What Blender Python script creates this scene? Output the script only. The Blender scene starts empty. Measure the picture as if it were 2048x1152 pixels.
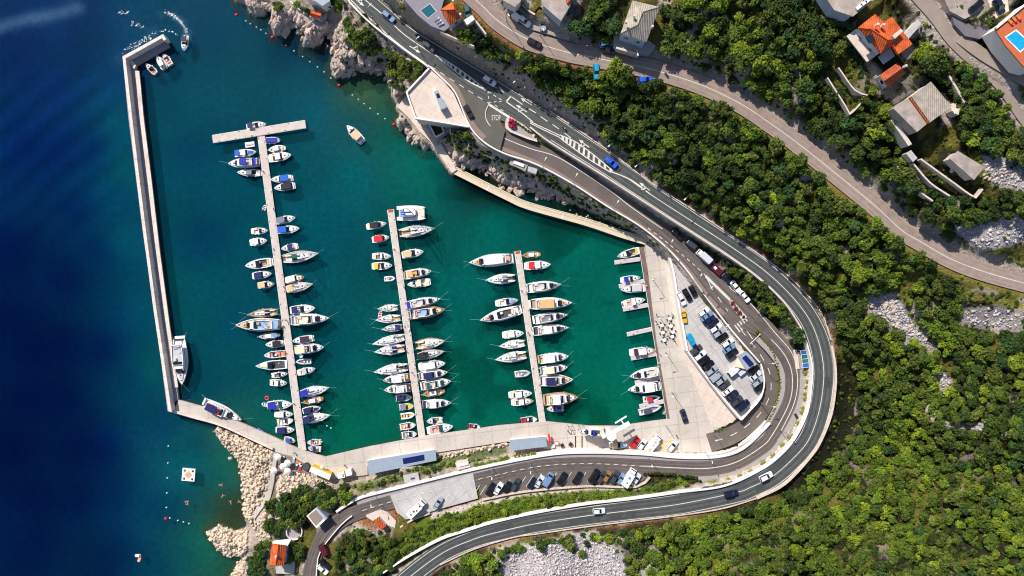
import bpy, math, random
import numpy as np
from mathutils import Vector, Matrix

# ---------------------------------------------------------------- camera, light
random.seed(7)
RNG = np.random.default_rng(7)
scene = bpy.context.scene
COL = scene.collection
S = 0.18                      # metres per photo pixel at water level
H = 245.8                     # camera height above the water

cam_d = bpy.data.cameras.new("camera")
cam_d.sensor_width = 36.0
cam_d.lens = 36.0 * H / (2048 * S)
cam_d.clip_start = 1.0
cam_d.clip_end = 6000.0
cam = bpy.data.objects.new("camera", cam_d)
cam.location = (0, 0, H)
cam.rotation_euler = (0, 0, 0)
COL.objects.link(cam)
scene.camera = cam

SUN_EL = math.radians(44)
SUN_AZ = math.atan2(-0.56, 0.83)      # clockwise from +Y
world = bpy.data.worlds.new("World")
scene.world = world
world.use_nodes = True
wn = world.node_tree
sky = wn.nodes.new("ShaderNodeTexSky")
sky.sky_type = 'NISHITA'
sky.sun_disc = False
sky.sun_elevation = SUN_EL
sky.sun_rotation = SUN_AZ
wn.links.new(sky.outputs[0], wn.nodes["Background"].inputs[0])
wn.nodes["Background"].inputs[1].default_value = 0.105

sun_d = bpy.data.lights.new("sun", 'SUN')
sun_d.energy = 4.9
sun_d.angle = math.radians(0.5)
sun_d.color = (1.0, 0.93, 0.82)
sun = bpy.data.objects.new("sun", sun_d)
tosun = Vector((math.sin(SUN_AZ) * math.cos(SUN_EL), math.cos(SUN_AZ) * math.cos(SUN_EL), math.sin(SUN_EL)))
sun.rotation_euler = tosun.to_track_quat('Z', 'Y').to_euler()
sun.location = (-60, 90, 300)
COL.objects.link(sun)

scene.view_settings.view_transform = 'Standard'
scene.view_settings.look = 'None'
scene.view_settings.exposure = 0.15
scene.view_settings.gamma = 1.0
scene.cycles.max_bounces = 5
scene.cycles.diffuse_bounces = 2
scene.cycles.use_denoising = True
scene.cycles.filter_width = 1.1

# ---------------------------------------------------------------- helpers
def P(px, py, z=0.0):
    f = S * (H - z) / H
    return Vector(((px - 1024) * f, (576 - py) * f, z))

def PX(v):
    f = S * (H - v[2]) / H
    return (v[0] / f + 1024, 576 - v[1] / f)

def lin(r, g, b):
    def c(u):
        u /= 255.0
        return u / 12.92 if u <= 0.04045 else ((u + 0.055) / 1.055) ** 2.4
    return (c(r), c(g), c(b))

_mats = {}
def mat(name, col=(0.5, 0.5, 0.5), rough=0.6, metal=0.0, var=0.12, scale=1.0, spec=0.4, bump=0.0, bscale=3.0, coords='Object'):
    """procedural: base colour broken up by two scales of noise"""
    if name in _mats:
        return _mats[name]
    m = bpy.data.materials.new(name)
    m.use_nodes = True
    nt = m.node_tree
    b = nt.nodes["Principled BSDF"]
    b.inputs["Roughness"].default_value = rough
    b.inputs["Metallic"].default_value = metal
    b.inputs["Specular IOR Level"].default_value = spec
    tc = nt.nodes.new("ShaderNodeTexCoord")
    n1 = nt.nodes.new("ShaderNodeTexNoise")
    n1.inputs["Scale"].default_value = scale
    n1.inputs["Detail"].default_value = 6
    n1.inputs["Roughness"].default_value = 0.65
    nt.links.new(tc.outputs[coords], n1.inputs["Vector"])
    mr = nt.nodes.new("ShaderNodeMapRange")
    mr.inputs[1].default_value = 0.3
    mr.inputs[2].default_value = 0.7
    mr.inputs[3].default_value = 1 - var
    mr.inputs[4].default_value = 1 + var
    nt.links.new(n1.outputs[0], mr.inputs[0])
    mx = nt.nodes.new("ShaderNodeVectorMath")
    mx.operation = 'SCALE'
    mx.inputs[0].default_value = col
    nt.links.new(mr.outputs[0], mx.inputs["Scale"])
    nt.links.new(mx.outputs[0], b.inputs["Base Color"])
    if bump:
        n2 = nt.nodes.new("ShaderNodeTexNoise")
        n2.inputs["Scale"].default_value = bscale
        n2.inputs["Detail"].default_value = 5
        nt.links.new(tc.outputs[coords], n2.inputs["Vector"])
        bp = nt.nodes.new("ShaderNodeBump")
        bp.inputs["Strength"].default_value = bump
        bp.inputs["Distance"].default_value = 0.3
        nt.links.new(n2.outputs[0], bp.inputs["Height"])
        nt.links.new(bp.outputs[0], b.inputs["Normal"])
    _mats[name] = m
    return m

def tag(o, label=None, cat=None, group=None, kind=None):
    if label: o["label"] = label
    if cat: o["category"] = cat
    if group: o["group"] = group
    if kind: o["kind"] = kind
    return o

def empty(name, loc=(0, 0, 0), rz=0.0, label=None, cat=None, group=None):
    o = bpy.data.objects.new(name, None)
    o.empty_display_size = 0.5
    o.location = loc
    o.rotation_euler = (0, 0, rz)
    COL.objects.link(o)
    return tag(o, label, cat, group)

class MB:
    """collects shapes for ONE mesh object"""
    def __init__(s):
        s.v = []; s.f = []; s.mi = []; s.cur = 0; s.c = []
    def add(s, vs, fs):
        o = len(s.v)
        s.v += [tuple(v) for v in vs]
        for f in fs:
            s.f.append(tuple(i + o for i in f)); s.mi.append(s.cur)
        s.c.append((len(s.v), len(s.f)))
        return s
    def box(s, cx, cy, cz, sx, sy, sz, rz=0.0, top=1.0):
        """box centred in x,y, standing on cz; top scales its upper face"""
        c, n = math.cos(rz), math.sin(rz)
        vs = []
        for z, k in ((cz, 1.0), (cz + sz, top)):
            for ax, ay in ((-1, -1), (1, -1), (1, 1), (-1, 1)):
                x, y = ax * sx / 2 * k, ay * sy / 2 * k
                vs.append((cx + x * c - y * n, cy + x * n + y * c, z))
        return s.add(vs, [(3, 2, 1, 0), (4, 5, 6, 7), (0, 1, 5, 4), (1, 2, 6, 5), (2, 3, 7, 6), (3, 0, 4, 7)])
    def prism(s, poly, z0, z1, inset=0.0):
        """poly: ccw or cw list of (x,y); z0/z1 numbers or lists"""
        n = len(poly)
        a = sum(poly[i][0] * poly[(i + 1) % n][1] - poly[(i + 1) % n][0] * poly[i][1] for i in range(n))
        if a < 0: poly = poly[::-1]
        if isinstance(z0, (int, float)): z0 = [z0] * n
        if isinstance(z1, (int, float)): z1 = [z1] * n
        elif a < 0: z1 = z1[::-1]
        vs = [(p[0], p[1], z0[i]) for i, p in enumerate(poly)] + [(p[0], p[1], z1[i]) for i, p in enumerate(poly)]
        fs = [tuple(range(n - 1, -1, -1)), tuple(range(n, 2 * n))]
        fs += [(i, (i + 1) % n, n + (i + 1) % n, n + i) for i in range(n)]
        return s.add(vs, fs)
    def loft(s, rings, caps=True, closed=True):
        n = len(rings[0])
        vs = [p for r in rings for p in r]
        fs = []
        m = n if closed else n - 1
        for i in range(len(rings) - 1):
            for j in range(m):
                k = (j + 1) % n
                fs.append((i * n + j, i * n + k, (i + 1) * n + k, (i + 1) * n + j))
        if caps and closed:
            fs.append(tuple(range(n - 1, -1, -1)))
            fs.append(tuple((len(rings) - 1) * n + j for j in range(n)))
        return s.add(vs, fs)
    def cyl(s, x, y, z0, z1, r0, r1=None, n=10):
        r1 = r0 if r1 is None else r1
        rg = [[(x + r * math.cos(2 * math.pi * i / n), y + r * math.sin(2 * math.pi * i / n), z) for i in range(n)] for z, r in ((z0, r0), (z1, r1))]
        return s.loft(rg)
    def tube(s, pts, r, n=5):
        pts = [Vector(p) for p in pts]
        rg = []
        for i, p in enumerate(pts):
            d = (pts[min(i + 1, len(pts) - 1)] - pts[max(i - 1, 0)])
            d = d.normalized() if d.length > 1e-6 else Vector((0, 0, 1))
            u = d.cross(Vector((0, 0, 1)))
            if u.length < 1e-3: u = d.cross(Vector((1, 0, 0)))
            u.normalize(); w = d.cross(u)
            rr = r[i] if isinstance(r, (list, tuple)) else r
            rg.append([p + u * rr * math.cos(2 * math.pi * k / n) + w * rr * math.sin(2 * math.pi * k / n) for k in range(n)])
        return s.loft(rg)
    def dome(s, x, y, z, r, h, n=12, m=4):
        rg = []
        for i in range(m + 1):
            a = i / m * math.pi / 2 * 0.98
            rg.append([(x + r * math.cos(a) * math.cos(2 * math.pi * j / n), y + r * math.cos(a) * math.sin(2 * math.pi * j / n), z + h * math.sin(a)) for j in range(n)])
        return s.loft(rg)
    def build_each(s, name, mats, parent=None, **kw):
        """one object for every shape that was added"""
        out = []; n0 = 0
        k = 0
        for nv, nf in s.cuts():
            t = MB(); t.v = s.v[n0:nv]; t.f = [tuple(i - n0 for i in f) for f in s.f[k:nf]]; t.mi = s.mi[k:nf]
            out.append(t.build(name, mats, parent, **kw)); n0, k = nv, nf
        return out
    def cuts(s): return s.c
    def mesh(s, name, mats, smooth=False):
        me = bpy.data.meshes.new(name)
        me.from_pydata(s.v, [], s.f)
        for m in (mats if isinstance(mats, (list, tuple)) else [mats]):
            me.materials.append(m)
        if any(s.mi): me.polygons.foreach_set("material_index", s.mi)
        if smooth: me.polygons.foreach_set("use_smooth", [True] * len(s.f))
        me.update()
        return me
    def build(s, name, mats, parent=None, smooth=False, label=None, cat=None, group=None, kind=None):
        o = bpy.data.objects.new(name, s.mesh(name, mats, smooth))
        COL.objects.link(o)
        if parent is not None: o.parent = parent
        return tag(o, label, cat, group, kind)

def obj(name, me, parent=None, loc=None, rz=None, scale=None):
    o = bpy.data.objects.new(name, me)
    COL.objects.link(o)
    if parent is not None: o.parent = parent
    if loc is not None: o.location = loc
    if rz is not None: o.rotation_euler = (0, 0, rz)
    if scale is not None: o.scale = scale
    return o

def wpoly(pts, z):
    return [tuple(P(x, y, z)[:2]) for x, y in pts]

def slab(name, pts, z, mats, depth=3.0, wet=None, **kw):
    """level block; wet = second material of its foot in the water"""
    mb = MB()
    if wet:
        mb.prism(wpoly(pts, z), .45, z); mb.cur = 1; mb.prism(wpoly(pts, z), z - depth, .44); mats = list(mats) + [wet]
    else: mb.prism(wpoly(pts, z), z - depth, z)
    return mb.build(name, mats, **kw)

def smooth_path(pts, step=1.5):
    """Catmull-Rom through world points (x,y,z)"""
    p = [np.array(q, float) for q in pts]
    p = [2 * p[0] - p[1]] + p + [2 * p[-1] - p[-2]]
    out = []
    for i in range(1, len(p) - 2):
        a, b, c, d = p[i - 1:i + 3]
        n = max(1, int(np.linalg.norm(c - b) / step))
        for k in range(n):
            t = k / n
            out.append(0.5 * ((2 * b) + (c - a) * t + (2 * a - 5 * b + 4 * c - d) * t * t + (3 * b - a - 3 * c + d) * t ** 3))
    out.append(p[-2])
    return np.array(out)

def sideways(path):
    d = np.diff(path[:, :2], axis=0)
    d /= np.linalg.norm(d, axis=1)[:, None] + 1e-9
    t = np.concatenate([d[:1], d[:-1] + d[1:], d[-1:]])
    t /= np.maximum(np.linalg.norm(t, axis=1)[:, None], 1e-9)
    c = np.concatenate([[1.0], (t[1:-1] * d[1:]).sum(1) if len(d) > 1 else [], [1.0]])
    t = t / np.maximum(c, .45)[:, None]
    return np.stack([t[:, 1], -t[:, 0]], axis=1)        # to the right of travel

def strip(mb, path, o0, o1, dz=0.0, depth=0.0, h=None):
    """ribbon between lateral offsets o0<o1 (right of travel positive); depth>0 makes it a solid"""
    nrm = sideways(path)
    n = len(path)
    o0 = np.broadcast_to(np.asarray(o0, float), (n,)); o1 = np.broadcast_to(np.asarray(o1, float), (n,))
    A = path[:, :2] + nrm * o0[:, None]
    B = path[:, :2] + nrm * o1[:, None]
    z = path[:, 2] + dz
    if depth <= 0:
        vs = [(*A[i], z[i]) for i in range(n)] + [(*B[i], z[i]) for i in range(n)]
        fs = [(i, n + i, n + i + 1, i + 1) for i in range(n - 1)]
        mb.add(vs, fs)
    else:
        rings = [[(*A[i], z[i]), (*A[i], z[i] - depth), (*B[i], z[i] - depth), (*B[i], z[i])] for i in range(n)]
        mb.loft(rings)
    return mb

def dashes(mb, path, off, w, dz, on, gap, s0=0.0, s1=1e9):
    """broken line along path"""
    seg = np.r_[0, np.cumsum(np.linalg.norm(np.diff(path[:, :2], axis=0), axis=1))]
    s = s0
    s1 = min(s1, seg[-1])
    while s + on < s1:
        q = np.linspace(s, s + on, 3)
        sub = np.stack([np.interp(q, seg, path[:, k]) for k in range(3)], axis=1)
        strip(mb, sub, off - w / 2, off + w / 2, dz)
        s += on + gap
    return mb

def inpoly(x, y, poly):
    """vectorised point in polygon"""
    r = np.zeros(x.shape, bool)
    n = len(poly)
    for i in range(n):
        x0, y0 = poly[i]; x1, y1 = poly[(i + 1) % n]
        if y0 == y1: continue
        c = ((y0 > y) != (y1 > y)) & (x < (x1 - x0) * (y - y0) / (y1 - y0) + x0)
        r ^= c
    return r

def distline(x, y, pts, closed=False):
    d = np.full(x.shape, 1e9)
    n = len(pts)
    for i in range(n if closed else n - 1):
        x0, y0 = pts[i][:2]; x1, y1 = pts[(i + 1) % n][:2]
        dx, dy = x1 - x0, y1 - y0
        t = np.clip(((x - x0) * dx + (y - y0) * dy) / (dx * dx + dy * dy + 1e-12), 0, 1)
        d = np.minimum(d, np.hypot(x - x0 - t * dx, y - y0 - t * dy))
    return d

def vnoise(x, y, seed=0):
    xi = np.floor(x).astype(np.int64); yi = np.floor(y).astype(np.int64)
    xf = x - xi; yf = y - yi
    u = xf * xf * (3 - 2 * xf); v = yf * yf * (3 - 2 * yf)
    def h(a, b):
        n = (a * 374761393 + b * 668265263 + seed * 974634777) & 0xFFFFFFFF
        n = ((n ^ (n >> 13)) * 1274126177) & 0xFFFFFFFF
        return ((n ^ (n >> 16)) & 0xFFFF) / 65535.0
    return (h(xi, yi) * (1 - u) + h(xi + 1, yi) * u) * (1 - v) + (h(xi, yi + 1) * (1 - u) + h(xi + 1, yi + 1) * u) * v

def fbm(x, y, seed=0, oct=4):
    s = 0; a = 0.5; t = 0
    for i in range(oct):
        s = s + a * vnoise(x, y, seed + i); t += a
        x = x * 2.03 + 17.1; y = y * 2.03 + 5.7; a *= 0.5
    return s / t

def ss(a, b, x):
    t = np.clip((x - a) / (b - a), 0, 1)
    return t * t * (3 - 2 * t)
# ---------------------------------------------------------------- roads as paths
MAIN_PX = [(640,-85,12.9,17,17),(680,-42,12.9,17,17),(731,0,12.9,17,18),(770,33,12.9,17,18),(806,67,12.9,18,18),(847,96,12.9,20,19),(925,147,12.9,23,20),
 (985,185,12.9,25,20),(1070,238,12.9,26,19),(1100,254,12.9,24,22),(1160,292,12.9,22,22),(1215,328,12.8,21,21),(1300,388,12.7,18,17),(1380,440,12.3,17.5,17.5),
 (1457,490,11.8,17,17),(1530,542,11.3,18,18),(1582,591,10.9,18.5,18.5),(1618,638,10.6,19,19),(1638,686,10.4,21,20),(1647,734,10.3,20.5,20.5),(1646,775,10.2,20.5,20.5),
 (1637,827,10.2,20.5,20.5),(1617,880,10.2,20.5,20.5),(1585,918,10.3,20.5,20.5),(1543,954,10.4,20.5,20),(1500,975,10.5,20.5,20),(1472,985,10.6,20.5,20),(1360,1008,10.9,20.5,20),
 (1260,1021,11.2,19,19),(1172,1032,11.4,18.5,18.5),(1068,1048,11.7,18,18),(985,1067,11.9,17.5,17.5),(943,1080,12,17,17),(885,1106,12.2,17,17),(822,1152,12.3,17,17),(770,1200,12.4,17,17),(700,1275,12.3,17,17)]
LOW_PX = [(952,238,12.6,19,16),(960,247,12.5,20,17),(983,268,12.2,20,20),(1027,287,11.6,17,19),(1115,327,10.3,17,18),(1208,388,8.9,16,17),(1260,421,8.2,15,17),
 (1308,452,7.6,17,17),(1385,519,6.6,23,22),(1440,582,6.1,28,27),(1478,622,5.9,27,27),(1526,664,5.9,24,12),(1562,700,6,20,14),(1580,732,6,19,14),(1585,760,6,14,14),
 (1582,794,6,14,14),(1569,827,6,14.5,14),(1543,872,6,14.5,14),(1525,892,6,15,14),(1475,923,6,15,14),(1422,936,6,15,14),(1360,936,6,15,13),(1287,932,6,15,13),
 (1183,927,6,16,12),(1100,930,6,15,12),(1047,938,6,14,12),(954,959,6.05,14,12),(870,981,6.1,14,12),(779,1004,6.2,14,12),(720,1023,6.5,14,13),(683,1039,6.8,15,14),(650,1070,7.2,15,15),(628,1115,7.8,13,13),(616,1165,8.4,13,13),(606,1240,9,13,13)]
HILL_PX = [(890,-60,29.5,18,18),(925,-25,29.2,18,18),(968,15,28.8,18,18),(1000,45,28.5,19,19),(1058,80,28,20,20),(1133,104,27.8,19,19),(1183,114,27.8,20,19),(1250,128,27.8,19,19),(1308,140,27.8,20,19),(1400,169,27.8,19,19),
 (1482,208,28,19,19),(1545,250,28,19,19),(1600,290,28,19,20),(1679,353,28.2,19,20),(1753,414,28.5,19,20),(1803,460,28.8,19,20),(1837,481,29,19,19),(1898,516,29.3,18,19),(1961,541,29.6,18,19),(2048,566,30,18,18),(2150,590,30.6,18,18),(2260,610,31,18,18)]
UPPER_PX = [(1820,-30,44,17,17),(1870,30,43.5,14,14),(1905,80,43,12,12),(1940,115,42.5,11,11),(1975,145,42,10,10),(2010,185,41.5,9,9),(2048,240,41,9,9),(2120,330,40,9,9)]
LANE_PX = [(1920,75,43.1,12,12),(1960,105,43,12,12),(2000,130,43,12,12),(2060,165,43,12,12),(2140,210,43,12,12)]

def road(px):
    w = [P(a, b, z) for a, b, z, *_ in px]
    k = [S * (H - z) / H for _, _, z, *_ in px]
    ext = np.array([[*w[i], px[i][3] * k[i], px[i][4] * k[i]] for i in range(len(px))])
    # smooth xyz, carry the half widths along
    path = smooth_path(ext[:, :3], 1.5)
    key = [np.argmin(np.hypot(*(path[:, :2] - e[:2]).T)) for e in ext]
    hl = np.interp(np.arange(len(path)), key, ext[:, 3]); hr = np.interp(np.arange(len(path)), key, ext[:, 4])
    return path, hl, hr

RAMP_PX = [(1452,626,6.1,8,8),(1472,648,5.9,12,12),(1492,672,5.5,15,15),(1521,710,4.9,16,16),(1539,745,4.3,15,16),(1541,785,3.7,14,16),(1524,822,3.1,15,16),(1496,850,2.6,17,16),(1460,872,2.1,18,17),(1418,886,1.62,19,19)]
MAIN, MAIN_L, MAIN_R = road(MAIN_PX)
RAMP, RAMP_L, RAMP_R = road(RAMP_PX)
LOW, LOW_L, LOW_R = road(LOW_PX)
HILL, HILL_L, HILL_R = road(HILL_PX)
UPPER, UPPER_L, UPPER_R = road(UPPER_PX)
LANE, LANE_L, LANE_R = road(LANE_PX)

def zon(path, px, py):
    """height of the road surface under photo pixel (px,py)"""
    z = 8.0
    for _ in range(4):
        w = P(px, py, z)
        i = np.argmin((path[:, 0] - w[0]) ** 2 + (path[:, 1] - w[1]) ** 2)
        z = float(path[i, 2])
    return z

def on(path, px, py, dz=0.0):
    z = zon(path, px, py) + dz
    return P(px, py, z)

QZ, LOTZ, PARKZ, DECKZ = 1.5, 4.6, 5.95, 12.75
# ---------------------------------------------------------------- terrain
LAND = [(440,-160),(465,-60),(470,0),(480,8),(495,10),(500,25),(510,33),(530,32),(537,18),(543,25),(543,50),(548,70),(568,72),(575,60),(590,52),(610,58),(606,75),(607,95),(625,97),(640,85),(650,68),(662,55),(664,75),(672,100),
 (668,112),(660,135),(668,150),(685,157),(700,153),(705,141),(730,143),(748,143),(762,153),(765,142),(775,152),(780,175),(783,195),(795,213),(800,235),(793,240),(795,252),(815,262),(830,282),(850,300),(860,292),(880,292),(890,312),(905,328),(930,336),
 (945,338),(975,329),(984,350),(1000,366),(1050,378),(1110,392),(1140,406),(1200,432),(1280,468),(1312,505),(1356,846),(1300,860),(1180,870),(1095,860),(850,889),(650,930),(600,921),(540,896),(470,866),(440,852),(425,862),(440,885),(470,915),(482,935),
 (485,960),(490,1000),(490,1040),(494,1052),(470,1062),(440,1050),(412,1065),(430,1090),(455,1110),(475,1112),(485,1120),(475,1135),(460,1160),(430,1250),(420,1400),(2500,1400),(2500,-200)]
LANDW = [tuple(P(x, y, 0)[:2]) for x, y in LAND]

CTRL = [(600,20,5),(640,20,6),(640,60,4),(690,60,8),(750,95,9),(800,130,10.5),(690,115,4.5),(560,40,3.5),(510,15,3),(660,-40,9),(560,-60,6),(780,165,7),(800,190,6),
 (870,270,6),(940,300,7),(930,330,3),(1000,325,7),(1000,360,4),(1100,360,7),(1090,385,4),(1160,400,6),(1230,440,4.5),(1270,455,5),
 (560,1000,5),(600,970,5),(640,1000,6),(600,1060,6),(560,1100,5.5),(520,1090,3),(530,1030,3),(530,960,2),(520,1140,4),(700,960,3),(800,955,3.5),(900,910,2.5),(960,905,2.5),(690,985,5),(760,975,5),
 (860,1035,8),(960,1025,8.6),(1060,1000,8.4),(1160,990,8.6),(1290,975,8),(1350,970,7.5),(1420,960,6.5),(740,1070,9),(700,1100,9.5),(780,1110,11),(690,1150,10.5),(650,1120,8),(800,1050,8.5),
 (1530,610,7.5),(1565,650,7.5),(1500,610,7),(1460,535,8.5),
 (1700,740,7),(1700,800,5.5),(1695,850,5),(1680,900,5.5),(1640,950,6.5),(1570,1000,8),(1500,1030,10.5),(1760,880,9),
 (1350,1060,16),(1250,1090,17),(1100,1100,16),(1000,1110,15),(930,1140,14.5),(1100,1160,19),(1300,1160,21),(1500,1160,24),(1600,1060,20),(1750,1000,19),(1800,1150,29),(1950,1000,27),(2048,1152,36),(2200,1300,46),
 (1730,680,15),(1780,620,19),(1850,700,21),(1850,600,25),(1950,650,26),(2048,700,30),(2048,850,31),(1900,850,22),(1800,800,16),(2200,800,38),
 (1150,180,20),(1250,230,20),(1350,290,21),(1450,360,21),(1550,430,22),(1650,500,23),(1720,540,24),(1000,110,20),(930,80,20),(870,60,20),(1620,560,18),(1690,620,17),
 (1300,60,33),(1400,80,34),(1500,120,34.5),(1600,180,34.5),(1700,280,34.5),(1800,370,35),(1900,430,36),(2000,480,35),(1000,-40,32),(1100,0,32.5),(1200,0,35),
 (1400,0,38),(1550,30,39.5),(1650,80,40),(1750,150,40),(1850,230,39.5),(1950,320,39.5),(2048,400,39),(1750,0,42),(1850,120,42),(1950,210,41),(2048,100,45),(2048,0,47),(2250,200,50),(1900,-60,47),(1500,-120,45),(1200,-120,40),(2250,450,43),(900,-120,34),(790,10,20),(830,20,27),(880,60,26.5),(760,-30,22)]
cw = [P(*c) for c in CTRL]
for pth, dz in ((MAIN, -0.5), (LOW, -0.5), (HILL, -0.5), (UPPER, -0.4), (LANE, -0.4)):
    cw += [Vector((p[0], p[1], p[2] + dz)) for p in pth[::6]]
CW = np.array([tuple(c) for c in cw])

# ground that people have levelled: polygon in the photo, height, how wide the bank round it is
FLATS = [
 ([(845,121),(857,133),(885,157),(910,184),(927,224),(941,255),(968,284),(1000,300),(1010,262),(1000,240),(1060,262),(1100,282),(1100,260),(985,185),(870,118)],12.3,2),
 ([(779,990),(946,948),(1110,935),(1280,940),(1300,952),(1272,972),(1172,970),(1047,981),(964,997),(862,1024),(825,1037)],5.5,3),
 ([(1334,496),(1347,543),(1355,592),(1369,670),(1375,702),(1408,747),(1443,792),(1483,840),(1520,800),(1528,761),(1520,725),(1480,680),(1405,584)],4.0,1),
 ([(1290,490),(1334,496),(1369,670),(1376,702),(1408,747),(1483,842),(1430,860),(1425,910),(1250,905),(1050,905),(880,915),(735,955),(660,965),(620,945),(540,900),(420,850),(350,810),(360,800),(650,905),(850,870),(1090,842),(1340,838)],0.9,1),
 ([(822,-10),(800,12),(860,72),(905,75),(935,62),(950,20),(905,-20)],26.6,3),
 ([(1230,0),(1330,0),(1320,100),(1225,85)],30.8,3),
 ([(1690,40),(1760,10),(1835,95),(1790,180),(1745,170)],39.6,3),
 ([(1780,215),(1870,160),(1915,215),(1850,280),(1830,285)],39.4,3),
 ([(1890,320),(1920,295),(1975,335),(1945,372)],38.6,2),
 ([(1985,40),(2060,0),(2100,120),(2048,140),(2000,90)],44,2),
 ([(1640,-40),(1760,-40),(1760,0),(1704,40),(1650,5)],42.5,2),
 ([(1000,-40),(1200,-40),(1170,55),(1130,60),(1110,65),(1010,20)],31.6,2),
 ([(1885,-30),(2010,-30),(2015,35),(1950,40)],45,2),
 ([(1578,696),(1594,692),(1613,722),(1614,760),(1608,800),(1596,836),(1577,873),(1547,906),(1500,934),(1440,954),(1385,962),(1380,948),(1440,944),(1500,918),(1545,882),(1570,842),(1582,800),(1586,760),(1582,730)],5.6,2.4),
 ([(540,1065),(585,1065),(585,1135),(540,1145)],5.5,2),
 ([(608,1030),(634,1010),(660,1036),(633,1062)],6.2,2),
 ([(560,1125),(612,1110),(610,1152),(552,1150)],5.6,2),
 ([(805,940),(838,940),(845,975),(810,980)],5.4,2),
 ([(858,134),(887,160),(909,186),(926,224),(940,254),(831,238),(810,184)],10.5,1),
 ([(795,214),(810,188),(832,236),(872,246),(868,262),(880,284),(914,339),(904,346),(860,283),(838,262),(820,238)],1.5,.8),
 ([(843,236),(900,246),(937,254),(933,262),(902,258),(898,268),(880,277),(872,284),(860,262)],3.4,1),
 ([(547,905),(555,908),(546,975),(540,998),(520,1022),(508,1040),(503,1036),(520,1000),(535,970)],1.7,1),
 ([(556,905),(590,915),(622,935),(618,950),(600,944),(560,945),(552,960),(549,950)],1.0,1),
 ([(575,0),(590,-5),(600,20),(622,40),(655,46),(650,52),(615,46),(590,28)],4.9,1.5),
 ([(722,1030),(775,1012),(800,1050),(770,1062)],6.2,2),
]
FLW = [(wpoly(p, z), z, fe) for p, z, fe in FLATS]

GX0, GX1, GY0, GY1, GD = -122.0, 232.0, -168.0, 150.0, 0.62
gx = np.arange(GX0, GX1 + GD, GD); gy = np.arange(GY0, GY1 + GD, GD)
X, Y = np.meshgrid(gx, gy)

def idw(x, y, C, power=3.2):
    num = np.zeros(x.shape); den = np.zeros(x.shape)
    for c in C:
        d2 = (x - c[0]) ** 2 + (y - c[1]) ** 2 + 4.0
        w = d2 ** (-power / 2)
        num += w * c[2]; den += w
    return num / den

def coarse_idw(x, y, C):
    """on a coarse grid, then bilinear"""
    st = 3.0
    ax = np.arange(GX0 - st, GX1 + 2 * st, st); ay = np.arange(GY0 - st, GY1 + 2 * st, st)
    A, B = np.meshgrid(ax, ay)
    Z = idw(A, B, C)
    u = (x - ax[0]) / st; v = (y - ay[0]) / st
    i = np.clip(u.astype(int), 0, len(ax) - 2); j = np.clip(v.astype(int), 0, len(ay) - 2)
    u -= i; v -= j
    return (Z[j, i] * (1 - u) + Z[j, i + 1] * u) * (1 - v) + (Z[j + 1, i] * (1 - u) + Z[j + 1, i + 1] * u) * v

Z = coarse_idw(X, Y, CW)
inside = inpoly(X, Y, LANDW)
dsh = distline(X, Y, LANDW, True)
sd = np.where(inside, dsh, -dsh)
rocky_n = 1 - np.abs(2 * fbm(X / 3.1 + 0.35 * Y / 3.1, Y / 5.0, 3, 4) - 1)      # ridged
rocky_n2 = fbm(X / 1.5, Y / 1.5, 11, 3)
wob = (fbm(X / 5, Y / 5, 21, 3) - 0.5) * 4
PXX = X / (S * (H - Z) / H) + 1024
PYY = 576 - Y / (S * (H - Z) / H)
south = (PYY > 820) & (PXX < 700)
steep = np.where(south, 0.45, 1.25)
Z = np.where(inside, np.minimum(Z, -0.5 + steep * np.maximum(sd + wob * 0.25, 0) + 0.5), np.maximum(-0.6 + sd * 0.7, -7))
coastrock = np.where(inside, 1 - ss(9, 20, sd), 1.0) * np.where(south, 0.35, 1.0)
Z = Z + coastrock * ((rocky_n - 0.6) * 4.2 + (rocky_n2 - 0.5) * 1.2) * ss(-4, 3, sd)
rough_wild = (fbm(X / 7, Y / 7, 31, 4) - 0.5) * 1.6 + (rocky_n2 - 0.5) * 0.5
Z = Z + np.where(inside, ss(4, 14, sd), 0) * rough_wild
PXX = X / (S * (H - 1.0) / H) + 1024
PYY = 576 - Y / (S * (H - 1.0) / H)
dq = distline(X, Y, FLW[3][0], True)
harb = ~inside & (dq < 9) & ~inpoly(X, Y, FLW[3][0])
for poly, z, fe in FLW:
    ins = inpoly(X, Y, poly)
    d = np.where(ins, 0, distline(X, Y, poly, True))
    k = 1 - ss(0.6, 0.6 + fe, d)
    Z = Z * (1 - k) + (z) * k
harb |= inpoly(X, Y, FLW[3][0]) & (sd < 2.5) & (PXX > 330) & (PYY < 935) & (dsh < 12)
Z = np.where(harb, np.minimum(Z, -4.0), Z)
ROADD = {}
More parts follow.
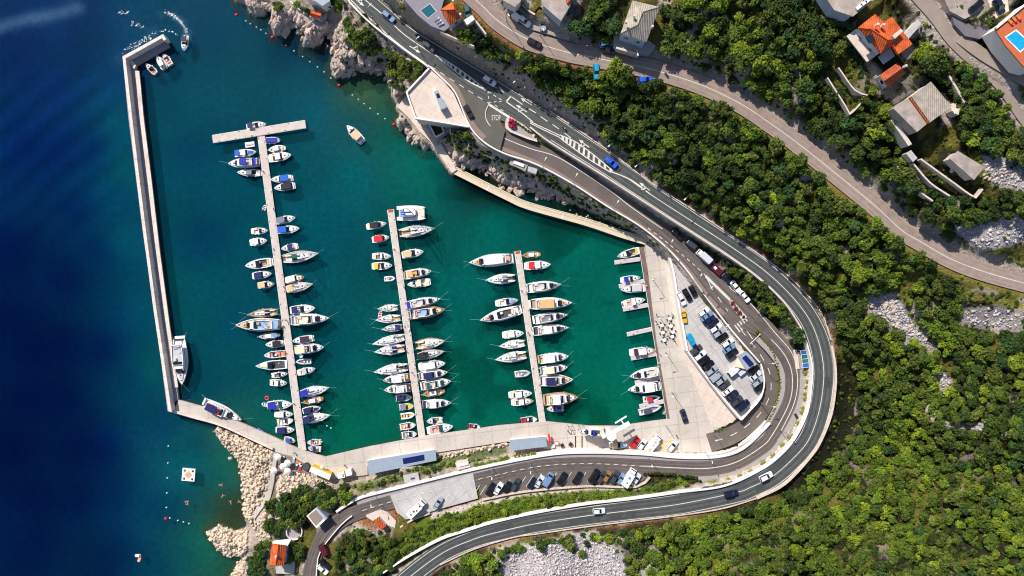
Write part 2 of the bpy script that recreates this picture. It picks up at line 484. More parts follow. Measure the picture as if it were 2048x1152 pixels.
for nm, pth, hl, hr, fe in (("hill", HILL, HILL_L, HILL_R, 3.0), ("upper", UPPER, UPPER_L, UPPER_R, 2.5), ("lane", LANE, LANE_L, LANE_R, 2.5), ("low", LOW, LOW_L, LOW_R, 1.6), ("ramp", RAMP, RAMP_L, RAMP_R, 0.5), ("main", MAIN, MAIN_L, MAIN_R, 2.2)):
    best = np.full(X.shape, 1e9); off = np.zeros(X.shape); zz = np.zeros(X.shape); ww = np.full(X.shape, 3.0)
    nr = sideways(pth)
    for i in range(0, len(pth), 2):
        x0, y0, x1, y1 = pth[i, 0] - 16, pth[i, 1] - 16, pth[i, 0] + 16, pth[i, 1] + 16
        a0 = max(0, int((x0 - GX0) / GD)); a1 = min(len(gx), int((x1 - GX0) / GD) + 1)
        b0 = max(0, int((y0 - GY0) / GD)); b1 = min(len(gy), int((y1 - GY0) / GD) + 1)
        if a1 <= a0 or b1 <= b0: continue
        dx = X[b0:b1, a0:a1] - pth[i, 0]; dy = Y[b0:b1, a0:a1] - pth[i, 1]
        d = np.hypot(dx, dy)
        m = d < best[b0:b1, a0:a1]
        o = dx * nr[i, 0] + dy * nr[i, 1]
        best[b0:b1, a0:a1][m] = d[m]
        off[b0:b1, a0:a1][m] = o[m]
        zz[b0:b1, a0:a1][m] = pth[i, 2]
        ww[b0:b1, a0:a1][m] = np.where(o[m] > 0, hr[i], hl[i])
    edge = best - ww
    ROADD[nm] = (edge, off)
    s0 = np.where((off > 0) & (nm == "main"), .5, .9); s1 = np.where((off > 0) & (nm == "main"), .55, fe)
    k = 1 - np.where(edge < s0, 0, ss(0, 1, (edge - s0) / s1))
    Z = Z * (1 - k) + (zz - 0.45) * k
del best, off, zz, ww

def tz(x, y):
    u = (np.asarray(x, float) - GX0) / GD; v = (np.asarray(y, float) - GY0) / GD
    i = np.clip(u.astype(int), 0, len(gx) - 2); j = np.clip(v.astype(int), 0, len(gy) - 2)
    u = np.clip(u - i, 0, 1); v = np.clip(v - j, 0, 1)
    return (Z[j, i] * (1 - u) + Z[j, i + 1] * u) * (1 - v) + (Z[j + 1, i] * (1 - u) + Z[j + 1, i + 1] * u) * v

def G(px, py, dz=0.0):
    """the point of the ground seen at photo pixel (px,py)"""
    z = 10.0
    for _ in range(12):
        w = P(px, py, z)
        z = 0.5 * z + 0.5 * float(tz(w[0], w[1]))
    w = P(px, py, z)
    w.z += dz
    return w

# ---- what the ground is made of (own colour of rock, soil, dry grass; shade put into litter and some scree)
PXX = X / (S * (H - Z) / H) + 1024
PYY = 576 - Y / (S * (H - Z) / H)
def C3(c): return np.array(c)[None, None, :]
SHADED_LITTER = np.array(lin(44, 43, 28)); ROCK = np.array(lin(196, 181, 170)); GRASS = np.array(lin(126, 120, 56)); GREENG = np.array(lin(84, 104, 34))
RED = np.array(lin(165, 112, 76)); SCREE = np.array(lin(184, 177, 180)); PALE = np.array(lin(214, 201, 190)); CONC = np.array(lin(150, 142, 136)); SEABED = np.array(lin(60, 70, 40))
colr = np.zeros(X.shape + (3,)); colr[:] = SHADED_LITTER
patch = fbm(X / 9, Y / 9, 41, 4)
colr = colr + ss(0.52, 0.66, patch)[..., None] * (GRASS * 0.7 - colr)
colr = colr + (ss(0.60, 0.70, fbm(X / 6 + 40, Y / 6, 51, 4)) * np.where((PXX > 1250) & (PYY > 860), .3, .8))[..., None] * (ROCK - colr)
def paint(poly, c, feather=2.0, amt=1.0, ragged=8.0):
    global colr
    j = (fbm(X / 2.5, Y / 2.5, 61, 3) - 0.5) * ragged
    ins = inpoly(PXX, PYY, poly)
    d = distline(PXX, PYY, poly, True)
    s = np.where(ins, d, -d) + j
    k = ss(-feather, feather, s) * amt
    colr = colr + k[..., None] * (c - colr)
k = (1 - ss(5, 17, sd + wob)) * np.where(south, 0.9, 1.0)
colr = colr + k[..., None] * (ROCK - colr)
# verges of the roads
e, o = ROADD["hill"]
colr = colr + ((1 - ss(1.2, 3.2, e + wob * .4)) * (o > 0))[..., None] * (GRASS * 1.15 - colr)
colr = colr + ((1 - ss(0.6, 1.6, e + wob * .3)) * (o > 0) * np.where(PXX < 1320, 1, .25))[..., None] * (RED - colr)
colr = colr + ((1 - ss(1.6, 4.2, e + wob * .6)) * (o < 0))[..., None] * (ROCK * 0.8 - colr)
e, o = ROADD["main"]
colr = colr + ((1 - ss(4.0, 7.5, e + wob)) * (o < 0) * (PXX < 1320) * (PYY < 560))[..., None] * (ROCK * 0.82 - colr)
colr = colr + ((1 - ss(1.2, 2.2, e + wob * .3)) * (o < 0) * .45)[..., None] * (RED * 1.1 - colr)
colr = colr + ((1 - ss(0.7, 1.4, e + wob * .2)))[..., None] * (PALE * 0.8 - colr)
e, o = ROADD["upper"]
colr = colr + (1 - ss(1.0, 2.5, e + wob * .4))[..., None] * (ROCK * 0.9 - colr)
paint([(1725,588),(1790,585),(1815,625),(1835,655),(1872,695),(1812,672),(1755,635)], SCREE)
paint([(1840,700),(1870,720),(1905,760),(1890,792),(1862,785)], SCREE, amt=.9)
paint([(1005,1096),(1060,1086),(1130,1072),(1190,1058),(1240,1100),(1262,1160),(1000,1165)], SCREE)
paint([(1290,1095),(1320,1090),(1330,1160),(1280,1160)], SCREE, amt=.8)
paint([(1900,455),(2048,425),(2060,485),(1960,505)], SCREE * .9)  # right-edge scree, here and on the next two lines: shade put into the colour
paint([(1955,305),(2048,325),(2055,385),(1985,372)], SCREE * .9)
paint([(1895,620),(1990,610),(2048,620),(2048,665),(1930,655)], SCREE * .8, amt=.7)
paint([(1030,200),(1060,225),(1100,250),(1180,300),(1160,250),(1120,215)], ROCK * .8, amt=.6)
paint([(1820,540),(1870,560),(2048,605),(2048,620),(1900,590),(1830,575)], GRASS * 1.3, amt=.9)
paint([(1390,15),(1430,20),(1440,60),(1420,80),(1395,60)], ROCK, amt=.8)
# slopes along the lower road and the parking row
paint([(862,1030),(964,1003),(1047,987),(1172,976),(1290,970),(1380,962),(1340,985),(1172,1012),(1040,1032),(930,1062),(860,1095),(800,1130),(770,1110),(830,1050)], GREENG * 1.15, amt=.85)
paint([(862,1026),(964,999),(1047,983),(1172,972),(1280,970),(1280,978),(1172,981),(1047,992),(964,1010),(862,1040)], PALE * .9, feather=1.5, ragged=9)
paint([(1605,730),(1622,740),(1620,800),(1605,850),(1580,890),(1530,935),(1440,978),(1355,1002),(1330,995),(1430,960),(1500,925),(1560,870),(1590,815)], PALE, feather=1.2, ragged=3)
paint([(870,905),(1015,880),(1020,890),(875,918)], PALE * .9, ragged=5)
paint([(865,915),(1010,890),(1015,905),(900,935),(720,985),(700,970),(800,950)], GREENG, amt=.8)
paint([(560,925),(625,945),(665,965),(640,975),(610,960),(580,1005),(555,1010),(552,960)], PALE * .85, ragged=5)
paint([(500,1040),(550,1020),(565,1060),(520,1075)], PALE * .85, ragged=5)
paint([(430,838),(550,900),(535,1000),(505,1045),(485,1040),(480,930)], ROCK * .75, ragged=4)
paint([(720,1025),(760,1005),(790,1010),(800,1035),(745,1060),(715,1045)], RED, amt=.8, ragged=6)
paint([(690,1120),(750,1110),(760,1160),(690,1160)], ROCK, amt=.7)
paint([(575,5),(600,0),(640,20),(660,45),(620,55),(575,40)], CONC, amt=.8, ragged=4)
paint([(1668,700),(1700,740),(1712,800),(1705,860),(1680,910),(1640,960),(1600,985),(1620,930),(1660,870),(1676,800)], SHADED_LITTER, feather=1.5)  # dark band outside the bend wall: its shade put into the ground colour
paint([(1868,841),(1960,845),(1990,849),(2016,867),(2008,875),(1985,861),(1900,857)], SCREE, feather=1.0, ragged=3)
# gardens and yards of the hillside houses
paint([(1640,120),(1690,95),(1740,190),(1700,240)], GRASS * .9, amt=.6)
paint([(1745,165),(1815,140),(1860,160),(1790,210)], CONC * .7, amt=.9, ragged=4)
paint([(1840,0),(1880,0),(1880,90),(1855,100),(1830,40)], PALE * .8, amt=.9, ragged=4)
paint([(1140,10),(1240,0),(1240,85),(1150,60)], SHADED_LITTER * 1.2, amt=.7)
paint([(1080,40),(1140,60),(1145,80),(1090,70)], CONC, amt=.7)
# under water the bed takes over
colr = colr + ss(0.3, -0.6, Z)[..., None] * (SEABED - colr)
colr = np.clip(colr * (0.8 + 0.4 * fbm(X / 1.7, Y / 1.7, 71, 3))[..., None], 0, 1)

def grid_mesh(name, X, Y, Z, keep=None):
    ny, nx = X.shape
    v = np.stack([X, Y, Z], -1).reshape(-1, 3).astype(np.float32)
    q = np.arange(ny * nx).reshape(ny, nx)
    f = np.stack([q[:-1, :-1], q[:-1, 1:], q[1:, 1:], q[1:, :-1]], -1)
    f = f[keep] if keep is not None else f.reshape(-1, 4)
    f = f.reshape(-1, 4)
    me = bpy.data.meshes.new(name)
    me.vertices.add(len(v)); me.vertices.foreach_set("co", v.ravel())
    me.loops.add(f.size); me.loops.foreach_set("vertex_index", f.ravel().astype(np.int32))
    me.polygons.add(len(f))
    me.polygons.foreach_set("loop_start", np.arange(0, f.size, 4, dtype=np.int32))
    me.polygons.foreach_set("use_smooth", np.ones(len(f), bool))
    me.update(calc_edges=True)
    return me

def color_attr(me, name, c):
    a = me.color_attributes.new(name, 'FLOAT_COLOR', 'POINT')
    c = np.asarray(c).reshape(-1, 3)
    a.data.foreach_set("color", np.concatenate([c, np.ones((len(c), 1))], 1).astype(np.float32).ravel())

keep = (Z[:-1, :-1] > -2.5) | (Z[1:, 1:] > -2.5)
me = grid_mesh("ground", X, Y, Z, keep)
color_attr(me, "soil", colr)
gm = bpy.data.materials.new("hillside_ground"); gm.use_nodes = True
nt = gm.node_tree; bs = nt.nodes["Principled BSDF"]; bs.inputs["Roughness"].default_value = 0.95; bs.inputs["Specular IOR Level"].default_value = 0.15
at = nt.nodes.new("ShaderNodeAttribute"); at.attribute_name = "soil"
tc = nt.nodes.new("ShaderNodeTexCoord")
vo = nt.nodes.new("ShaderNodeTexVoronoi"); vo.feature = 'DISTANCE_TO_EDGE'; vo.inputs["Scale"].default_value = 0.7
ns = nt.nodes.new("ShaderNodeTexNoise"); ns.inputs["Scale"].default_value = 1.4; ns.inputs["Detail"].default_value = 7; ns.inputs["Roughness"].default_value = .7
ad = nt.nodes.new("ShaderNodeVectorMath"); ad.operation = 'ADD'
nt.links.new(tc.outputs["Object"], ad.inputs[0]); nt.links.new(ns.outputs["Color"], ad.inputs[1]); nt.links.new(ad.outputs[0], vo.inputs["Vector"])
nt.links.new(tc.outputs["Object"], ns.inputs["Vector"])
mr = nt.nodes.new("ShaderNodeMapRange"); mr.inputs[1].default_value = .35; mr.inputs[2].default_value = .68; mr.inputs[3].default_value = .62; mr.inputs[4].default_value = 1.25
nt.links.new(ns.outputs[0], mr.inputs[0])
sc = nt.nodes.new("ShaderNodeVectorMath"); sc.operation = 'SCALE'
nt.links.new(at.outputs["Color"], sc.inputs[0]); nt.links.new(mr.outputs[0], sc.inputs["Scale"]); nt.links.new(sc.outputs[0], bs.inputs["Base Color"])
hm = nt.nodes.new("ShaderNodeMath"); hm.operation = 'MULTIPLY_ADD'; hm.inputs[1].default_value = 0.7
mn = nt.nodes.new("ShaderNodeMath"); mn.operation = 'MINIMUM'; mn.inputs[1].default_value = 0.35
nt.links.new(vo.outputs["Distance"], mn.inputs[0]); nt.links.new(mn.outputs[0], hm.inputs[0]); nt.links.new(ns.outputs[0], hm.inputs[2])
bp = nt.nodes.new("ShaderNodeBump"); bp.inputs["Strength"].default_value = .9; bp.inputs["Distance"].default_value = .9
nt.links.new(hm.outputs[0], bp.inputs["Height"]); nt.links.new(bp.outputs[0], bs.inputs["Normal"])
me.materials.append(gm)
tag(obj("ground", me), kind="structure")

# ---------------------------------------------------------------- water
WATER_GAIN = 0.9
WATER = [(20,100,8,52,108),(100,20,8,62,118),(60,300,3,38,98),(60,700,2,24,78),(60,1100,2,30,80),(200,500,3,42,96),(200,900,2,30,90),(225,400,5,78,106),(238,480,6,88,100),(262,600,5,82,98),(300,740,6,92,92),(225,160,6,66,108),(320,850,5,66,92),(390,890,6,74,88),
 (420,60,6,66,92),(500,100,6,74,88),(560,110,6,62,82),(600,160,6,80,92),(620,220,6,88,104),(720,235,6,84,94),(370,300,5,64,88),(400,480,4,62,90),(335,420,6,74,84),(450,650,5,74,90),(400,770,5,70,82),(650,450,5,84,94),(650,700,4,84,88),(700,870,5,112,84),(900,300,6,104,96),
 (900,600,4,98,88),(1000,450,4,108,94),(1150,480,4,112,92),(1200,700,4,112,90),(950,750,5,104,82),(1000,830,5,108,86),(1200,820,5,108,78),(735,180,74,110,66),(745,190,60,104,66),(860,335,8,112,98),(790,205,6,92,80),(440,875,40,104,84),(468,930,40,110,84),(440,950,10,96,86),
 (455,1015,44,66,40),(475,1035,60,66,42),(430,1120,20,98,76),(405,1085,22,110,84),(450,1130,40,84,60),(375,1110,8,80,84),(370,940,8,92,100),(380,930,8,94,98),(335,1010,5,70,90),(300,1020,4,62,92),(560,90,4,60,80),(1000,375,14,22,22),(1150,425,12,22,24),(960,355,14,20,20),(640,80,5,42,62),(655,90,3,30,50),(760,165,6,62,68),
 (800,270,8,98,84),(840,310,9,110,92),(850,850,6,108,84),(760,880,6,106,82),(1300,560,4,108,88),(1290,700,4,108,90),(560,860,5,100,86),(620,880,5,96,80),(280,300,5,70,92),(240,250,5,84,100),(250,330,6,92,96),(150,420,3,42,96),(120,560,3,32,86),(20,500,2,30,86),(120,800,2,24,78),(20,900,2,24,76),(150,1000,2,30,82),(200,700,2,32,86),(20,640,2,28,82),(230,1100,3,44,86),(120,300,4,40,98),(100,180,7,50,106),(180,300,4,46,100),(230,620,4,58,94),(260,760,4,62,92),(150,900,2,26,78),(220,1000,3,44,86),(60,800,2,23,76),(60,1000,2,26,78),(120,700,2,26,80),(200,1140,3,40,82),(300,1130,4,62,84),(320,250,6,80,90),(345,560,6,82,86),(385,640,6,82,86),(460,380,5,80,92),(480,160,6,80,90),(400,250,6,78,90),(430,560,5,80,88),(560,330,5,84,94),(560,480,5,84,92),(700,350,6,92,96),(480,730,5,80,84),(420,130,6,74,90)]
wx = np.concatenate([[-1500, -600], np.arange(-232, 233, 1.3), [330]]); wy = np.concatenate([[-1400, -500], np.arange(-150, 151, 1.3), [500, 1400]])
WX, WY = np.meshgrid(wx, wy)
wc = np.zeros(WX.shape + (3,)); den = np.zeros(WX.shape)
for a, b, r, g, bl in WATER:
    c = P(a, b); L = np.array(lin(r, g, bl))
    w = ((WX - c[0]) ** 2 + (WY - c[1]) ** 2 + 30.0) ** -1.5
    wc += w[..., None] * L; den += w
wc /= den[..., None]
wn_ = fbm(WX / 14, WY / 14, 81, 4)
wc *= (0.80 + 0.40 * wn_)[..., None]
weed = ss(0.56, 0.66, fbm(WX / 18 + 9, WY / 18, 91, 4)) * ss(-60, -10, WX)
wc *= (1 - 0.34 * weed)[..., None]
# wave trains radiating off the breakwater, their light put into the colour; the faint wake at the top edge: aerated, paler water
wpx = WX / S + 1024; wpy = 576 - WY / S
dia = (wpx * 0.62 + wpy * 0.78)
wav = (0.5 + 0.5 * np.sin(dia / 7.5 + 5 * fbm(WX / 30, WY / 30, 101, 2))) * ss(260, 180, wpx) * ss(80, 200, wpy) * ss(560, 300, wpy)
wc = wc * (1 + 0.42 * wav)[..., None]
dk = distline(wpx, wpy, [(-20,55),(40,38),(110,25),(150,12)])
tr = np.exp(-(dk / 10) ** 2) * (0.2 + 0.8 * fbm(WX / 3, WY / 3, 111, 3)) * 2.2
dk = distline(wpx, wpy, [(318,27),(335,25),(352,33),(364,46),(371,60),(372,72)])
tr = tr + 2.0 * np.exp(-(dk / 4.5) ** 2) * ss(.3, .6, fbm(WX / 1.6, WY / 1.6, 121, 3))
dk = distline(wpx, wpy, [(240,118),(262,98),(290,80),(318,66)])
tr = tr + .8 * np.exp(-(dk / 12) ** 2) * ss(.4, .65, fbm(WX / 1.8, WY / 1.8, 131, 3))
wc = wc + np.clip(tr * 0.34, 0, .8)[..., None] * (np.array([0.14, 0.34, 0.52]) - wc)
me = grid_mesh("sea_water", WX, WY, np.zeros(WX.shape))
color_attr(me, "depth", np.clip(wc * (WATER_GAIN - .3 * ss(300, 160, wpx))[..., None] * np.array([1.0, .94, 1.06]), 0, 1))
wm = bpy.data.materials.new("sea_water"); wm.use_nodes = True
nt = wm.node_tree; bs = nt.nodes["Principled BSDF"]
bs.inputs["Roughness"].default_value = .12; bs.inputs["IOR"].default_value = 1.33; bs.inputs["Specular IOR Level"].default_value = .035
at = nt.nodes.new("ShaderNodeAttribute"); at.attribute_name = "depth"
tc = nt.nodes.new("ShaderNodeTexCoord")
n1 = nt.nodes.new("ShaderNodeTexNoise"); n1.inputs["Scale"].default_value = 1.5; n1.inputs["Detail"].default_value = 5; n1.inputs["Roughness"].default_value = .75
mp = nt.nodes.new("ShaderNodeMapping"); mp.inputs["Rotation"].default_value = (0, 0, .65); mp.inputs["Scale"].default_value = (.75, 1.5, 1)
nt.links.new(tc.outputs["Object"], mp.inputs[0]); nt.links.new(mp.outputs[0], n1.inputs["Vector"])
mr = nt.nodes.new("ShaderNodeMapRange"); mr.inputs[1].default_value = .3; mr.inputs[2].default_value = .7; mr.inputs[3].default_value = .40; mr.inputs[4].default_value = 1.62  # ripple light and dark put into the water colour as noise
nt.links.new(n1.outputs[0], mr.inputs[0])
sc = nt.nodes.new("ShaderNodeVectorMath"); sc.operation = 'SCALE'
nt.links.new(at.outputs["Color"], sc.inputs[0]); nt.links.new(mr.outputs[0], sc.inputs["Scale"]); nt.links.new(sc.outputs[0], bs.inputs["Base Color"])
bp = nt.nodes.new("ShaderNodeBump"); bp.inputs["Strength"].default_value = .5; bp.inputs["Distance"].default_value = .25
nt.links.new(n1.outputs[0], bp.inputs["Height"]); nt.links.new(bp.outputs[0], bs.inputs["Normal"])
# clear water: a good half of what is seen is the bed below, so boats throw their shadow down onto it
tr_ = nt.nodes.new("ShaderNodeBsdfTransparent"); mxs = nt.nodes.new("ShaderNodeMixShader"); mxs.inputs[0].default_value = .58
outn = [n for n in nt.nodes if n.type == 'OUTPUT_MATERIAL'][0]
nt.links.new(bs.outputs[0], mxs.inputs[1]); nt.links.new(tr_.outputs[0], mxs.inputs[2]); nt.links.new(mxs.outputs[0], outn.inputs["Surface"])
me.materials.append(wm)
tag(obj("sea_water", me), kind="structure")
bd = me.copy(); bd.name = "seabed"; bd.materials.clear()
bmt = bpy.data.materials.new("seabed"); bmt.use_nodes = True
nt = bmt.node_tree; bs = nt.nodes["Principled BSDF"]; bs.inputs["Roughness"].default_value = 1; bs.inputs["Specular IOR Level"].default_value = 0
at = nt.nodes.new("ShaderNodeAttribute"); at.attribute_name = "depth"; tc = nt.nodes.new("ShaderNodeTexCoord")
n1 = nt.nodes.new("ShaderNodeTexNoise"); n1.inputs["Scale"].default_value = .5; n1.inputs["Detail"].default_value = 8; n1.inputs["Roughness"].default_value = .7
nt.links.new(tc.outputs["Object"], n1.inputs[0])
mr = nt.nodes.new("ShaderNodeMapRange"); mr.inputs[1].default_value = .3; mr.inputs[2].default_value = .7; mr.inputs[3].default_value = .7; mr.inputs[4].default_value = 1.3
sc = nt.nodes.new("ShaderNodeVectorMath"); sc.operation = 'SCALE'
nt.links.new(n1.outputs[0], mr.inputs[0]); nt.links.new(at.outputs["Color"], sc.inputs[0]); nt.links.new(mr.outputs[0], sc.inputs["Scale"]); nt.links.new(sc.outputs[0], bs.inputs["Base Color"])
bd.materials.append(bmt)
tag(obj("seabed", bd, None, (0, 0, -2.9)), kind="structure")
# ---------------------------------------------------------------- materials
M_ASPH = mat("asphalt_grey", lin(84, 88, 88), .9, var=.16, scale=.25, spec=.2)
M_ASPHB = mat("asphalt_warm", lin(106, 97, 94), .9, var=.15, scale=.22, spec=.2)
M_ASPHH = mat("asphalt_worn", lin(150, 136, 127), .95, var=.14, scale=.25, spec=.15)
M_ASPHJ = mat("asphalt_junction", lin(98, 96, 90), .9, var=.14, scale=.25, spec=.2)
M_ALGAE = mat("wet_algae_concrete", lin(44, 58, 44), .7, var=.35, scale=.8)
M_QUAY = mat("quay_concrete", lin(196, 187, 178), .9, var=.15, scale=.12, spec=.2)
M_PAVE = mat("pale_paving", lin(212, 197, 187), .9, var=.09, scale=.5, spec=.2)
M_LOT = mat("lot_concrete", lin(186, 182, 182), .9, var=.12, scale=.15, spec=.2)
M_WHITE = mat("white_render", lin(232, 226, 222), .8, var=.05, scale=.5)
M_LINE = mat("road_paint", lin(210, 206, 198), .7, var=.28, scale=1.6)
M_YLINE = mat("yellow_paint", lin(240, 190, 60), .7, var=.15, scale=1.5)
M_WALK = mat("brown_pavers", lin(140, 120, 112), .9, var=.1, scale=.8)
M_GREYWALK = mat("grey_pavers", lin(160, 152, 152), .9, var=.1, scale=.8)
M_STONE = mat("stone_wall", lin(205, 190, 178), .95, var=.28, scale=1.4, bump=.6, bscale=2)
M_TIMBER = mat("pale_decking", lin(212, 196, 170), .85, var=.12, scale=2)
M_BROWND = mat("brown_decking", lin(122, 100, 96), .85, var=.15, scale=2)
M_PIER = mat("pontoon_deck", lin(202, 190, 184), .9, var=.14, scale=.4)
M_PIERS = mat("pontoon_float", lin(176, 170, 172), .9, var=.12, scale=.8)
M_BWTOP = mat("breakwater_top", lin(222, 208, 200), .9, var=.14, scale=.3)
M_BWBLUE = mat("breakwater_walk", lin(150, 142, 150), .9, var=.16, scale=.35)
M_ZINC = mat("zinc_roof", lin(146, 160, 176), .55, var=.07, scale=.8, spec=.5)
M_SOLAR = mat("solar_glass", lin(24, 34, 92), .2, var=.12, scale=1.5, spec=.6)
M_ORANGE = mat("orange_tiles", lin(214, 96, 46), .85, var=.38, scale=.6)
M_ORANGE2 = mat("old_orange_tiles", lin(170, 82, 48), .85, var=.42, scale=.6)
M_GREYT = mat("grey_tiles", lin(170, 160, 148), .9, var=.3, scale=.5)
M_FLAT = mat("flat_roof_screed", lin(164, 152, 146), .9, var=.32, scale=.35)
M_GRAVEL = mat("gravel_roof", lin(142, 126, 118), .95, var=.2, scale=1.5)
M_WALL = mat("house_render", lin(206, 200, 196), .85, var=.08, scale=.6)
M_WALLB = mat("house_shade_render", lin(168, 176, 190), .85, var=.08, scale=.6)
M_DARK = mat("dark_metal", lin(40, 40, 44), .5, var=.1, scale=2)
M_STEEL = mat("grey_steel", lin(160, 160, 165), .4, metal=.5, var=.08, scale=2)
M_GLASS = mat("window_glass", lin(28, 40, 52), .12, var=.15, scale=1, spec=.7)
M_POOL = mat("pool_water", lin(30, 160, 215), .08, var=.15, scale=1.2, spec=.5)
M_POOLD = mat("dark_pool_water", lin(30, 96, 112), .08, var=.15, scale=1.2, spec=.5)
M_TERRA = mat("terracotta_floor", lin(190, 100, 66), .85, var=.15, scale=1)
M_YELLOW = mat("yellow_trim", lin(220, 180, 40), .6, var=.1)

def add_tile_rows(m, sc, strength=.35, axis_rot=0.0):
    """rows of tiles / corrugation as bump and slight tone lines"""
    nt = m.node_tree; b = nt.nodes["Principled BSDF"]
    tc = nt.nodes.new("ShaderNodeTexCoord")
    mp = nt.nodes.new("ShaderNodeMapping"); mp.inputs["Rotation"].default_value = (0, 0, axis_rot)
    w = nt.nodes.new("ShaderNodeTexWave"); w.inputs["Scale"].default_value = sc; w.inputs["Distortion"].default_value = .6
    nt.links.new(tc.outputs["Object"], mp.inputs[0]); nt.links.new(mp.outputs[0], w.inputs[0])
    src = b.inputs["Base Color"].links[0].from_socket
    mr = nt.nodes.new("ShaderNodeMapRange"); mr.inputs[3].default_value = 1 - strength; mr.inputs[4].default_value = 1 + strength * .4
    nt.links.new(w.outputs[1], mr.inputs[0])
    s = nt.nodes.new("ShaderNodeVectorMath"); s.operation = 'SCALE'
    nt.links.new(src, s.inputs[0]); nt.links.new(mr.outputs[0], s.inputs["Scale"]); nt.links.new(s.outputs[0], b.inputs["Base Color"])
    bp = nt.nodes.new("ShaderNodeBump"); bp.inputs["Strength"].default_value = .5 if strength > .1 else .05; bp.inputs["Distance"].default_value = .2
    nt.links.new(w.outputs[1], bp.inputs["Height"]); nt.links.new(bp.outputs[0], b.inputs["Normal"])
add_tile_rows(M_ORANGE, .55); add_tile_rows(M_ORANGE2, .55); add_tile_rows(M_GREYT, .55, .22); add_tile_rows(M_PIER, .45, .06); add_tile_rows(M_BROWND, .8, .12)

def tracks(m, path_like=True):
    """long faint wear streaks and repair patches on asphalt"""
    nt = m.node_tree; b = nt.nodes["Principled BSDF"]
    src = b.inputs["Base Color"].links[0].from_socket
    tc = nt.nodes.new("ShaderNodeTexCoord")
    n = nt.nodes.new("ShaderNodeTexNoise"); n.inputs["Scale"].default_value = 3.5; n.inputs["Detail"].default_value = 8; n.inputs["Roughness"].default_value = .8
    nt.links.new(tc.outputs["Object"], n.inputs[0])
    mr = nt.nodes.new("ShaderNodeMapRange"); mr.inputs[1].default_value = .35; mr.inputs[2].default_value = .65; mr.inputs[3].default_value = .86; mr.inputs[4].default_value = 1.14
    nt.links.new(n.outputs[0], mr.inputs[0])
    s = nt.nodes.new("ShaderNodeVectorMath"); s.operation = 'SCALE'
    nt.links.new(src, s.inputs[0]); nt.links.new(mr.outputs[0], s.inputs["Scale"]); nt.links.new(s.outputs[0], b.inputs["Base Color"])
def joints(m, sc, rot):
    """slab joints, a shade darker than the concrete"""
    nt = m.node_tree; b = nt.nodes["Principled BSDF"]; src = b.inputs["Base Color"].links[0].from_socket
    tc = nt.nodes.new("ShaderNodeTexCoord"); mp = nt.nodes.new("ShaderNodeMapping"); mp.inputs["Rotation"].default_value = (0, 0, rot)
    br = nt.nodes.new("ShaderNodeTexBrick"); br.offset = 0; br.inputs["Scale"].default_value = sc; br.inputs["Mortar Size"].default_value = .014
    br.inputs["Color1"].default_value = (1, 1, 1, 1); br.inputs["Color2"].default_value = (.95, .95, .95, 1); br.inputs["Mortar"].default_value = (.8, .79, .78, 1); br.inputs["Brick Width"].default_value = .6; br.inputs["Row Height"].default_value = .5
    nt.links.new(tc.outputs["Object"], mp.inputs[0]); nt.links.new(mp.outputs[0], br.inputs["Vector"])
    n = nt.nodes.new("ShaderNodeTexNoise"); n.inputs["Scale"].default_value = .35; n.inputs["Detail"].default_value = 9; n.inputs["Roughness"].default_value = .75; nt.links.new(tc.outputs["Object"], n.inputs[0])
    mr = nt.nodes.new("ShaderNodeMapRange"); mr.inputs[1].default_value = .56; mr.inputs[2].default_value = .74; mr.inputs[3].default_value = 1; mr.inputs[4].default_value = .72; nt.links.new(n.outputs[0], mr.inputs[0])
    mu = nt.nodes.new("ShaderNodeVectorMath"); mu.operation = 'MULTIPLY'; s = nt.nodes.new("ShaderNodeVectorMath"); s.operation = 'SCALE'
    nt.links.new(src, mu.inputs[0]); nt.links.new(br.outputs[0], mu.inputs[1]); nt.links.new(mu.outputs[0], s.inputs[0]); nt.links.new(mr.outputs[0], s.inputs["Scale"]); nt.links.new(s.outputs[0], b.inputs["Base Color"])
joints(M_QUAY, .09, -.12); joints(M_LOT, .11, .95); joints(M_BWTOP, .12, .12); joints(M_PAVE, .16, .5)
for m in (M_ASPH, M_ASPHJ, M_ASPHB, M_ASPHH, M_QUAY, M_LOT, M_BWTOP, M_BWBLUE, M_FLAT): tracks(m)

ST = dict(kind="structure")
# ---------------------------------------------------------------- roads
strip(MB(), MAIN, -MAIN_L - .4, MAIN_R + .4, 0, 2.4).build("main_road", [M_ASPH], **ST)
strip(MB(), LOW, -LOW_L - .2, LOW_R + .2, 0, 1.6).build("lower_road", [M_ASPHB], **ST)
strip(MB(), HILL, -HILL_L, HILL_R, 0, .8).build("hill_road", [M_ASPHH], **ST)
strip(MB(), UPPER, -UPPER_L, UPPER_R, 0, .6).build("upper_lane", [M_ASPHH], **ST)
strip(MB(), LANE, -LANE_L, LANE_R, .06, .6).build("side_lane", [M_ASPHH], **ST)
slab("junction_road", FLATS[0][0], 12.76, [M_ASPHJ], 2, **ST)
slab("parking_road", [(946,947),(1047,936),(1110,932),(1280,938),(1298,952),(1272,971),(1172,970),(1047,981),(964,997)], PARKZ, [M_ASPHB], 2, **ST)
slab("parking_apron", [(779,989),(870,966),(946,947),(956,997),(862,1023),(825,1037),(800,1040)], PARKZ + .34, [M_LOT], 2, **ST)
# inner ramp that runs down to the quay
strip(MB(), RAMP, -RAMP_L, RAMP_R, 0.02, 2.5).build("harbour_ramp_road", [M_ASPHB], **ST)

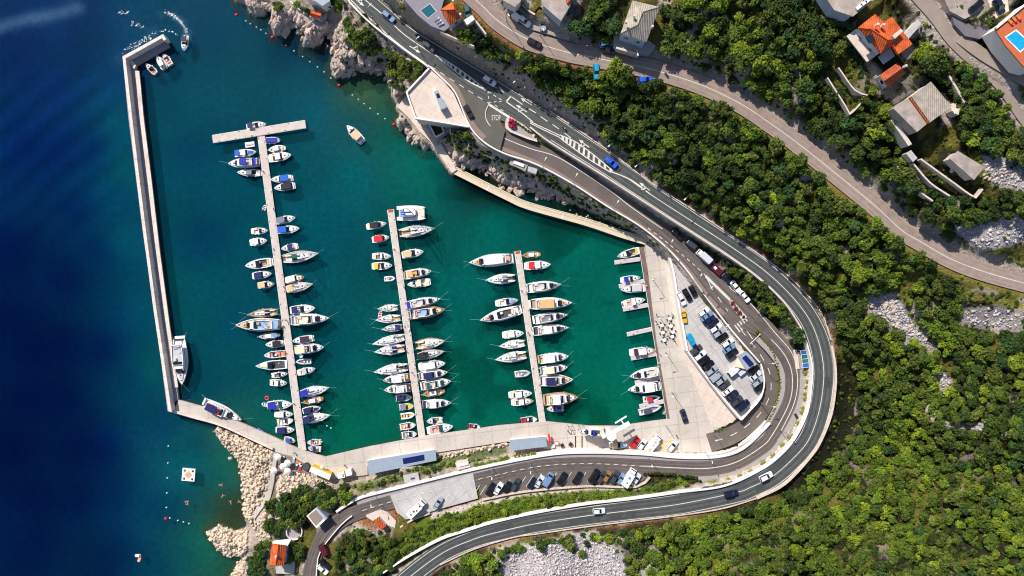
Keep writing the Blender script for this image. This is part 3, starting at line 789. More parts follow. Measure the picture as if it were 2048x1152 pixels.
# wheel tracks polished and oiled into the lanes, and dark repair patches
M_WEAR = mat("asphalt_wheel_wear", lin(70, 73, 74), .75, var=.25, scale=.5, spec=.25); M_WEARB = mat("asphalt_warm_wear", lin(92, 84, 82), .8, var=.25, scale=.5, spec=.2); M_WEARH = mat("asphalt_worn_wear", lin(146, 128, 121), .9, var=.2, scale=.5, spec=.15)
for pth, hl, hr, mm in ((MAIN, MAIN_L, MAIN_R, M_WEAR), (LOW[40:], LOW_L[40:], LOW_R[40:], M_WEARB), (HILL, HILL_L, HILL_R, M_WEARH)):
    wk = MB()
    for f, hw_ in ((-.72, hl), (-.30, hl), (.30, hr), (.72, hr)): strip(wk, pth, f * hw_ - .28, f * hw_ + .28, .008)
    rq = random.Random(5)
    for _ in range(16):
        i = rq.randrange(4, len(pth) - 14); n = rq.randrange(3, 9); f = rq.choice((-.5, .5)); w = hl[i] * .4
        strip(wk, pth[i:i + n], f * 2 * w - w * .8, f * 2 * w + w * .8, .014 + .0005 * _)
    wk.build("road_surface_wear", [mm], **ST)

# ---------------------------------------------------------------- painted markings
MK = MB()
def mline(px, path, w=.28, dz=.03, broken=None):
    pts = smooth_path([on(path, x, y) for x, y in px], 1.0) if len(px) > 2 else np.array([tuple(on(path, *px[0])), tuple(on(path, *px[1]))])
    if broken: dashes(MK, pts, 0, w, dz, *broken)
    else: strip(MK, pts, -w / 2, w / 2, dz)
def bar(px0, px1, path, w, dz=.035, z=None):
    a = on(path, *px0) if z is None else P(*px0, z); b = on(path, *px1) if z is None else P(*px1, z)
    strip(MK, np.array([tuple(a), tuple(b)]), -w / 2, w / 2, dz)
def cut(path, px0, px1):
    i = [int(np.argmin([np.hypot(*(np.array(PX(q)) - np.array(p))) for q in path])) for p in (px0, px1)]
    return min(i), max(i) + 1
i0, i1 = cut(MAIN, (1262, 360), (770, 1200))
strip(MK, MAIN[i0:i1], -.12, .12, .03)
mline([(690,-40),(731,0),(770,33),(806,67),(847,96),(880,116)], MAIN, .3)
strip(MK, MAIN, -MAIN_L + .06, -MAIN_L + .24, .03)
i2, i3 = cut(MAIN, (1105, 270), (770, 1200))
strip(MK, MAIN[i2:i3], MAIN_R[i2:i3] - .24, MAIN_R[i2:i3] - .06, .03)
mline([(660,-40),(702,0),(748,45),(800,90),(843,121)], MAIN, .3)
mline([(843,121),(890,151),(935,180),(990,215)], MAIN, .25, .05, (1.9, 1.9))
def hatch(up, lo, n, path=MAIN):
    mline(up, path, .35); mline(lo, path, .35)
    for k in range(n):
        t = (k + .6) / n
        def at(l, t):
            q = t * (len(l) - 1); i = min(int(q), len(l) - 2); f = q - i
            return (l[i][0] * (1 - f) + l[i + 1][0] * f, l[i][1] * (1 - f) + l[i + 1][1] * f)
        bar(at(up, t), at(lo, min(1, t + .35 / n)), path, .75)
hatch([(879,113),(905,129),(945,158),(973,181)], [(879,117),(902,136),(938,163),(973,181)], 12)
hatch([(1120,270),(1150,283),(1185,308),(1225,341)], [(1120,276),(1145,295),(1180,320),(1222,345)], 11)
mline([(1060,243),(1090,257),(1120,271)], MAIN, .3); mline([(1060,246),(1090,261),(1120,275)], MAIN, .3)
mline([(1222,343),(1262,360),(1300,388)], MAIN, .4)
mline([(1013,203),(1022,192)], MAIN, .5); mline([(1013,204),(1040,223),(1066,244)], MAIN, .35); mline([(1022,193),(1045,209)], MAIN, .3)
mline([(1057,217),(1072,226)], MAIN, .3); mline([(1081,233),(1095,243)], MAIN, .3); mline([(1105,249),(1118,258)], MAIN, .3); mline([(1129,266),(1142,276)], MAIN, .3)
mline([(976,182),(990,192),(1008,203)], MAIN, .25, .05, (1.2, 1)); mline([(985,172),(1000,180),(1016,190)], MAIN, .25, .05, (1.6, 1.4))
mline([(977,205),(988,204),(1010,202)], MAIN, .25, .06, (.9, .9)); mline([(976,182),(977,195),(979,206)], MAIN, .25, .06, (.9, .9))
mline([(978,209),(1000,223),(1019,235)], MAIN, .8, .06)
mline([(990,210),(1005,221),(1018,229)], MAIN, .22, .06, (1.2, 1.2))
mline([(978,209),(971,225),(974,243),(988,261)], LOW, .28, .45); mline([(988,261),(1010,277),(1060,297),(1120,317),(1214,377),(1262,414),(1325,458)], LOW, .28, .05)
def arrow(px, ang, path, L=4.5, turn=0):
    """road arrow pointing along image angle ang (degrees, 0 = image right, 90 = up)"""
    o = on(path, *px); a = math.radians(ang); c, s = math.cos(a), math.sin(a)
    def q(x, y): return (o[0] + x * c - y * s, o[1] + x * s + y * c, o[2] + .035)
    MK.add([q(-L / 2, -.16), q(L / 2 - 1.6, -.16), q(L / 2 - 1.6, .16), q(-L / 2, .16)], [(0, 1, 2, 3)])
    MK.add([q(L / 2 - 1.6, -.6), q(L / 2, 0), q(L / 2 - 1.6, .6)], [(0, 1, 2)])
    if turn:
        MK.add([q(-.6, .0), q(.3, .9 * turn), q(-.1, 1.1 * turn), q(-1.0, .1 * turn)], [(0, 1, 2, 3)])
        MK.add([q(.7, .7 * turn), q(.2, 1.7 * turn), q(-.5, .9 * turn)], [(0, 1, 2)])
arrow((1052,203), 147, MAIN); arrow((1043,217), 147, MAIN, turn=1); arrow((1168,287), 143, MAIN, turn=1); arrow((1289,373), 143, MAIN, turn=1); arrow((830,99), -32, MAIN, turn=1); arrow((718,4), -38, MAIN, turn=1)
strip(MK, HILL, -.1, .1, .03)
mline([(1296,456),(1330,482),(1372,516),(1408,548)], LOW, .28, .05, (1.3, 1.2)); mline([(1408,548),(1412,553),(1425,580)], LOW, .28, .06)
mline([(1398,508),(1420,529),(1445,556),(1465,582)], LOW, .24, .05, (1.6, 1.5))
mline([(1465,580),(1501,607),(1548,663),(1583,705),(1594,745),(1594,780),(1585,815),(1562,862)], LOW, .26, .05)
bar((1411,552), (1460,600), LOW, .9, .06); mline([(1436,594),(1443,605)], LOW, .28, .06); mline([(1452,617),(1468,640)], LOW, .28, .06); bar((1452,654),(1470,640), LOW, .4, .07)
for k in range(5):
    bar((1469 + 5 * k, 650 - 3.6 * k), (1480 + 5 * k, 664 - 3.6 * k), RAMP, .5, .1)
mline([(1493,662),(1496,665),(1505,678)], RAMP, .28, .1); bar((1493,661),(1500,655), RAMP, .3, .1)
dashes(MK, RAMP, 0, .28, .05, 2.6, 3.0, 8)
i4, i5 = cut(LOW, (1540, 675), (1290, 932))
strip(MK, LOW[i4:i5], -.13, .13, .03)
i6, i7 = cut(LOW, (1290, 932), (722, 1022))
dashes(MK, LOW[i6:i7], 0, .24, .31, 1.5, 1.5)
for k in range(27):                                                   # bay lines of the roadside parking
    t = k / 26
    x = 868 + t * 398
    y = np.interp(x, [860, 960, 1050, 1170, 1260], [1018, 990, 974, 964, 966])
    dx, dy = 16, -25
    bar((x, y), (x + dx, y + dy), LOW, .2, .0, z=PARKZ + .03 + (.34 if x < 948 else 0))
    if x > 948: bar((x + dx - 3, y + dy + .5), (x + dx + 3.5, y + dy - .8), LOW, .2, .0, z=PARKZ + .03)
for k in range(14):                                                   # bays of the upper car park
    x, y = 1396 + k * 6.9, 712 + k * 9.2
    bar((x, y), (x + 20, y - 15), LOW, .2, 0, z=LOTZ + .03)
for k in range(13):
    x, y = 1393 + k * 8.6, 620 + k * 11.3
    if 720 < y < 752: continue
    bar((x, y), (x + 20, y - 14), LOW, .2, 0, z=LOTZ + .03); bar((x - 2, y - 3), (x + 2, y + 3), LOW, .2, 0, z=LOTZ + .035)
def lotline(px, br): 
    pts = np.array([tuple(P(x, y, LOTZ)) for x, y in px]); dashes(MK, pts, 0, .24, .03, *br)
lotline([(1378,640),(1420,700),(1470,765),(1500,800)], (1.6, 2.2)); lotline([(1388,635),(1430,695),(1478,760)], (1.0, 3.2))
bar((1357,620),(1366,612), LOW, .2, 0, z=LOTZ + .03); bar((1372,627),(1411,597), LOW, .2, 0, z=LOTZ + .03); bar((1385,607),(1402,594), LOW, .2, 0, z=LOTZ + .03)
MK.build("road_markings", [M_LINE], **ST)
# STOP painted on the asphalt, read from the waiting lane
def letters(txt, px, ang, size, z, name):
    cu = bpy.data.curves.new(name, 'FONT'); cu.body = txt; cu.size = size; cu.align_x = 'CENTER'; cu.align_y = 'CENTER'
    o = bpy.data.objects.new(name, cu); COL.objects.link(o); o.location = P(*px, z); o.rotation_euler = (0, 0, ang); o.scale = (.62, 1.25, 1)
    dg = bpy.context.evaluated_depsgraph_get(); m = bpy.data.meshes.new_from_object(o.evaluated_get(dg))
    m.materials.clear(); m.materials.append(M_LINE)
    n = bpy.data.objects.new(name, m); n.location = o.location; n.rotation_euler = o.rotation_euler; n.scale = o.scale
    COL.objects.link(n); bpy.data.objects.remove(o); tag(n, **ST)
letters("STOP", (992, 236), 0, 2.1, 12.80, "road_markings")
YM = MB()
for k in range(5):
    a = P(1322 + .3 * k, 884 + 4 * k, QZ + .03); b = P(1329, 881 + 4 * k, QZ + .03)
    strip(YM, np.array([tuple(a), tuple(b)]), -.2, .2, 0)
for a, b in (((1340,884),(1352,880)),((1341,888),(1348,885))):
    strip(YM, np.array([tuple(P(*a, QZ + .03)), tuple(P(*b, QZ + .03))]), -.4, .4, 0)
YM.build("road_markings", [M_YLINE], **ST)
STN = MB()
for a, b in ((1195,893),(1410,930),(1548,856),(1572,800),(1565,762)): pass

# ---------------------------------------------------------------- quay, lot, breakwater
slab("quay_pavement", [(345,806),(357,800),(420,818),(560,880),(602,900),(650,914),(740,893),(852,872),(1000,851),(1092,843),(1180,852),(1240,852),(1300,843),(1340,838),(1313,680),(1290,490),(1300,484),(1332,498),(1346,545),(1354,595),(1369,672),(1376,704),(1408,749),(1443,794),(1483,842),(1440,856),(1428,862),(1424,908),(1340,907),(1180,897),(1095,898),(1015,883),(868,906),(735,932),(735,950),(660,958),(622,936),(548,902),(440,852),(345,826)], QZ, [M_QUAY], 4.2, M_ALGAE, **ST)
slab("quay_paving", [(1337,502),(1347,543),(1355,592),(1369,671),(1375,703),(1408,748),(1443,793),(1482,841),(1432,857),(1422,851),(1396,781),(1370,721),(1353,660),(1336,580),(1330,525)], QZ + .09, [M_PAVE], .4, **ST)
slab("car_park_pavement", FLATS[2][0][:8] + [(1510,812),(1524,790),(1529,761),(1521,728),(1487,690),(1455,652),(1405,586),(1360,522)], LOTZ, [M_LOT], 5, **ST)

def wall(name, px, zt, zb, th, m, path=None, label=None, cat="wall", closed=False, sharp=False, **kw):
    """low wall along photo pixels; zt/zb heights, or above the given road when path is set"""
    if path is not None: pts = [on(path, x, y, zt) for x, y in px]
    else: pts = [P(x, y, zt) for x, y in px]
    if closed: pts.append(pts[0])
    pp = smooth_path(pts, 2.0) if len(pts) > 2 and not closed and not sharp else np.array([tuple(p) for p in pts])
    mb = MB(); dep = (zt - zb)
    if closed:
        for i in range(len(pp) - 1): strip(mb, pp[i:i + 2], -th / 2, th / 2, .001 * i, dep)
    else: strip(mb, pp, -th / 2, th / 2, 0, dep)
    return mb.build(name, [m], label=label, cat=cat, **kw)

# breakwater: sea wall, sunken walk, quay edge
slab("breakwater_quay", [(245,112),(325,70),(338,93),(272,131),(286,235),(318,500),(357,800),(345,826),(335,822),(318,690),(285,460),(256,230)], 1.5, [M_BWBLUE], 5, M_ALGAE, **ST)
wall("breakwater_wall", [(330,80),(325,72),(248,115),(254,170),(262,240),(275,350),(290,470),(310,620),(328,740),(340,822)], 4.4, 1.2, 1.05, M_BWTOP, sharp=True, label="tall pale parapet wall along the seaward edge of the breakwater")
wall("breakwater_edge_wall", [(274,142),(277,170),(283,235),(300,370),(315,500),(335,650),(352,775)], 1.75, 1.3, 1.45, M_BWTOP, sharp=True, label="low pale kerb wall along the harbour edge of the breakwater")
slab("breakwater_step", [(262,118),(272,131),(268,138),(258,124)], 2.1, [M_BWTOP], 1, label="short concrete stair block at the bend of the breakwater", cat="steps")
wall("quay_parapet", [(338,820),(380,833),(440,850),(500,877),(545,898)], 2.5, 1.0, .7, M_BWTOP, label="pale parapet on the rock side of the landing quay")
# car-park wall, ramp wall, hedges, parapets
wall("white_car_park_wall", [(1334,497),(1347,543),(1355,592),(1369,670),(1375,702)], LOTZ + .9, 1.2, .7, M_WHITE, label="white wall between car park and promenade, straight upper stretch")
wall("white_ramp_wall", [(1376,703),(1408,747),(1443,792),(1483,840)], LOTZ + .9, 1.2, .6, M_WHITE, label="white wall below the slanting row of cars in the car park")
wall("curved_car_park_wall", [(1483,840),(1503,818),(1522,795),(1529,761),(1522,728)], LOTZ + 1.0, 1.0, .5, M_WHITE, label="curved white wall at the round end of the car park")
wall("car_park_kerb_wall", [(1520,725),(1487,688),(1455,650),(1405,584),(1360,522)], LOTZ + 1.7, 3.8, .5, M_WHITE, label="white kerb wall between car park and lower road")
wall("white_parapet", [(856,130),(885,157),(910,184),(927,224),(941,255),(968,284),(1010,307),(1072,328),(1145,367),(1214,412),(1280,452),(1332,494),(1372,538),(1405,584)], .85, -.6, .45, M_WHITE, path=LOW, label="long white parapet on the sea edge of the lower road")
wall("white_parapet", [(690,-10),(701,6),(740,45),(800,92),(845,125),(857,133)], .9, -1.5, .5, M_WHITE, path=MAIN, label="white parapet on the cliff edge of the main road by the villas")
wall("white_parapet", [(1060,254),(1100,284),(1204,349),(1348,442),(1467,519),(1530,567),(1572,609),(1601,653)], .85, -1.5, .5, M_PAVE, path=MAIN, label="pale parapet between the main road and the lower road")
wall("white_parapet", [(1601,653),(1615,690),(1625,734),(1623,776),(1615,826),(1590,878),(1560,912),(1522,940),(1450,972),(1360,985),(1260,999),(1172,1009),(1068,1027),(985,1046),(930,1063),(880,1080),(815,1115),(760,1150)], .8, -1.5, .45, M_WHITE, path=MAIN, label="low white parapet on the inner side of the main road bend")
wall("outer_road_wall", [(1664,692),(1671,734),(1671,776),(1663,828),(1644,878),(1622,913),(1570,968),(1514,997)], .95, -6.5, .75, M_PAVE, path=MAIN, label="tall retaining wall round the outside of the main road bend")
wall("road_edge_kerb", [(1514,997),(1447,1017),(1360,1031),(1260,1043),(1172,1054),(1068,1069),(1027,1075),(950,1098),(880,1130)], .35, -.6, .3, M_STONE, path=MAIN, label="pale kerb below the main road beside the scree slope")
wall("road_edge_kerb", [(1100,222),(1217,301),(1300,364),(1413,437),(1540,524),(1592,566),(1642,624),(1662,680)], .4, -.6, .35, M_STONE, path=MAIN, label="stone kerb at the foot of the wooded slope above the main road")
i8, i9 = cut(LOW, (1530, 664), (722, 1022))
strip(MB(), LOW[i8:i9], LOW_R[i8:i9] + .15, LOW_R[i8:i9] + 1.9, .14, .4).build("pavement", [M_GREYWALK], **ST)
jp = smooth_path([P(x, y, 12.84) for x, y in [(860,135),(886,158),(911,185),(928,225),(943,255),(966,280)]], 1.5)
strip(MB(), jp, -1.7, 0, 0, .4).build("pavement", [M_WALK], **ST)
i10, i11 = cut(LOW, (960, 250), (1470, 615))
strip(MB(), LOW[i10:i11], LOW_R[i10:i11] - .9, LOW_R[i10:i11] + .5, .13, .4).build("pavement", [M_WALK], **ST)
i12, i13 = cut(LOW, (1575, 720), (1400, 937))
strip(MB(), LOW[i12:i13], -LOW_L[i12:i13] - 2.3, -LOW_L[i12:i13] - .1, .13, .5).build("pavement", [M_GREYWALK], **ST)
wall("white_quay_parapet", [(1540,846),(1531,856),(1485,898),(1433,914),(1360,915),(1280,908),(1183,905),(1110,908),(1027,922),(943,940),(871,957),(800,975),(725,994),(698,1007),(672,1024)], .9, -5.2, .8, M_WHITE, path=LOW, label="white wall with rail between the lower road and the quay")
wall("boundary_wall", [(704,1032),(681,1051),(642,1100),(634,1130),(632,1160)], .8, -.8, .3, M_WHITE, path=LOW, label="thin pale wall along the shaded lower road by the parked cars")
wall("terrace_wall", [(860,1027),(825,1040),(800,1055)], 6.6, 5, .5, M_STONE, label="short stone wall below the concrete apron")
wall("bank_wall", [(964,1000),(1047,984),(1172,973),(1272,974),(1300,955)], 6.7, 5.2, .6, M_STONE, label="pale stone retaining wall behind the roadside parking row")

# viewing platform and its building
slab("platform_pavement", [(858,137),(885,160),(907,186),(924,224),(938,252),(831,235),(813,184)], 12.72, [M_PAVE], 9, label="pale concrete viewing platform above the rocky shore", cat="platform")
wall("platform_parapet", [(858,136),(813,184),(831,236),(885,244),(938,253)], 13.6, 12.2, .55, M_WHITE, label="white parapet round the viewing platform", sharp=True)
pv = empty("pavilion", P(881, 196, 12.72), label="small pavilion with zinc roof and white end on the viewing platform", cat="pavilion")
def local(parent, px, z):
    c = parent.location
    return [(v[0] - c.x, v[1] - c.y) for v in (P(x, y, z) for x, y in px)]
MB().prism(local(pv, [(864,178),(869,174),(891,214),(880,217)], 15), 0, 2.6).build("wall", [M_WHITE], pv)
MB().prism(local(pv, [(867,183),(875,180),(894,214),(881,219)], 15.6), 2.6, 2.9).build("roof", [M_ZINC], pv)
MB().prism(local(pv, [(872,188),(877,186),(880,193),(874,195)], 15.9), 2.9, 3.25).build("skylight", [M_GLASS], pv)
# seaside promenade below
slab("promenade_deck", [(795,214),(812,190),(832,238),(872,246),(868,262),(880,284),(914,339),(904,346),(860,283),(838,262),(820,238)], 2.3, [M_PAVE], 5, label="pale stepped promenade deck under the viewing platform", cat="promenade")
slab("promenade_terrace", [(843,236),(900,246),(937,254),(933,262),(902,258),(898,268),(880,277),(872,284),(860,262)], 4.2, [M_GREYWALK], 3, label="grey terrace behind the promenade deck with planted opening", cat="terrace")
wall("planter_wall", [(858,248),(883,252),(888,265),(871,274)], 4.9, 3.6, .5, M_WHITE, label="white five-sided planter wall on the terrace below the platform", closed=True)
slab("planter_soil", [(860,249),(882,253),(886,264),(872,272)], 4.4, [mat("dark_soil", lin(40, 52, 24), .95, var=.3, scale=2)], 1, label="dark planted bed inside the white planter wall", cat="planter")
wall("terrace_back_wall", [(900,258),(902,276),(922,287),(940,291),(962,305),(1000,320)], 6.5, 4.0, .45, M_WHITE, label="thin winding white wall in the planted slope below the lower road")
bw = MB()
bwp = [((904,346),(914,338)),((1012,400),(1020,381)),((1056,419),(1062,397)),((1170,451),(1176,437)),((1241,475),(1250,460)),((1292,490),(1298,478))]
out = [P(*a, 1.75) for a, _ in bwp]; inn = [P(*b, 1.75) for _, b in bwp]
o_ = smooth_path(out, 2); 
strip(bw, o_, -2.7, 0, 0, .5)
bw.build("boardwalk", [M_TIMBER], label="long pale timber boardwalk along the harbour edge", cat="boardwalk")
for k in range(0, len(o_), 9):
    pass
pls = MB()
n_ = sideways(o_)
for i in range(4, len(o_) - 2, 6):
    a = o_[i]; pls.cyl(a[0] - n_[i, 0] * 1.1, a[1] - n_[i, 1] * 1.1, -4, 1.2, .22)
pls.build_each("pile", [M_PIERS], parent=bpy.data.objects["boardwalk"])
rl = MB()
for i in range(2, len(o_) - 1, 3):
    a = o_[i] - np.array([n_[i, 0], n_[i, 1], 0]) * 2.2; rl.box(a[0], a[1], 1.75, .08, .08, 1.0)
strip(rl, o_ - np.c_[n_ * 2.2, np.zeros(len(o_))], -.05, .05, 1.02, .06)
rl.build("railing", [M_DARK], parent=bpy.data.objects["boardwalk"])
jt = MB()
for i in range(6, len(o_) - 2, 14):
    b = np.stack([o_[i] - np.array([n_[i, 0], n_[i, 1], 0]) * 2.1, o_[i]]); strip(jt, b, -.18, .18, .02)
jt.build_each("joint_strip", [M_WHITE], parent=bpy.data.objects["boardwalk"])

# traffic island and planting bed at the junction
isl = empty("traffic_island", P(1030, 255, 12.7), label="kerbed island with pink bush at the STOP junction", cat="traffic island")
MB().prism(local(isl, [(1010,245),(1013,236),(1022,234),(1040,243),(1062,262),(1072,272),(1075,284),(1055,278),(1020,264),(1011,256)], 12.9), 0, .18).build("kerb", [M_PAVE], isl)
MB().prism(local(isl, [(1014,245),(1022,237),(1060,264),(1068,278),(1022,260)], 13), .18, .22).build("paving", [M_GREYWALK], isl)
isl2 = empty("traffic_island", P(1475, 620, 5.98), label="long rounded island with dark red shrubs before the zebra crossing", cat="traffic island")
MB().prism(local(isl2, [(1459,602),(1464,600),(1475,612),(1494,634),(1486,642),(1470,622),(1460,609)], 6.1), 0, .2).build("kerb", [M_PAVE], isl2)

# ---------------------------------------------------------------- pontoons
def pier(name, a, b, w, z, label, mats=(M_PIER, M_PIERS), cap=None):
    A, B = P(*a, z), P(*b, z); d = (B - A).normalized(); n = Vector((-d.y, d.x, 0)); L = (B - A).length
    e = empty(name, A, math.atan2(d.y, d.x), label, "pontoon")
    MB().box(L / 2, 0, -.45, L, w, .45).build("deck", [mats[0]], e)
    m = MB(); k = max(2, int(L / 12))
    for i in range(k): m.box((i + .5) * L / k, 0, -1.4, L / k * .82, w * .9, .95)
    m.build_each("float", [mats[1]], e)
    r = MB(); r.box(L / 2, w / 2 + .06, -.32, L, .12, .26); r.box(L / 2, -w / 2 - .06, -.32, L, .12, .26)
    r.build_each("fender_rail", [M_WHITE], e)
    c = MB()
    for i in range(int(L / 6)):
        for s in (-1, 1): c.box(3 + i * 6 + .8 * s, s * (w / 2 - .22), 0, .35, .16, .18)
    c.build_each("cleat", [M_DARK], e)
    p = MB()
    for i in range(1, int(L / 14)):
        p.box(i * 14, (w / 2 - .3) * (-1 if i % 2 else 1), 0, .28, .28, 1.1)
    p.build_each("service_post", [M_WHITE], e)
    if cap: MB().box(.55, 0, .001, .9, w * .8, .03).build("red_cap", [mat("red_paint", lin(190, 60, 50), .6)], e)
    return e
pier("pontoon", (521, 264), (605, 901), 2.45, .75, "long pale pontoon with the T-shaped head")
pier("pontoon", (425, 278), (611, 248), 2.7, 1.1, "wide crosswise pontoon forming the T-shaped head", (M_PIER, M_PIERS))
pier("pontoon", (781, 419), (844, 874), 2.2, .75, "middle pontoon starting beside the white catamaran", cap=1)
pier("pontoon", (1035, 502), (1085, 845), 2.1, .75, "short pontoon nearest the travelling crane", cap=1)
pier("quayside_pontoon", (1283, 494), (1339, 838), 1.75, .9, "brown timber pontoon running alongside the car park quay", (M_BROWND, M_PIERS))
for i, (a, b) in enumerate([((1229,525),(1280,518)),((1238,573),(1288,562)),((1246,619),(1296,610)),((1254,669),(1304,658)),((1262,717),(1312,708)),((1270,766),(1320,755)),((1279,813),(1327,803))]):
    o = pier("finger_pontoon", a, b, 1.25, .8, "", (mat("finger_deck", lin(196, 182, 184), .9, var=.12), M_PIERS))
    o["label"] = "narrow pale finger pontoon, %s from the boardwalk corner" % ["first", "second", "third", "fourth", "fifth", "sixth", "seventh"][i]
    o["group"] = "finger pontoons off the brown quayside pontoon"
# ---------------------------------------------------------------- boats
BC = dict(white=lin(236, 234, 232), navy=lin(30, 32, 92), blue=lin(20, 92, 200), royal=lin(26, 44, 160), black=lin(34, 30, 38), red=lin(225, 24, 40), grey=lin(120, 126, 144), dgrey=lin(72, 74, 84), beige=lin(214, 186, 146),
          cream=lin(232, 214, 188), green=lin(12, 92, 70), tan=lin(214, 174, 118), orange=lin(206, 126, 66), teak=lin(200, 166, 126), plum=lin(58, 34, 66), sky=lin(140, 176, 214), yellow=lin(236, 190, 66), lgrey=lin(190, 190, 196), pink=lin(214, 164, 158), wood=lin(186, 132, 88))
def bm(c):
    return mat("boat_" + c, BC[c], .35 if c == 'white' else .65, var=.10, scale=.9, spec=.4)
B_GLASS = mat("boat_glass", lin(24, 30, 44), .12, var=.2, scale=1.5, spec=.7)
B_GREENG = mat("green_boat_glass", lin(16, 84, 76), .12, var=.2, scale=1.5, spec=.7)
B_GEL = mat("gelcoat_white", lin(238, 236, 236), .3, var=.05, scale=.7, spec=.5)
B_NONSKID = mat("nonskid_deck", lin(218, 218, 222), .6, var=.08, scale=1.2)
B_TEAK = mat("teak_deck", lin(204, 178, 150), .75, var=.16, scale=3)
add_tile_rows(B_TEAK, 3.0, .3)

class Boat:
    def __init__(b, kind, L, B, **o):
        b.kind, b.L, b.B, b.o = kind, L, B, o
        b.F = o.get('F', 0.42 + 0.055 * L if kind != 'rib' else .45)
    def w(b, t):
        k = b.kind
        if k in ('sail',):
            r = .66 + .34 * math.sin(min(t / .42, 1) * math.pi / 2) if t < .42 else 1 - ((t - .42) / .58) ** 1.75
        elif k == 'trad':
            r = (1 - ((.5 - t) / .5) ** 2.4 * .62) if t < .5 else 1 - ((t - .5) / .5) ** 2.1
        elif k in ('rib', 'open'):
            r = .92 + .08 * t / .5 if t < .5 else max(0, 1 - ((t - .5) / .5) ** 2.5) ** .75
        else:
            r = (.88 if b.L < 14.5 else .76) + (.12 if b.L < 14.5 else .24) * math.sin(t / .45 * math.pi / 2) if t < .45 else max(0, 1 - ((t - .45) / .55) ** (2.25 if b.L < 11 else 1.85)) ** (.86 if b.L < 11 else .95)
        return b.B / 2 * max(r, 0.012)
    def x(b, t): return (t - .5) * b.L
    def zs(b, t): return b.F * (1 + .28 * t * t)
    def hull(b):
        m = MB(); rg = []
        for i in range(15):
            t = i / 14; t = 1 - (1 - t) ** 1.25
            w = b.w(t); x = b.x(t); z = b.zs(t); rk = .04 * b.L * t ** 3
            rg.append([(x, -w, z), (x - rk, -w * .93, z * .45), (x - rk, -w * .78, -.08), (x - rk * 1.6, 0, -.3 - .02 * b.L), (x - rk, w * .78, -.08), (x - rk, w * .93, z * .45), (x, w, z)])
        m.loft(rg, caps=False, closed=False)
        m.add(rg[0], [tuple(range(7))])
        return m
    def st(b, t0, t1, n=9):
        return [t0 + (t1 - t0) * (1 - (1 - i / n) ** 1.3) for i in range(n + 1)]
    def deck(b, t0, t1, k=1.0, dz=0.0, camber=.06, n=10):
        m = MB(); rg = []
        for t in b.st(t0, t1, n):
            w = b.w(t) * k; z = b.zs(t) + dz
            rg.append([(b.x(t), -w, z), (b.x(t), -w * .5, z + camber * w * .7), (b.x(t), 0, z + camber * w), (b.x(t), w * .5, z + camber * w * .7), (b.x(t), w, z)])
        return m.loft(rg, caps=False, closed=False)
    def rim(b, t0, t1, k, n=6):
        m = MB()
        for s in (-1, 1):
            rg = [[(b.x(t), s * b.w(t), b.zs(t)), (b.x(t), s * b.w(t) * k, b.zs(t) + .02)] for t in b.st(t0, t1, n)]
            m.loft(rg, caps=False, closed=False)
        return m
    def well(b, t0, t1, k, d, n=6):
        m = MB(); rg = []
        for t in b.st(t0, t1, n):
            w = b.w(t) * k; z = b.zs(t) + .02
            rg.append([(b.x(t), -w, z), (b.x(t), -w * .97, z - d), (b.x(t), w * .97, z - d), (b.x(t), w, z)])
        m.loft(rg, caps=False, closed=False)
        m.add(rg[0], [(0, 1, 2, 3)]); m.add(rg[-1], [(3, 2, 1, 0)])
        return m
    def foot(b, t0, t1, k, n=6, sq=False):
        ts = [t0 + (t1 - t0) * i / n for i in range(n + 1)]
        wm = b.w(t0) * k if sq else 1e9
        r = [(b.x(t), min(b.w(t) * k, wm)) for t in ts]
        return [(x, -y) for x, y in r] + [(x, y) for x, y in reversed(r)]
    def block(b, m, poly, z0, z1, s=.86, dx=0.0, sy=None, mid=None):
        cx = sum(p[0] for p in poly) / len(poly)
        sy = s if sy is None else sy
        rg = [[(x, y, z0) for x, y in poly]]
        if mid: rg.append([(cx + (x - cx) * mid + dx * .3, y * mid, z0 + (z1 - z0) * .7) for x, y in poly])
        rg.append([(cx + (x - cx) * s + dx, y * sy, z1) for x, y in poly])
        return m.loft(rg)

def rail(b, t0, h, e, n=7):
    m = MB()
    for s in (-1, 1):
        pts = [(b.x(t) - .05, s * b.w(t) * .93, b.zs(t) + h) for t in b.st(t0, .985, n)]
        m.tube(pts, .035, 4)
        for p in pts[::2]: m.box(p[0], p[1], p[2] - h, .04, .04, h)
    m.build("rail", [M_STEEL], e)

def outboard(b, e, n=1):
    for k in range(n):
        m = MB(); y = 0 if n == 1 else (-.3 + .6 * k)
        m.box(-b.L / 2 - .22, y, b.F * .3, .5, .34, b.F * .75, top=.8); m.box(-b.L / 2 - .22, y, -.5, .14, .12, .7)
        m.build("outboard_motor", [bm(b.o.get('motor', 'dgrey'))], e)

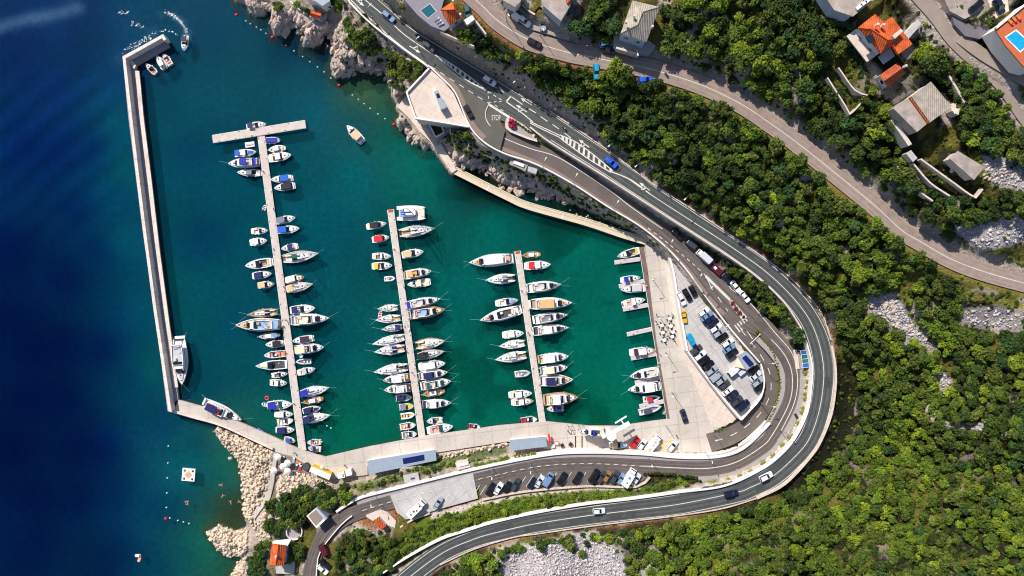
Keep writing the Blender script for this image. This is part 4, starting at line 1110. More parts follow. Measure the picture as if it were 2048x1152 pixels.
def clutter(b, e, t0, t1, zf):
    """fenders hung over the sides, bags and coiled ropes about the deck"""
    r = random.Random(int(b.L * 1000))
    for s in (-1, 1):
        for t in (.22, .42, .6):
            if r.random() < .3: continue
            tt = t + r.uniform(-.06, .06)
            MB().cyl(b.x(tt), s * (b.w(tt) + .1), b.F * .25, b.F * .95, .13, .13, 6).build("fender", [bm(r.choice(['white', 'white', 'navy', 'lgrey']))], e)
    for _ in range(r.randint(1, 4)):
        t = r.uniform(t0, t1); s = r.uniform(.25, .6)
        MB().box(b.x(t), r.uniform(-.5, .5) * b.w(t), zf, s, s * .7, .22, r.random() * 3, .8).build(r.choice(["bag", "cushion", "locker"]), [bm(r.choice(['dgrey', 'cream', 'sky', 'teak', 'red', 'lgrey', 'navy']))], e)
    t = r.uniform(.84, .92)
    MB().tube([(b.x(t) + .22 * math.cos(a), .22 * math.sin(a), b.zs(t) + .1) for a in range(7)], .05, 4).build("rope_coil", [bm(r.choice(['cream', 'sky', 'navy']))], e)

def make_boat(kind, bow, stern, beam, z=0.0, **o):
    A, B_ = P(*bow, z + .8), P(*stern, z + .8)
    d = A - B_; L = max(d.length, 2.0); ang = math.atan2(d.y, d.x)
    bt = beam * S * (H - z - .8) / H
    c = (A + B_) / 2; c.z = z
    names = dict(cruiser='motorboat', fly='motor_yacht', open='open_boat', rib='inflatable_boat', sail='sailing_yacht', cat='catamaran', trad='wooden_boat')
    e = empty(names[kind], c, ang)
    if kind == 'cat': build_cat(e, L, bt, o); return e
    b = Boat(kind, L, bt, **o)
    g = lambda k, dflt=None: o.get(k, dflt)
    hullc = bm(g('hull')) if g('hull') else B_GEL
    deckm = dict(teak=B_TEAK, white=B_NONSKID, grey=bm('lgrey'), wood=bm('wood'))[g('deck', 'white')]
    floor = dict(teak=B_TEAK, white=B_NONSKID, grey=bm('grey'), dark=bm('dgrey'), beige=bm('beige'), cream=bm('cream'), pink=bm('pink'))[g('floor', 'white')]
    b.hull().build("hull", [hullc], e, smooth=False)
    F = b.F
    if kind == 'rib':
        m = MB(); pts = []
        r = bt * .14
        tt = [0, .15, .3, .45, .6, .72, .82, .9, .96]
        side = [(b.x(t), b.w(t) - r, b.zs(t)) for t in tt]
        pts = side + [(b.x(.995), 0, b.zs(1))] + [(x, -y, zz) for x, y, zz in reversed(side)]
        m.tube(pts, r, 8); m.build("tube", [bm(g('tube', 'lgrey'))], e, smooth=True)
        b.deck(0, .93, .74, -.18, 0).build("floor", [bm(g('fl', 'grey'))], e)
        MB().box(b.x(.45), 0, F * .7, L * .13, bt * .3, .8, top=.8).build("console", [B_GEL], e)
        MB().box(b.x(.44) + L * .075, 0, F * .7 + .55, L * .02, bt * .3, .45).build("windscreen", [B_GLASS], e)
        m = MB(); m.box(b.x(.25), 0, F * .7, L * .1, bt * .42, .5); m.box(b.x(.05), 0, F * .7, L * .08, bt * .6, .4); m.build_each("seat", [bm(g('seat', 'white'))], e)
        if g('canopy'): b.block(MB(), b.foot(.2, .55, .62, 4, True), F + 1.3, F + 1.42, .92).build("canopy", [bm(g('canopy'))], e)
        if g('pad'): b.block(MB(), b.foot(.6, .86, .55), F * .75, F * 1.05, .95).build("sunpad", [bm(g('pad'))], e)
        outboard(b, e, 2 if L > 7 else 1)
        return e
    if kind == 'open':
        k = .84
        b.rim(0, .74, k).build("gunwale", [B_GEL], e)
        b.well(0.02, .74, k, F * .55).build("cockpit", [floor], e)
        b.deck(.74, 1).build("deck", [deckm], e)
        if g('cover'):
            b.block(MB(), b.foot(.05, .82, .86), F, F + .42, .86, mid=.97).build("cover", [bm(g('cover'))], e)
        else:
            MB().box(b.x(.46), bt * .08, F * .5, L * .1, bt * .3, .85, top=.85).build("console", [B_GEL], e)
            b.block(MB(), b.foot(.52, .62, .6), F * .9, F + .5, .8, -.12).build("windscreen", [B_GLASS], e)
            m = MB(); m.box(b.x(.08), 0, F * .5, L * .09, bt * .7, .45); m.box(b.x(.3), 0, F * .5, L * .07, bt * .5, .5)
            m.build_each("seat", [bm(g('seat', 'cream'))], e)
            if g('canopy'): b.block(MB(), b.foot(g('c0', .18), g('c1', .5), .86, 4, True), F + 1.25, F + 1.4, .93).build("canopy", [bm(g('canopy'))], e)
            if g('pad'): b.block(MB(), b.foot(.56, .88, .72), F * 1.08, F * 1.3, .95).build("sunpad", [bm(g('pad'))], e)
        outboard(b, e)
        clutter(b, e, .15, .6, F * .48)
        rail(b, .7, .3, e, 4)
        return e
    if kind == 'trad':
        b.deck(0, .25, 1, 0).build("stern_deck", [deckm], e); b.deck(.62, 1).build("deck", [deckm], e)
        b.rim(.25, .62, .72).build("gunwale", [bm(g('rimc', 'wood'))], e); b.well(.25, .62, .72, F * .4).build("cockpit", [floor], e)
        h = b.block(MB(), b.foot(.34, .68, .6), F * 1.0, F + 1.05, .9); h.build("cabin", [B_GEL], e)
        b.block(MB(), b.foot(.335, .69, .6), F + .5, F + .85, .97).build("window", [B_GLASS], e)
        m = MB(); m.box(b.x(.8), 0, b.zs(.8) + .02, .5, .5, .12); m.build_each("hatch", [bm('dgrey')], e)
        m = MB(); m.box(b.x(.16), 0, F, L * .1, bt * .5, .3); m.build_each("seat", [bm(g('seat', 'cream'))], e)
        if g('canopy'): b.block(MB(), b.foot(.06, .34, .8, 4), F + 1.2, F + 1.32, .95).build("canopy", [bm(g('canopy'))], e)
        MB().tube([(b.x(.99), 0, b.zs(1)), (b.x(1.05), 0, b.zs(1) + .2)], .09).build("bowsprit", [bm('white')], e)
        rail(b, .6, .35, e, 4)
        return e
    if kind == 'sail':
        k0, k1 = .07, .32
        b.deck(k1, 1, 1, 0, .05).build("deck", [deckm], e)
        b.rim(0, k1, .62).build("side_deck", [deckm], e); b.well(0.03, k1, .62, .35 + .03 * L).build("cockpit", [floor], e)
        b.block(MB(), b.foot(k1, .74, .50), F * 1.0, F + .35 + .015 * L, .86, mid=.97).build("coachroof", [B_GEL], e)
        b.block(MB(), b.foot(k1 + .05, .66, .505), F + .18, F + .3 + .008 * L, .95).build("window", [B_GLASS], e)
        m = MB()
        for t in (.8, .62, .46): m.box(b.x(t), 0, (b.zs(t) + .05 if t > .75 else F + .37 + .015 * L), .5, .5, .07)
        m.build_each("hatch", [bm('dgrey')], e)
        mt = b.x(g('mast', .54)); mh = L * 1.22
        m = MB(); m.tube([(mt, 0, F), (mt, 0, mh)], [.11, .07], 6)
        m.tube([(mt, -bt * .33, mh * .45), (mt, bt * .33, mh * .45)], .04, 4); m.tube([(mt, -bt * .26, mh * .7), (mt, bt * .26, mh * .7)], .035, 4)
        m.build("mast", [M_STEEL], e)
        m = MB()
        for p in ((b.x(.985), 0, b.zs(1)), (b.x(.02), 0, F + .1), (mt - .2, bt * .46, F), (mt - .2, -bt * .46, F)): m.tube([p, (mt, 0, mh * .98)], .02, 3)
        m.build_each("stay", [M_STEEL], e)
        bz = F + 1.3 + .02 * L
        MB().tube([(mt, 0, bz), (b.x(.16), 0, bz + .1)], .09, 6).build("boom", [M_STEEL], e)
        MB().tube([(mt - .1, 0, bz + .35), (mt - L * .12, 0, bz + .36), (b.x(.2), 0, bz + .26)], [.3, .24, .12], 7).build("sail_cover", [bm(g('sailc', 'lgrey'))], e)
        MB().tube([(b.x(.97), 0, b.zs(1) + .4), (mt + .3, 0, mh * .9)], [.12, .06], 6).build("furled_jib", [bm('white')], e)
        if g('hood'): b.block(MB(), b.foot(k1 - .07, k1 + .08, .62), F + .2, F + 1.0, .8, .1).build("spray_hood", [bm(g('hood'))], e)
        if g('canopy'): b.block(MB(), b.foot(.03, .3, .84, 4), F + 1.7, F + 1.85, .94).build("canopy", [bm(g('canopy'))], e)
        m = MB(); m.box(b.x(.17), bt * .22, F * .8, L * .2, bt * .12, .25); m.box(b.x(.17), -bt * .22, F * .8, L * .2, bt * .12, .25); m.build_each("seat", [bm(g('seat', 'cream'))], e)
        w = MB(); rg = [(b.x(.11), .45 * math.cos(a * math.pi / 5), F + .35 + .45 * math.sin(a * math.pi / 5)) for a in range(11)]; w.tube(rg, .04, 4); w.build("wheel", [M_STEEL], e)
        rail(b, .35, .55, e, 7)
        clutter(b, e, .36, .7, F + .42)
        lines(b, e)
        if g('rimc'):
            m = MB()
            for s in (-1, 1): m.tube([(b.x(t), s * b.w(t) * .99, b.zs(t) + .03) for t in b.st(0, 1, 12)], .07 + .006 * L, 4)
            m.build_each("toe_rail", [bm(g('rimc'))], e)
        return e
    # motor boats with cabin
    glass = B_GREENG if g('glass') == 'green' else B_GLASS
    if kind == 'cruiser':
        k = .8; t1 = g('t1', .5)
        b.rim(.06, t1, k).build("side_deck", [B_GEL], e)
        b.well(.08, t1, k, F * .5).build("cockpit", [floor], e)
        b.deck(0, .07).build("aft_deck", [B_GEL], e)
        b.deck(t1, 1, 1, 0, .1).build("foredeck", [deckm], e)
        b.block(MB(), b.foot(t1 - .01, .86, .62), F * 1.02, F * 1.12 + .32, .8, mid=.95).build("cabin", [B_GEL], e)
        ws = b.block(MB(), b.foot(t1 - .04, t1 + .14, .8), F * .98, F + .62, .74, -.05 * L, sy=.84); ws.build("windscreen", [glass], e)
        m = MB(); m.box(b.x(.12), 0, F * .5, L * .08, b.w(.12) * 1.5, .5); m.box(b.x(.24), b.w(.2) * .52, F * .5, L * .16, bt * .16, .45); m.box(b.x(t1 - .07), -bt * .16, F * .5, L * .06, bt * .22, .8)
        m.build_each("seat", [bm(g('seat', 'cream'))], e)
        MB().box(b.x(0) - L * .03, 0, F * .35, L * .07, b.w(0) * 1.7, .12).build("swim_platform", [B_TEAK if g('teakp') else B_GEL], e)
        m = MB(); m.box(b.x(.72), 0, F * 1.12 + .3, .55, .55, .06); m.box(b.x(.87), 0, b.zs(.87) + .06, .4, .4, .06); m.build_each("hatch", [bm('dgrey')], e)
        if g('canopy'):
            b.block(MB(), b.foot(g('c0', .1), g('c1', t1 - .02), .84, 5), F + g('ch', 1.25), F + g('ch', 1.25) + .16, .93).build("canopy", [bm(g('canopy'))], e)
            m = MB()
            for s in (-1, 1):
                for t in (g('c0', .1) + .03, g('c1', t1 - .02) - .03): m.box(b.x(t), s * b.w(t) * .74, F, .06, .06, g('ch', 1.25))
            m.build_each("canopy_post", [M_STEEL], e)
        if g('cover'):
            b.block(MB(), b.foot(.07, t1 + .06, .86, 5), F, F + .8, .82, mid=.96).build("cover", [bm(g('cover'))], e)
        if g('hard'):
            b.block(MB(), b.foot(g('h0', .24), t1 + .04, .74, 5), F + 1.25, F + 1.42, .92).build("hardtop", [bm(g('hard'))], e)
            m = MB()
            for s in (-1, 1):
                for t in (g('h0', .24) + .03, t1): m.box(b.x(t), s * b.w(t) * .64, F, .08, .08, 1.26)
            m.build_each("hardtop_post", [B_GEL], e)
        if g('pad'): b.block(MB(), b.foot(.6, .84, .5), F * 1.12 + .3, F * 1.12 + .44, .95).build("sunpad", [bm(g('pad'))], e)
        if g('out'): outboard(b, e, g('out'))
        rail(b, .5, .4, e, 6)
        clutter(b, e, .1, t1 - .06, F * .52)
        return e
    # flybridge motor yacht
    b.deck(.14, 1, 1, 0, .06).build("deck", [deckm], e)
    b.rim(.02, .2, .84).build("bulwark", [B_GEL], e); b.well(.03, .22, .84, F * .35).build("cockpit", [floor], e)
    MB().box(b.x(0) - L * .02, 0, F * .25, L * .07, b.w(0) * 1.75, .14).build("swim_platform", [B_TEAK if g('deck') or L < 10.5 else B_GEL], e)
    hz = min(1.25 + .035 * L, 1.75)
    b.block(MB(), b.foot(.2, .70, .76), F, F + hz, .84, -.02 * L, sy=.9, mid=.98).build("deckhouse", [B_GEL], e)
    b.block(MB(), b.foot(.22, .71, .765), F + hz * .36, F + hz * .7, .955).build("window", [glass], e)
    b.block(MB(), b.foot(.655, .775, .62), F + .3, F + hz * .97, .55, -.045 * L, sy=.84).build("windscreen", [glass], e)
    b.block(MB(), b.foot(.68, .9, .6), F * 1.1, F * 1.2 + .28, .88, mid=.97).build("trunk_cabin", [B_GEL], e)
    ft = F + hz
    fr = MB()
    p0 = b.foot(.12, .56, .74, 5); cx = sum(q[0] for q in p0) / len(p0)
    p1 = [(cx + (x - cx) * .9, y * .88) for x, y in p0]
    fr.loft([[(x, y, ft - .05) for x, y in p0], [(x, y, ft + .55) for x, y in p0], [(x, y, ft + .55) for x, y in p1], [(x, y, ft + .06) for x, y in p1]], caps=True)
    fr.build("flybridge", [B_GEL], e)
    b.block(MB(), [(x * .98, y * .98) for x, y in p1], ft + .07, ft + .1, 1.0).build("flybridge_floor", [bm(g('flyfloor', 'lgrey'))], e)
    m = MB(); m.box(b.x(.24), b.w(.2) * .42, ft + .1, L * .12, bt * .14, .4); m.box(b.x(.18), 0, ft + .1, L * .05, bt * .45, .4); m.box(b.x(.44), -b.w(.4) * .3, ft + .1, L * .06, bt * .2, .75)
    m.build_each("seat", [bm(g('seat', 'cream'))], e)
    b.block(MB(), b.foot(.5, .565, .66), ft + .3, ft + .85, .75, -.02 * L).build("fly_windscreen", [B_GLASS], e)
    m = MB()
    for s in (-1, 1): m.tube([(b.x(.16), s * b.w(.16) * .66, ft + .4), (b.x(.13), s * b.w(.16) * .6, ft + 1.5)], .1, 4)
    m.tube([(b.x(.13), -b.w(.16) * .6, ft + 1.5), (b.x(.13), b.w(.16) * .6, ft + 1.5)], .1, 4); m.build("radar_arch", [B_GEL], e)
    if g('hard'):
        b.block(MB(), b.foot(g('h0', .2), g('h1', .5), .72, 5), ft + 1.5, ft + 1.68, .93).build("hardtop", [bm(g('hard'))], e)
        m = MB()
        for s in (-1, 1):
            for t in (g('h0', .2) + .03, g('h1', .5) - .03): m.box(b.x(t), s * b.w(t) * .6, ft, .1, .1, 1.52)
        m.build_each("hardtop_post", [B_GEL], e)
    if g('canopy'):
        b.block(MB(), b.foot(g('c0', .14), g('c1', .4), .7, 5), ft + 1.5, ft + 1.64, .93).build("canopy", [bm(g('canopy'))], e)
        m = MB()
        for s in (-1, 1):
            for t in (g('c0', .14) + .02, g('c1', .4) - .02): m.box(b.x(t), s * b.w(t) * .6, ft, .06, .06, 1.5)
        m.build_each("canopy_post", [M_STEEL], e)
    if g('awning'): b.block(MB(), b.foot(.0, .13, .84, 4), ft + .1, ft + .22, .95).build("awning", [bm(g('awning'))], e)
    if g('pad'): b.block(MB(), b.foot(.73, .87, .5), F * 1.2 + .26, F * 1.2 + .4, .95).build("sunpad", [bm(g('pad'))], e)
    m = MB(); m.box(b.x(.9), 0, b.zs(.9) + .08, .6, .6, .07); m.box(b.x(.79), 0, F * 1.2 + .41 if g('pad') else F * 1.2 + .27, .5, .5, .06); m.build_each("hatch", [bm('dgrey')], e)
    if g('rimc'):
        m = MB()
        for s in (-1, 1): m.tube([(b.x(t), s * b.w(t) * .99, b.zs(t) + .05) for t in b.st(0, 1, 12)], .1 + .005 * L, 4)
        m.build_each("toe_rail", [bm(g('rimc'))], e)
    if g('dinghy'):
        MB().tube([(b.x(0) - .9, -bt * .3, F), (b.x(0) - .2, -bt * .3, F), (b.x(0) - .2, bt * .3, F), (b.x(0) - .9, bt * .3, F)], .22, 6).build("tender", [bm('lgrey')], e)
    rail(b, .4, .5, e, 8)
    clutter(b, e, .05, .2, F * .68)
    lines(b, e)
    return e

def lines(b, e):
    """mooring lines: two from the bow down to the sinkers, two from the stern"""
    for s in (-1, 1):
        if (int(b.L * 37) + s) % 3 == 0: continue
        q = 1.6 + (int(b.L * 91) % 17) / 8
        MB().tube([(b.x(.97), .1 * s, b.zs(1)), (b.x(1) + q, (.4 + q * .35) * s + .4, .0)], .022, 4).build("mooring_line", [ROPE], e)
        MB().tube([(b.x(.02), b.w(.02) * .9 * s, b.F), (b.x(0) - 2.2, b.w(.02) * 1.25 * s, .9)], .03, 4).build("mooring_line", [ROPE], e)
ROPE = mat("rope", lin(176, 210, 206), .8, var=.1, scale=3)

def build_cat(e, L, bt, o):
    for s in (-1, 1):
        b = Boat('sail', L, bt * .3); m = MB(); rg = []
        for i in range(12):
            t = i / 11; w = (bt * .15) * (.75 + .25 * math.sin(min(t / .4, 1) * math.pi / 2) if t < .4 else 1 - ((t - .4) / .6) ** 3 * .85); y = s * bt * .35
            x = (t - .5) * L
            rg.append([(x, y - w, 1.3), (x, y - w * .8, 0), (x, y, -.4), (x, y + w * .8, 0), (x, y + w, 1.3)])
        m.loft(rg, caps=True, closed=True); m.build("hull", [B_GEL], e)
    MB().prism([(-L * .42, -bt * .36), (L * .2, -bt * .38), (L * .2, bt * .38), (-L * .42, bt * .36)], 1.0, 1.5).build("bridge_deck", [B_GEL], e)
    pl = [(-L * .26, -bt * .3), (L * .12, -bt * .28), (L * .2, -bt * .14), (L * .2, bt * .14), (L * .12, bt * .28), (-L * .26, bt * .3)]
    b = Boat('sail', L, bt)
    b.block(MB(), pl, 1.5, 2.6, .84).build("saloon", [B_GEL], e); b.block(MB(), [(x * 1.01, y * 1.01) for x, y in pl], 1.85, 2.25, .93).build("window", [B_GLASS], e)
    MB().prism([(-L * .4, -bt * .24), (-L * .27, -bt * .24), (-L * .27, bt * .24), (-L * .4, bt * .24)], 1.5, 1.56).build("cockpit_floor", [bm('grey')], e)
    MB().prism([(-L * .38, -bt * .26), (-L * .2, -bt * .26), (-L * .2, bt * .1), (-L * .38, bt * .1)], 3.0, 3.12).build("canopy", [bm('sky')], e)
    MB().prism([(L * .2, -bt * .24), (L * .46, -bt * .24), (L * .46, bt * .24), (L * .2, bt * .24)], 1.18, 1.22).build("trampoline", [bm('cream')], e)
    MB().tube([(L * .47, -bt * .36, 1.3), (L * .47, bt * .36, 1.3)], .14).build("crossbeam", [M_STEEL], e)
    m = MB(); m.tube([(L * .06, 0, 2), (L * .06, 0, 16)], [.16, .1], 6); m.tube([(L * .06, -1, 8), (L * .06, 1, 8)], .05, 4); m.build("mast", [M_STEEL], e)
    m = MB(); m.tube([(L * .05, 0, 3.7), (-L * .36, 0, 3.8)], .14, 6); m.build("boom", [M_STEEL], e)
    MB().tube([(L * .04, 0, 4.0), (-L * .3, 0, 4.0)], [.32, .2], 7).build("sail_cover", [bm('royal')], e)

ORD = ["first", "second", "third", "fourth", "fifth", "sixth", "seventh", "eighth", "ninth", "tenth", "eleventh", "twelfth", "thirteenth", "fourteenth", "fifteenth", "sixteenth", "seventeenth", "eighteenth", "nineteenth", "twentieth", "twenty-first", "twenty-second", "twenty-third", "twenty-fourth"]
CATS = dict(cruiser='motorboat', fly='motor yacht', open='boat', rib='inflatable boat', sail='sailing yacht', cat='catamaran', trad='wooden boat')
BERTHS = {
 "A": ("breakwater side of T-shaped pontoon", [
  ('cruiser',(512.8,303.3),(471,307.7),15,"white fishing boat with two bright blue covers",dict(canopy='blue',c0=.02,c1=.24,pad='blue',hard='white',h0=.3)),
  ('fly',(457.3,327.6),(515.5,325),20,"white yacht with two royal blue sunbeds",dict(canopy='royal',c0=.28,c1=.5,awning='royal')),
  ('cruiser',(474.7,345),(519.8,346),14,"white cruiser with navy cockpit glass",dict(floor='dark',hard='grey',h0=.3)),
  ('cruiser',(536,460.8),(503.3,462.5),13,"small all-white rounded cabin boat",dict(floor='white',t1=.55)),
  ('cruiser',(534.6,480.7),(500.7,485),15,"white cabin boat with two round hatches",dict(hard='white',h0=.2)),
  ('cruiser',(491,532),(542.4,524),19,"white cruiser with dark brown cockpit",dict(floor='dark',seat='beige')),
  ('cruiser',(544,546.7),(506,552),15,"grey speedboat with navy stern cover",dict(cover='navy',t1=.46,deck='grey')),
  ('cruiser',(549.3,567.5),(516.4,571),14,"small boat with beige canopy and beige deck",dict(canopy='beige',c0=.04,deck='teak',out=1)),
  ('sail',(495.6,629.5),(554.6,623.4),17,"slim sailing yacht with teak deck",dict(deck='teak',floor='teak',sailc='cream',hood='navy')),
  ('fly',(473.9,650.3),(559.8,648.6),24.5,"biggest motor yacht with teak decks and orange cockpit",dict(deck='teak',rimc='white',pad='tan',flyfloor='sky',seat='beige',awning='sky')),
  ('trad',(517.3,673.8),(559,670),14,"pale blue wooden boat with tan foredeck",dict(deck='grey',canopy='sky',hull='white')),
  ('cruiser',(531,689.4),(565.9,686.8),14.5,"white boat with black cockpit cover",dict(canopy='black',c0=.06,c1=.5)),
  ('open',(528.5,711),(572,706.7),14,"long open boat with orange seat",dict(floor='pink',seat='orange')),
  ('cruiser',(511.5,732),(574.5,728.4),19,"long white cruiser with black windscreen and cockpit",dict(floor='dark',seat='dgrey',pad='cream',t1=.52)),
  ('cruiser',(575.4,747.5),(544,751),11,"small narrow boat with pale blue cockpit",dict(floor='grey',out=1)),
  ('cruiser',(574.5,766.6),(540.7,765),14,"small white boat with twin black outboards",dict(hard='white',h0=.3,out=2,floor='dark')),
  ('cruiser',(585,807.7),(537,811),18.5,"white boat with twin royal blue awnings and stern tender",dict(canopy='royal',c0=.02,c1=.36,glass='green')),
  ('cruiser',(586.7,828.5),(550,828.5),14,"white boat with black cabin windows",dict(hard='white',h0=.12)),
  ('open',(586.7,840.7),(553.7,845),14,"open white boat with cream benches and rail",dict(floor='white')),
  ('cruiser',(589.3,859.8),(552.8,859.8),14.5,"white boat with square plum cockpit cover",dict(canopy='navy',c0=.08,c1=.56)),
  ('open',(590.7,883),(567.6,877),11.5,"stubby boat with bright blue canopy",dict(canopy='blue',c0=.3,c1=.62,floor='cream')),
 ]),
 "B": ("harbour side of T-shaped pontoon", [
  ('open',(560.6,280),(532,280.8),13,"small boat wholly under a blue cover",dict(cover='royal')),
  ('trad',(536.3,300.7),(571,295.5),15,"stout white boat with cream cabin",dict(deck='white',seat='tan',rimc='white')),
  ('cruiser',(583,309.4),(539,317),18,"wide white cruiser with black windows",dict(hard='white',h0=.3,floor='dark')),
  ('cruiser',(541.5,359.8),(583,356),14.5,"white boat with bright blue canopy and bow platform",dict(canopy='blue',c0=.1,c1=.5)),
  ('cruiser',(548.4,377),(587.5,371),15.5,"white boat with black cover over cockpit",dict(cover='black',t1=.55)),
  ('cruiser',(591,434.7),(553.7,442.5),15,"white boat with slate grey canopy",dict(canopy='grey',c0=.04,c1=.42)),
  ('cruiser',(599.7,456.4),(557,460.8),15.5,"white boat with large bright blue stern canopy",dict(canopy='blue',c0=.0,c1=.42,t1=.44)),
  ('cruiser',(562.4,498),(593.6,492),13.5,"small boat with navy canopy amidships",dict(canopy='navy',c0=.22,c1=.54)),
  ('sail',(637,507.3),(566.7,518),21.5,"large classic yacht with green sail cover",dict(deck='grey',sailc='green',hood='green',rimc='cream')),
  ('cruiser',(609,553.6),(572,560.6),14.5,"white boat with varnished brown foredeck",dict(hard='white',deck='wood',h0=.1)),
  ('sail',(625.7,568.4),(573.6,578.8),18,"yacht with square beige stern canopy",dict(canopy='beige',deck='grey',rimc='cream')),
  ('cruiser',(631,615.6),(582.4,620.8),18,"white cruiser with navy stern canopy",dict(canopy='navy',c0=.06,c1=.3,t1=.46)),
  ('fly',(659.6,635.6),(585,640.8),22.5,"large white yacht with cream upper deck",dict(flyfloor='cream',dinghy=1)),
  ('cruiser',(585,682.4),(625,676.4),15,"white boat with plum cockpit cover",dict(canopy='plum',c0=.12,c1=.58,out=1)),
  ('fly',(648.3,693.7),(591,699.8),20,"white yacht with broad cream hardtop",dict(hard='cream',h0=.08,h1=.42)),
  ('rib',(592,724),(622.3,723),12,"grey inflatable boat",dict(tube='lgrey')),
  ('cruiser',(631,737),(596,745.8),13.5,"small boat with cream stern cushions",dict(floor='cream',hard='lgrey',h0=.3)),
  ('sail',(659.6,774.7),(601.5,787.7),20,"sailing yacht with royal blue canopy",dict(canopy='royal',sailc='royal')),
  ('trad',(605,805),(646.6,797),14.5,"brown wooden boat with long pale cabin roof",dict(deck='wood',hull='wood')),
  ('cruiser',(642,815.5),(606.7,822.5),14.5,"white boat with navy cockpit and navy bow pad",dict(canopy='navy',c0=.06,c1=.46,pad='navy')),
  ('sail',(661.4,830),(607.5,839.8),19.5,"sailing yacht with navy canopy",dict(canopy='navy',sailc='navy',hood='navy')),
  ('open',(614,885),(642,884),11,"low white open boat",dict(floor='pink',motor='white')),
  ('open',(616,895.4),(642,898.9),12,"small open boat with navy seats",dict(canopy='navy',c0=.34,c1=.58)),
 ]),
 "C": ("breakwater side of middle pontoon", [
  ('cruiser',(773,446.4),(734.7,453.4),14,"white boat with square black canopy",dict(canopy='black',c0=.16,c1=.6,t1=.62)),
  ('cruiser',(778.6,474),(745.6,479.4),14.5,"white boat with square red canopy",dict(canopy='red',c0=.1,c1=.62,t1=.62)),
  ('cruiser',(782.8,512.4),(746,512.4),14,"small white cabin boat with grey cockpit",dict(hard='white',h0=.42,floor='grey')),
  ('cruiser',(785,530.6),(745.6,532.4),15.5,"white boat with yellow stern sunpad",dict(canopy='yellow',c0=.08,c1=.28,ch=.35,floor='pink')),
  ('rib',(789.4,556.7),(768.5,558.4),11,"small white inflatable boat",dict(tube='white')),
  ('sail',(755,618),(795.5,614.7),14.5,"short sailing yacht, smallest of its row",dict(sailc='white')),
  ('sail',(750.7,640.4),(800.7,635.6),17,"sailing yacht with beige cockpit",dict(sailc='cream',floor='beige')),
  ('sail',(762.8,659),(804,653.8),15,"short sailing yacht with navy stern canopy",dict(canopy='navy',deck='grey')),
  ('sail',(744.3,688.5),(809.4,673.8),19,"slim all-white sailing yacht with dark hatches",dict(sailc='white')),
  ('sail',(748.6,704),(809.4,696),20.5,"broad sailing yacht with navy spray hood",dict(hood='navy',floor='pink')),
  ('sail',(747.7,744),(815.5,733.6),21,"largest sailing yacht with twin-wheel dark cockpit",dict(floor='dark',sailc='lgrey')),
  ('fly',(766,760.6),(818,754.5),18,"motor yacht with orange foredeck cushion",dict(pad='tan',hard='white',h0=.22,h1=.54,glass='green',floor='beige')),
  ('fly',(768.6,780),(821.6,774.7),19,"motor yacht with navy hatch on white roof",dict(hard='white',h0=.2,h1=.5,canopy='royal',c0=.34,c1=.44,glass='green',floor='beige')),
  ('open',(823.3,794.7),(791,796.4),14,"small boat with square navy canopy",dict(canopy='navy',c0=.1,c1=.46)),
  ('open',(827.6,812),(798,814.6),13.5,"small boat with grey canopy and yellow bow pad",dict(canopy='grey',c0=.12,c1=.5,pad='yellow')),
  ('rib',(828.9,829.4),(801.6,833.7),14,"white inflatable with yellow cushions",dict(tube='white',pad='yellow',seat='yellow')),
  ('open',(831.6,849.3),(799,854.5),14,"long white open boat with striped benches",dict(floor='pink')),
  ('open',(834,867.6),(802.5,871),14,"white open boat closest to the quay",dict(floor='grey')),
 ]),
 "D": ("crane side of middle pontoon", [
  ('cat',(851,426),(794,427),30.5,"wide white catamaran with blue boom cover",dict()),
  ('sail',(870,456.8),(799,466.4),22.5,"long sailing yacht with black boom cover",dict(sailc='black',floor='teak',deck='grey')),
  ('cruiser',(847.5,502.8),(806,509.8),16.5,"white boat with beige stern canopy",dict(canopy='beige',c0=.02,c1=.42)),
  ('fly',(863,542),(810,550.6),19,"motor yacht with orange tan upper deck",dict(flyfloor='tan',seat='orange',canopy='tan',c0=.14,c1=.34)),
  ('cruiser',(814.5,569.7),(858,563.6),16,"white boat with pinkish cream cockpit",dict(floor='cream',canopy='cream',c0=.34,c1=.6,t1=.58)),
  ('fly',(881.4,597),(815.5,611),19,"white yacht with blue and yellow stern stripes",dict(awning='royal',dinghy=1)),
  ('fly',(890,619),(822.4,628.6),22,"classic yacht with wooden bow and cream canopy",dict(deck='wood',pad='cream',rimc='wood',flyfloor='sky',dinghy=1,seat='pink')),
  ('sail',(891,681.6),(832,691),21,"sailing yacht with varnished wooden edge",dict(rimc='wood',floor='teak',sailc='cream')),
  ('sail',(890,702.4),(835.4,712.8),18.5,"sailing yacht with black canopies",dict(canopy='black',sailc='black',hood='black',deck='grey')),
  ('cruiser',(891.8,725.8),(839.8,733.6),18,"white cruiser with beige stern and green windscreen",dict(hard='white',h0=.16,glass='green',floor='beige',t1=.56)),
  ('fly',(895.3,744),(839.8,751.9),18.5,"white yacht with navy roof",dict(canopy='navy',c0=.18,c1=.5,dinghy=1)),
  ('fly',(902.3,761.7),(844,772),20,"white yacht with green glazing and pink cockpit",dict(glass='green',canopy='green',c0=.2,c1=.3,floor='pink')),
  ('trad',(844,789.4),(889.3,781.6),15.5,"wooden boat with long white cabin",dict(deck='wood',rimc='wood')),
  ('fly',(902.3,805),(847.6,808.5),18,"white yacht with navy side windows",dict(hard='white',h0=.26,h1=.5,awning='navy')),
  ('cruiser',(852.8,843),(883,839.8),13.5,"small boat with grey cockpit",dict(floor='grey',out=1)),
  ('cruiser',(906.6,852),(857,861.5),19,"white cruiser with pink seats and green windscreen",dict(glass='green',floor='pink',seat='pink')),
 ]),
 "E": ("breakwater side of short pontoon", [
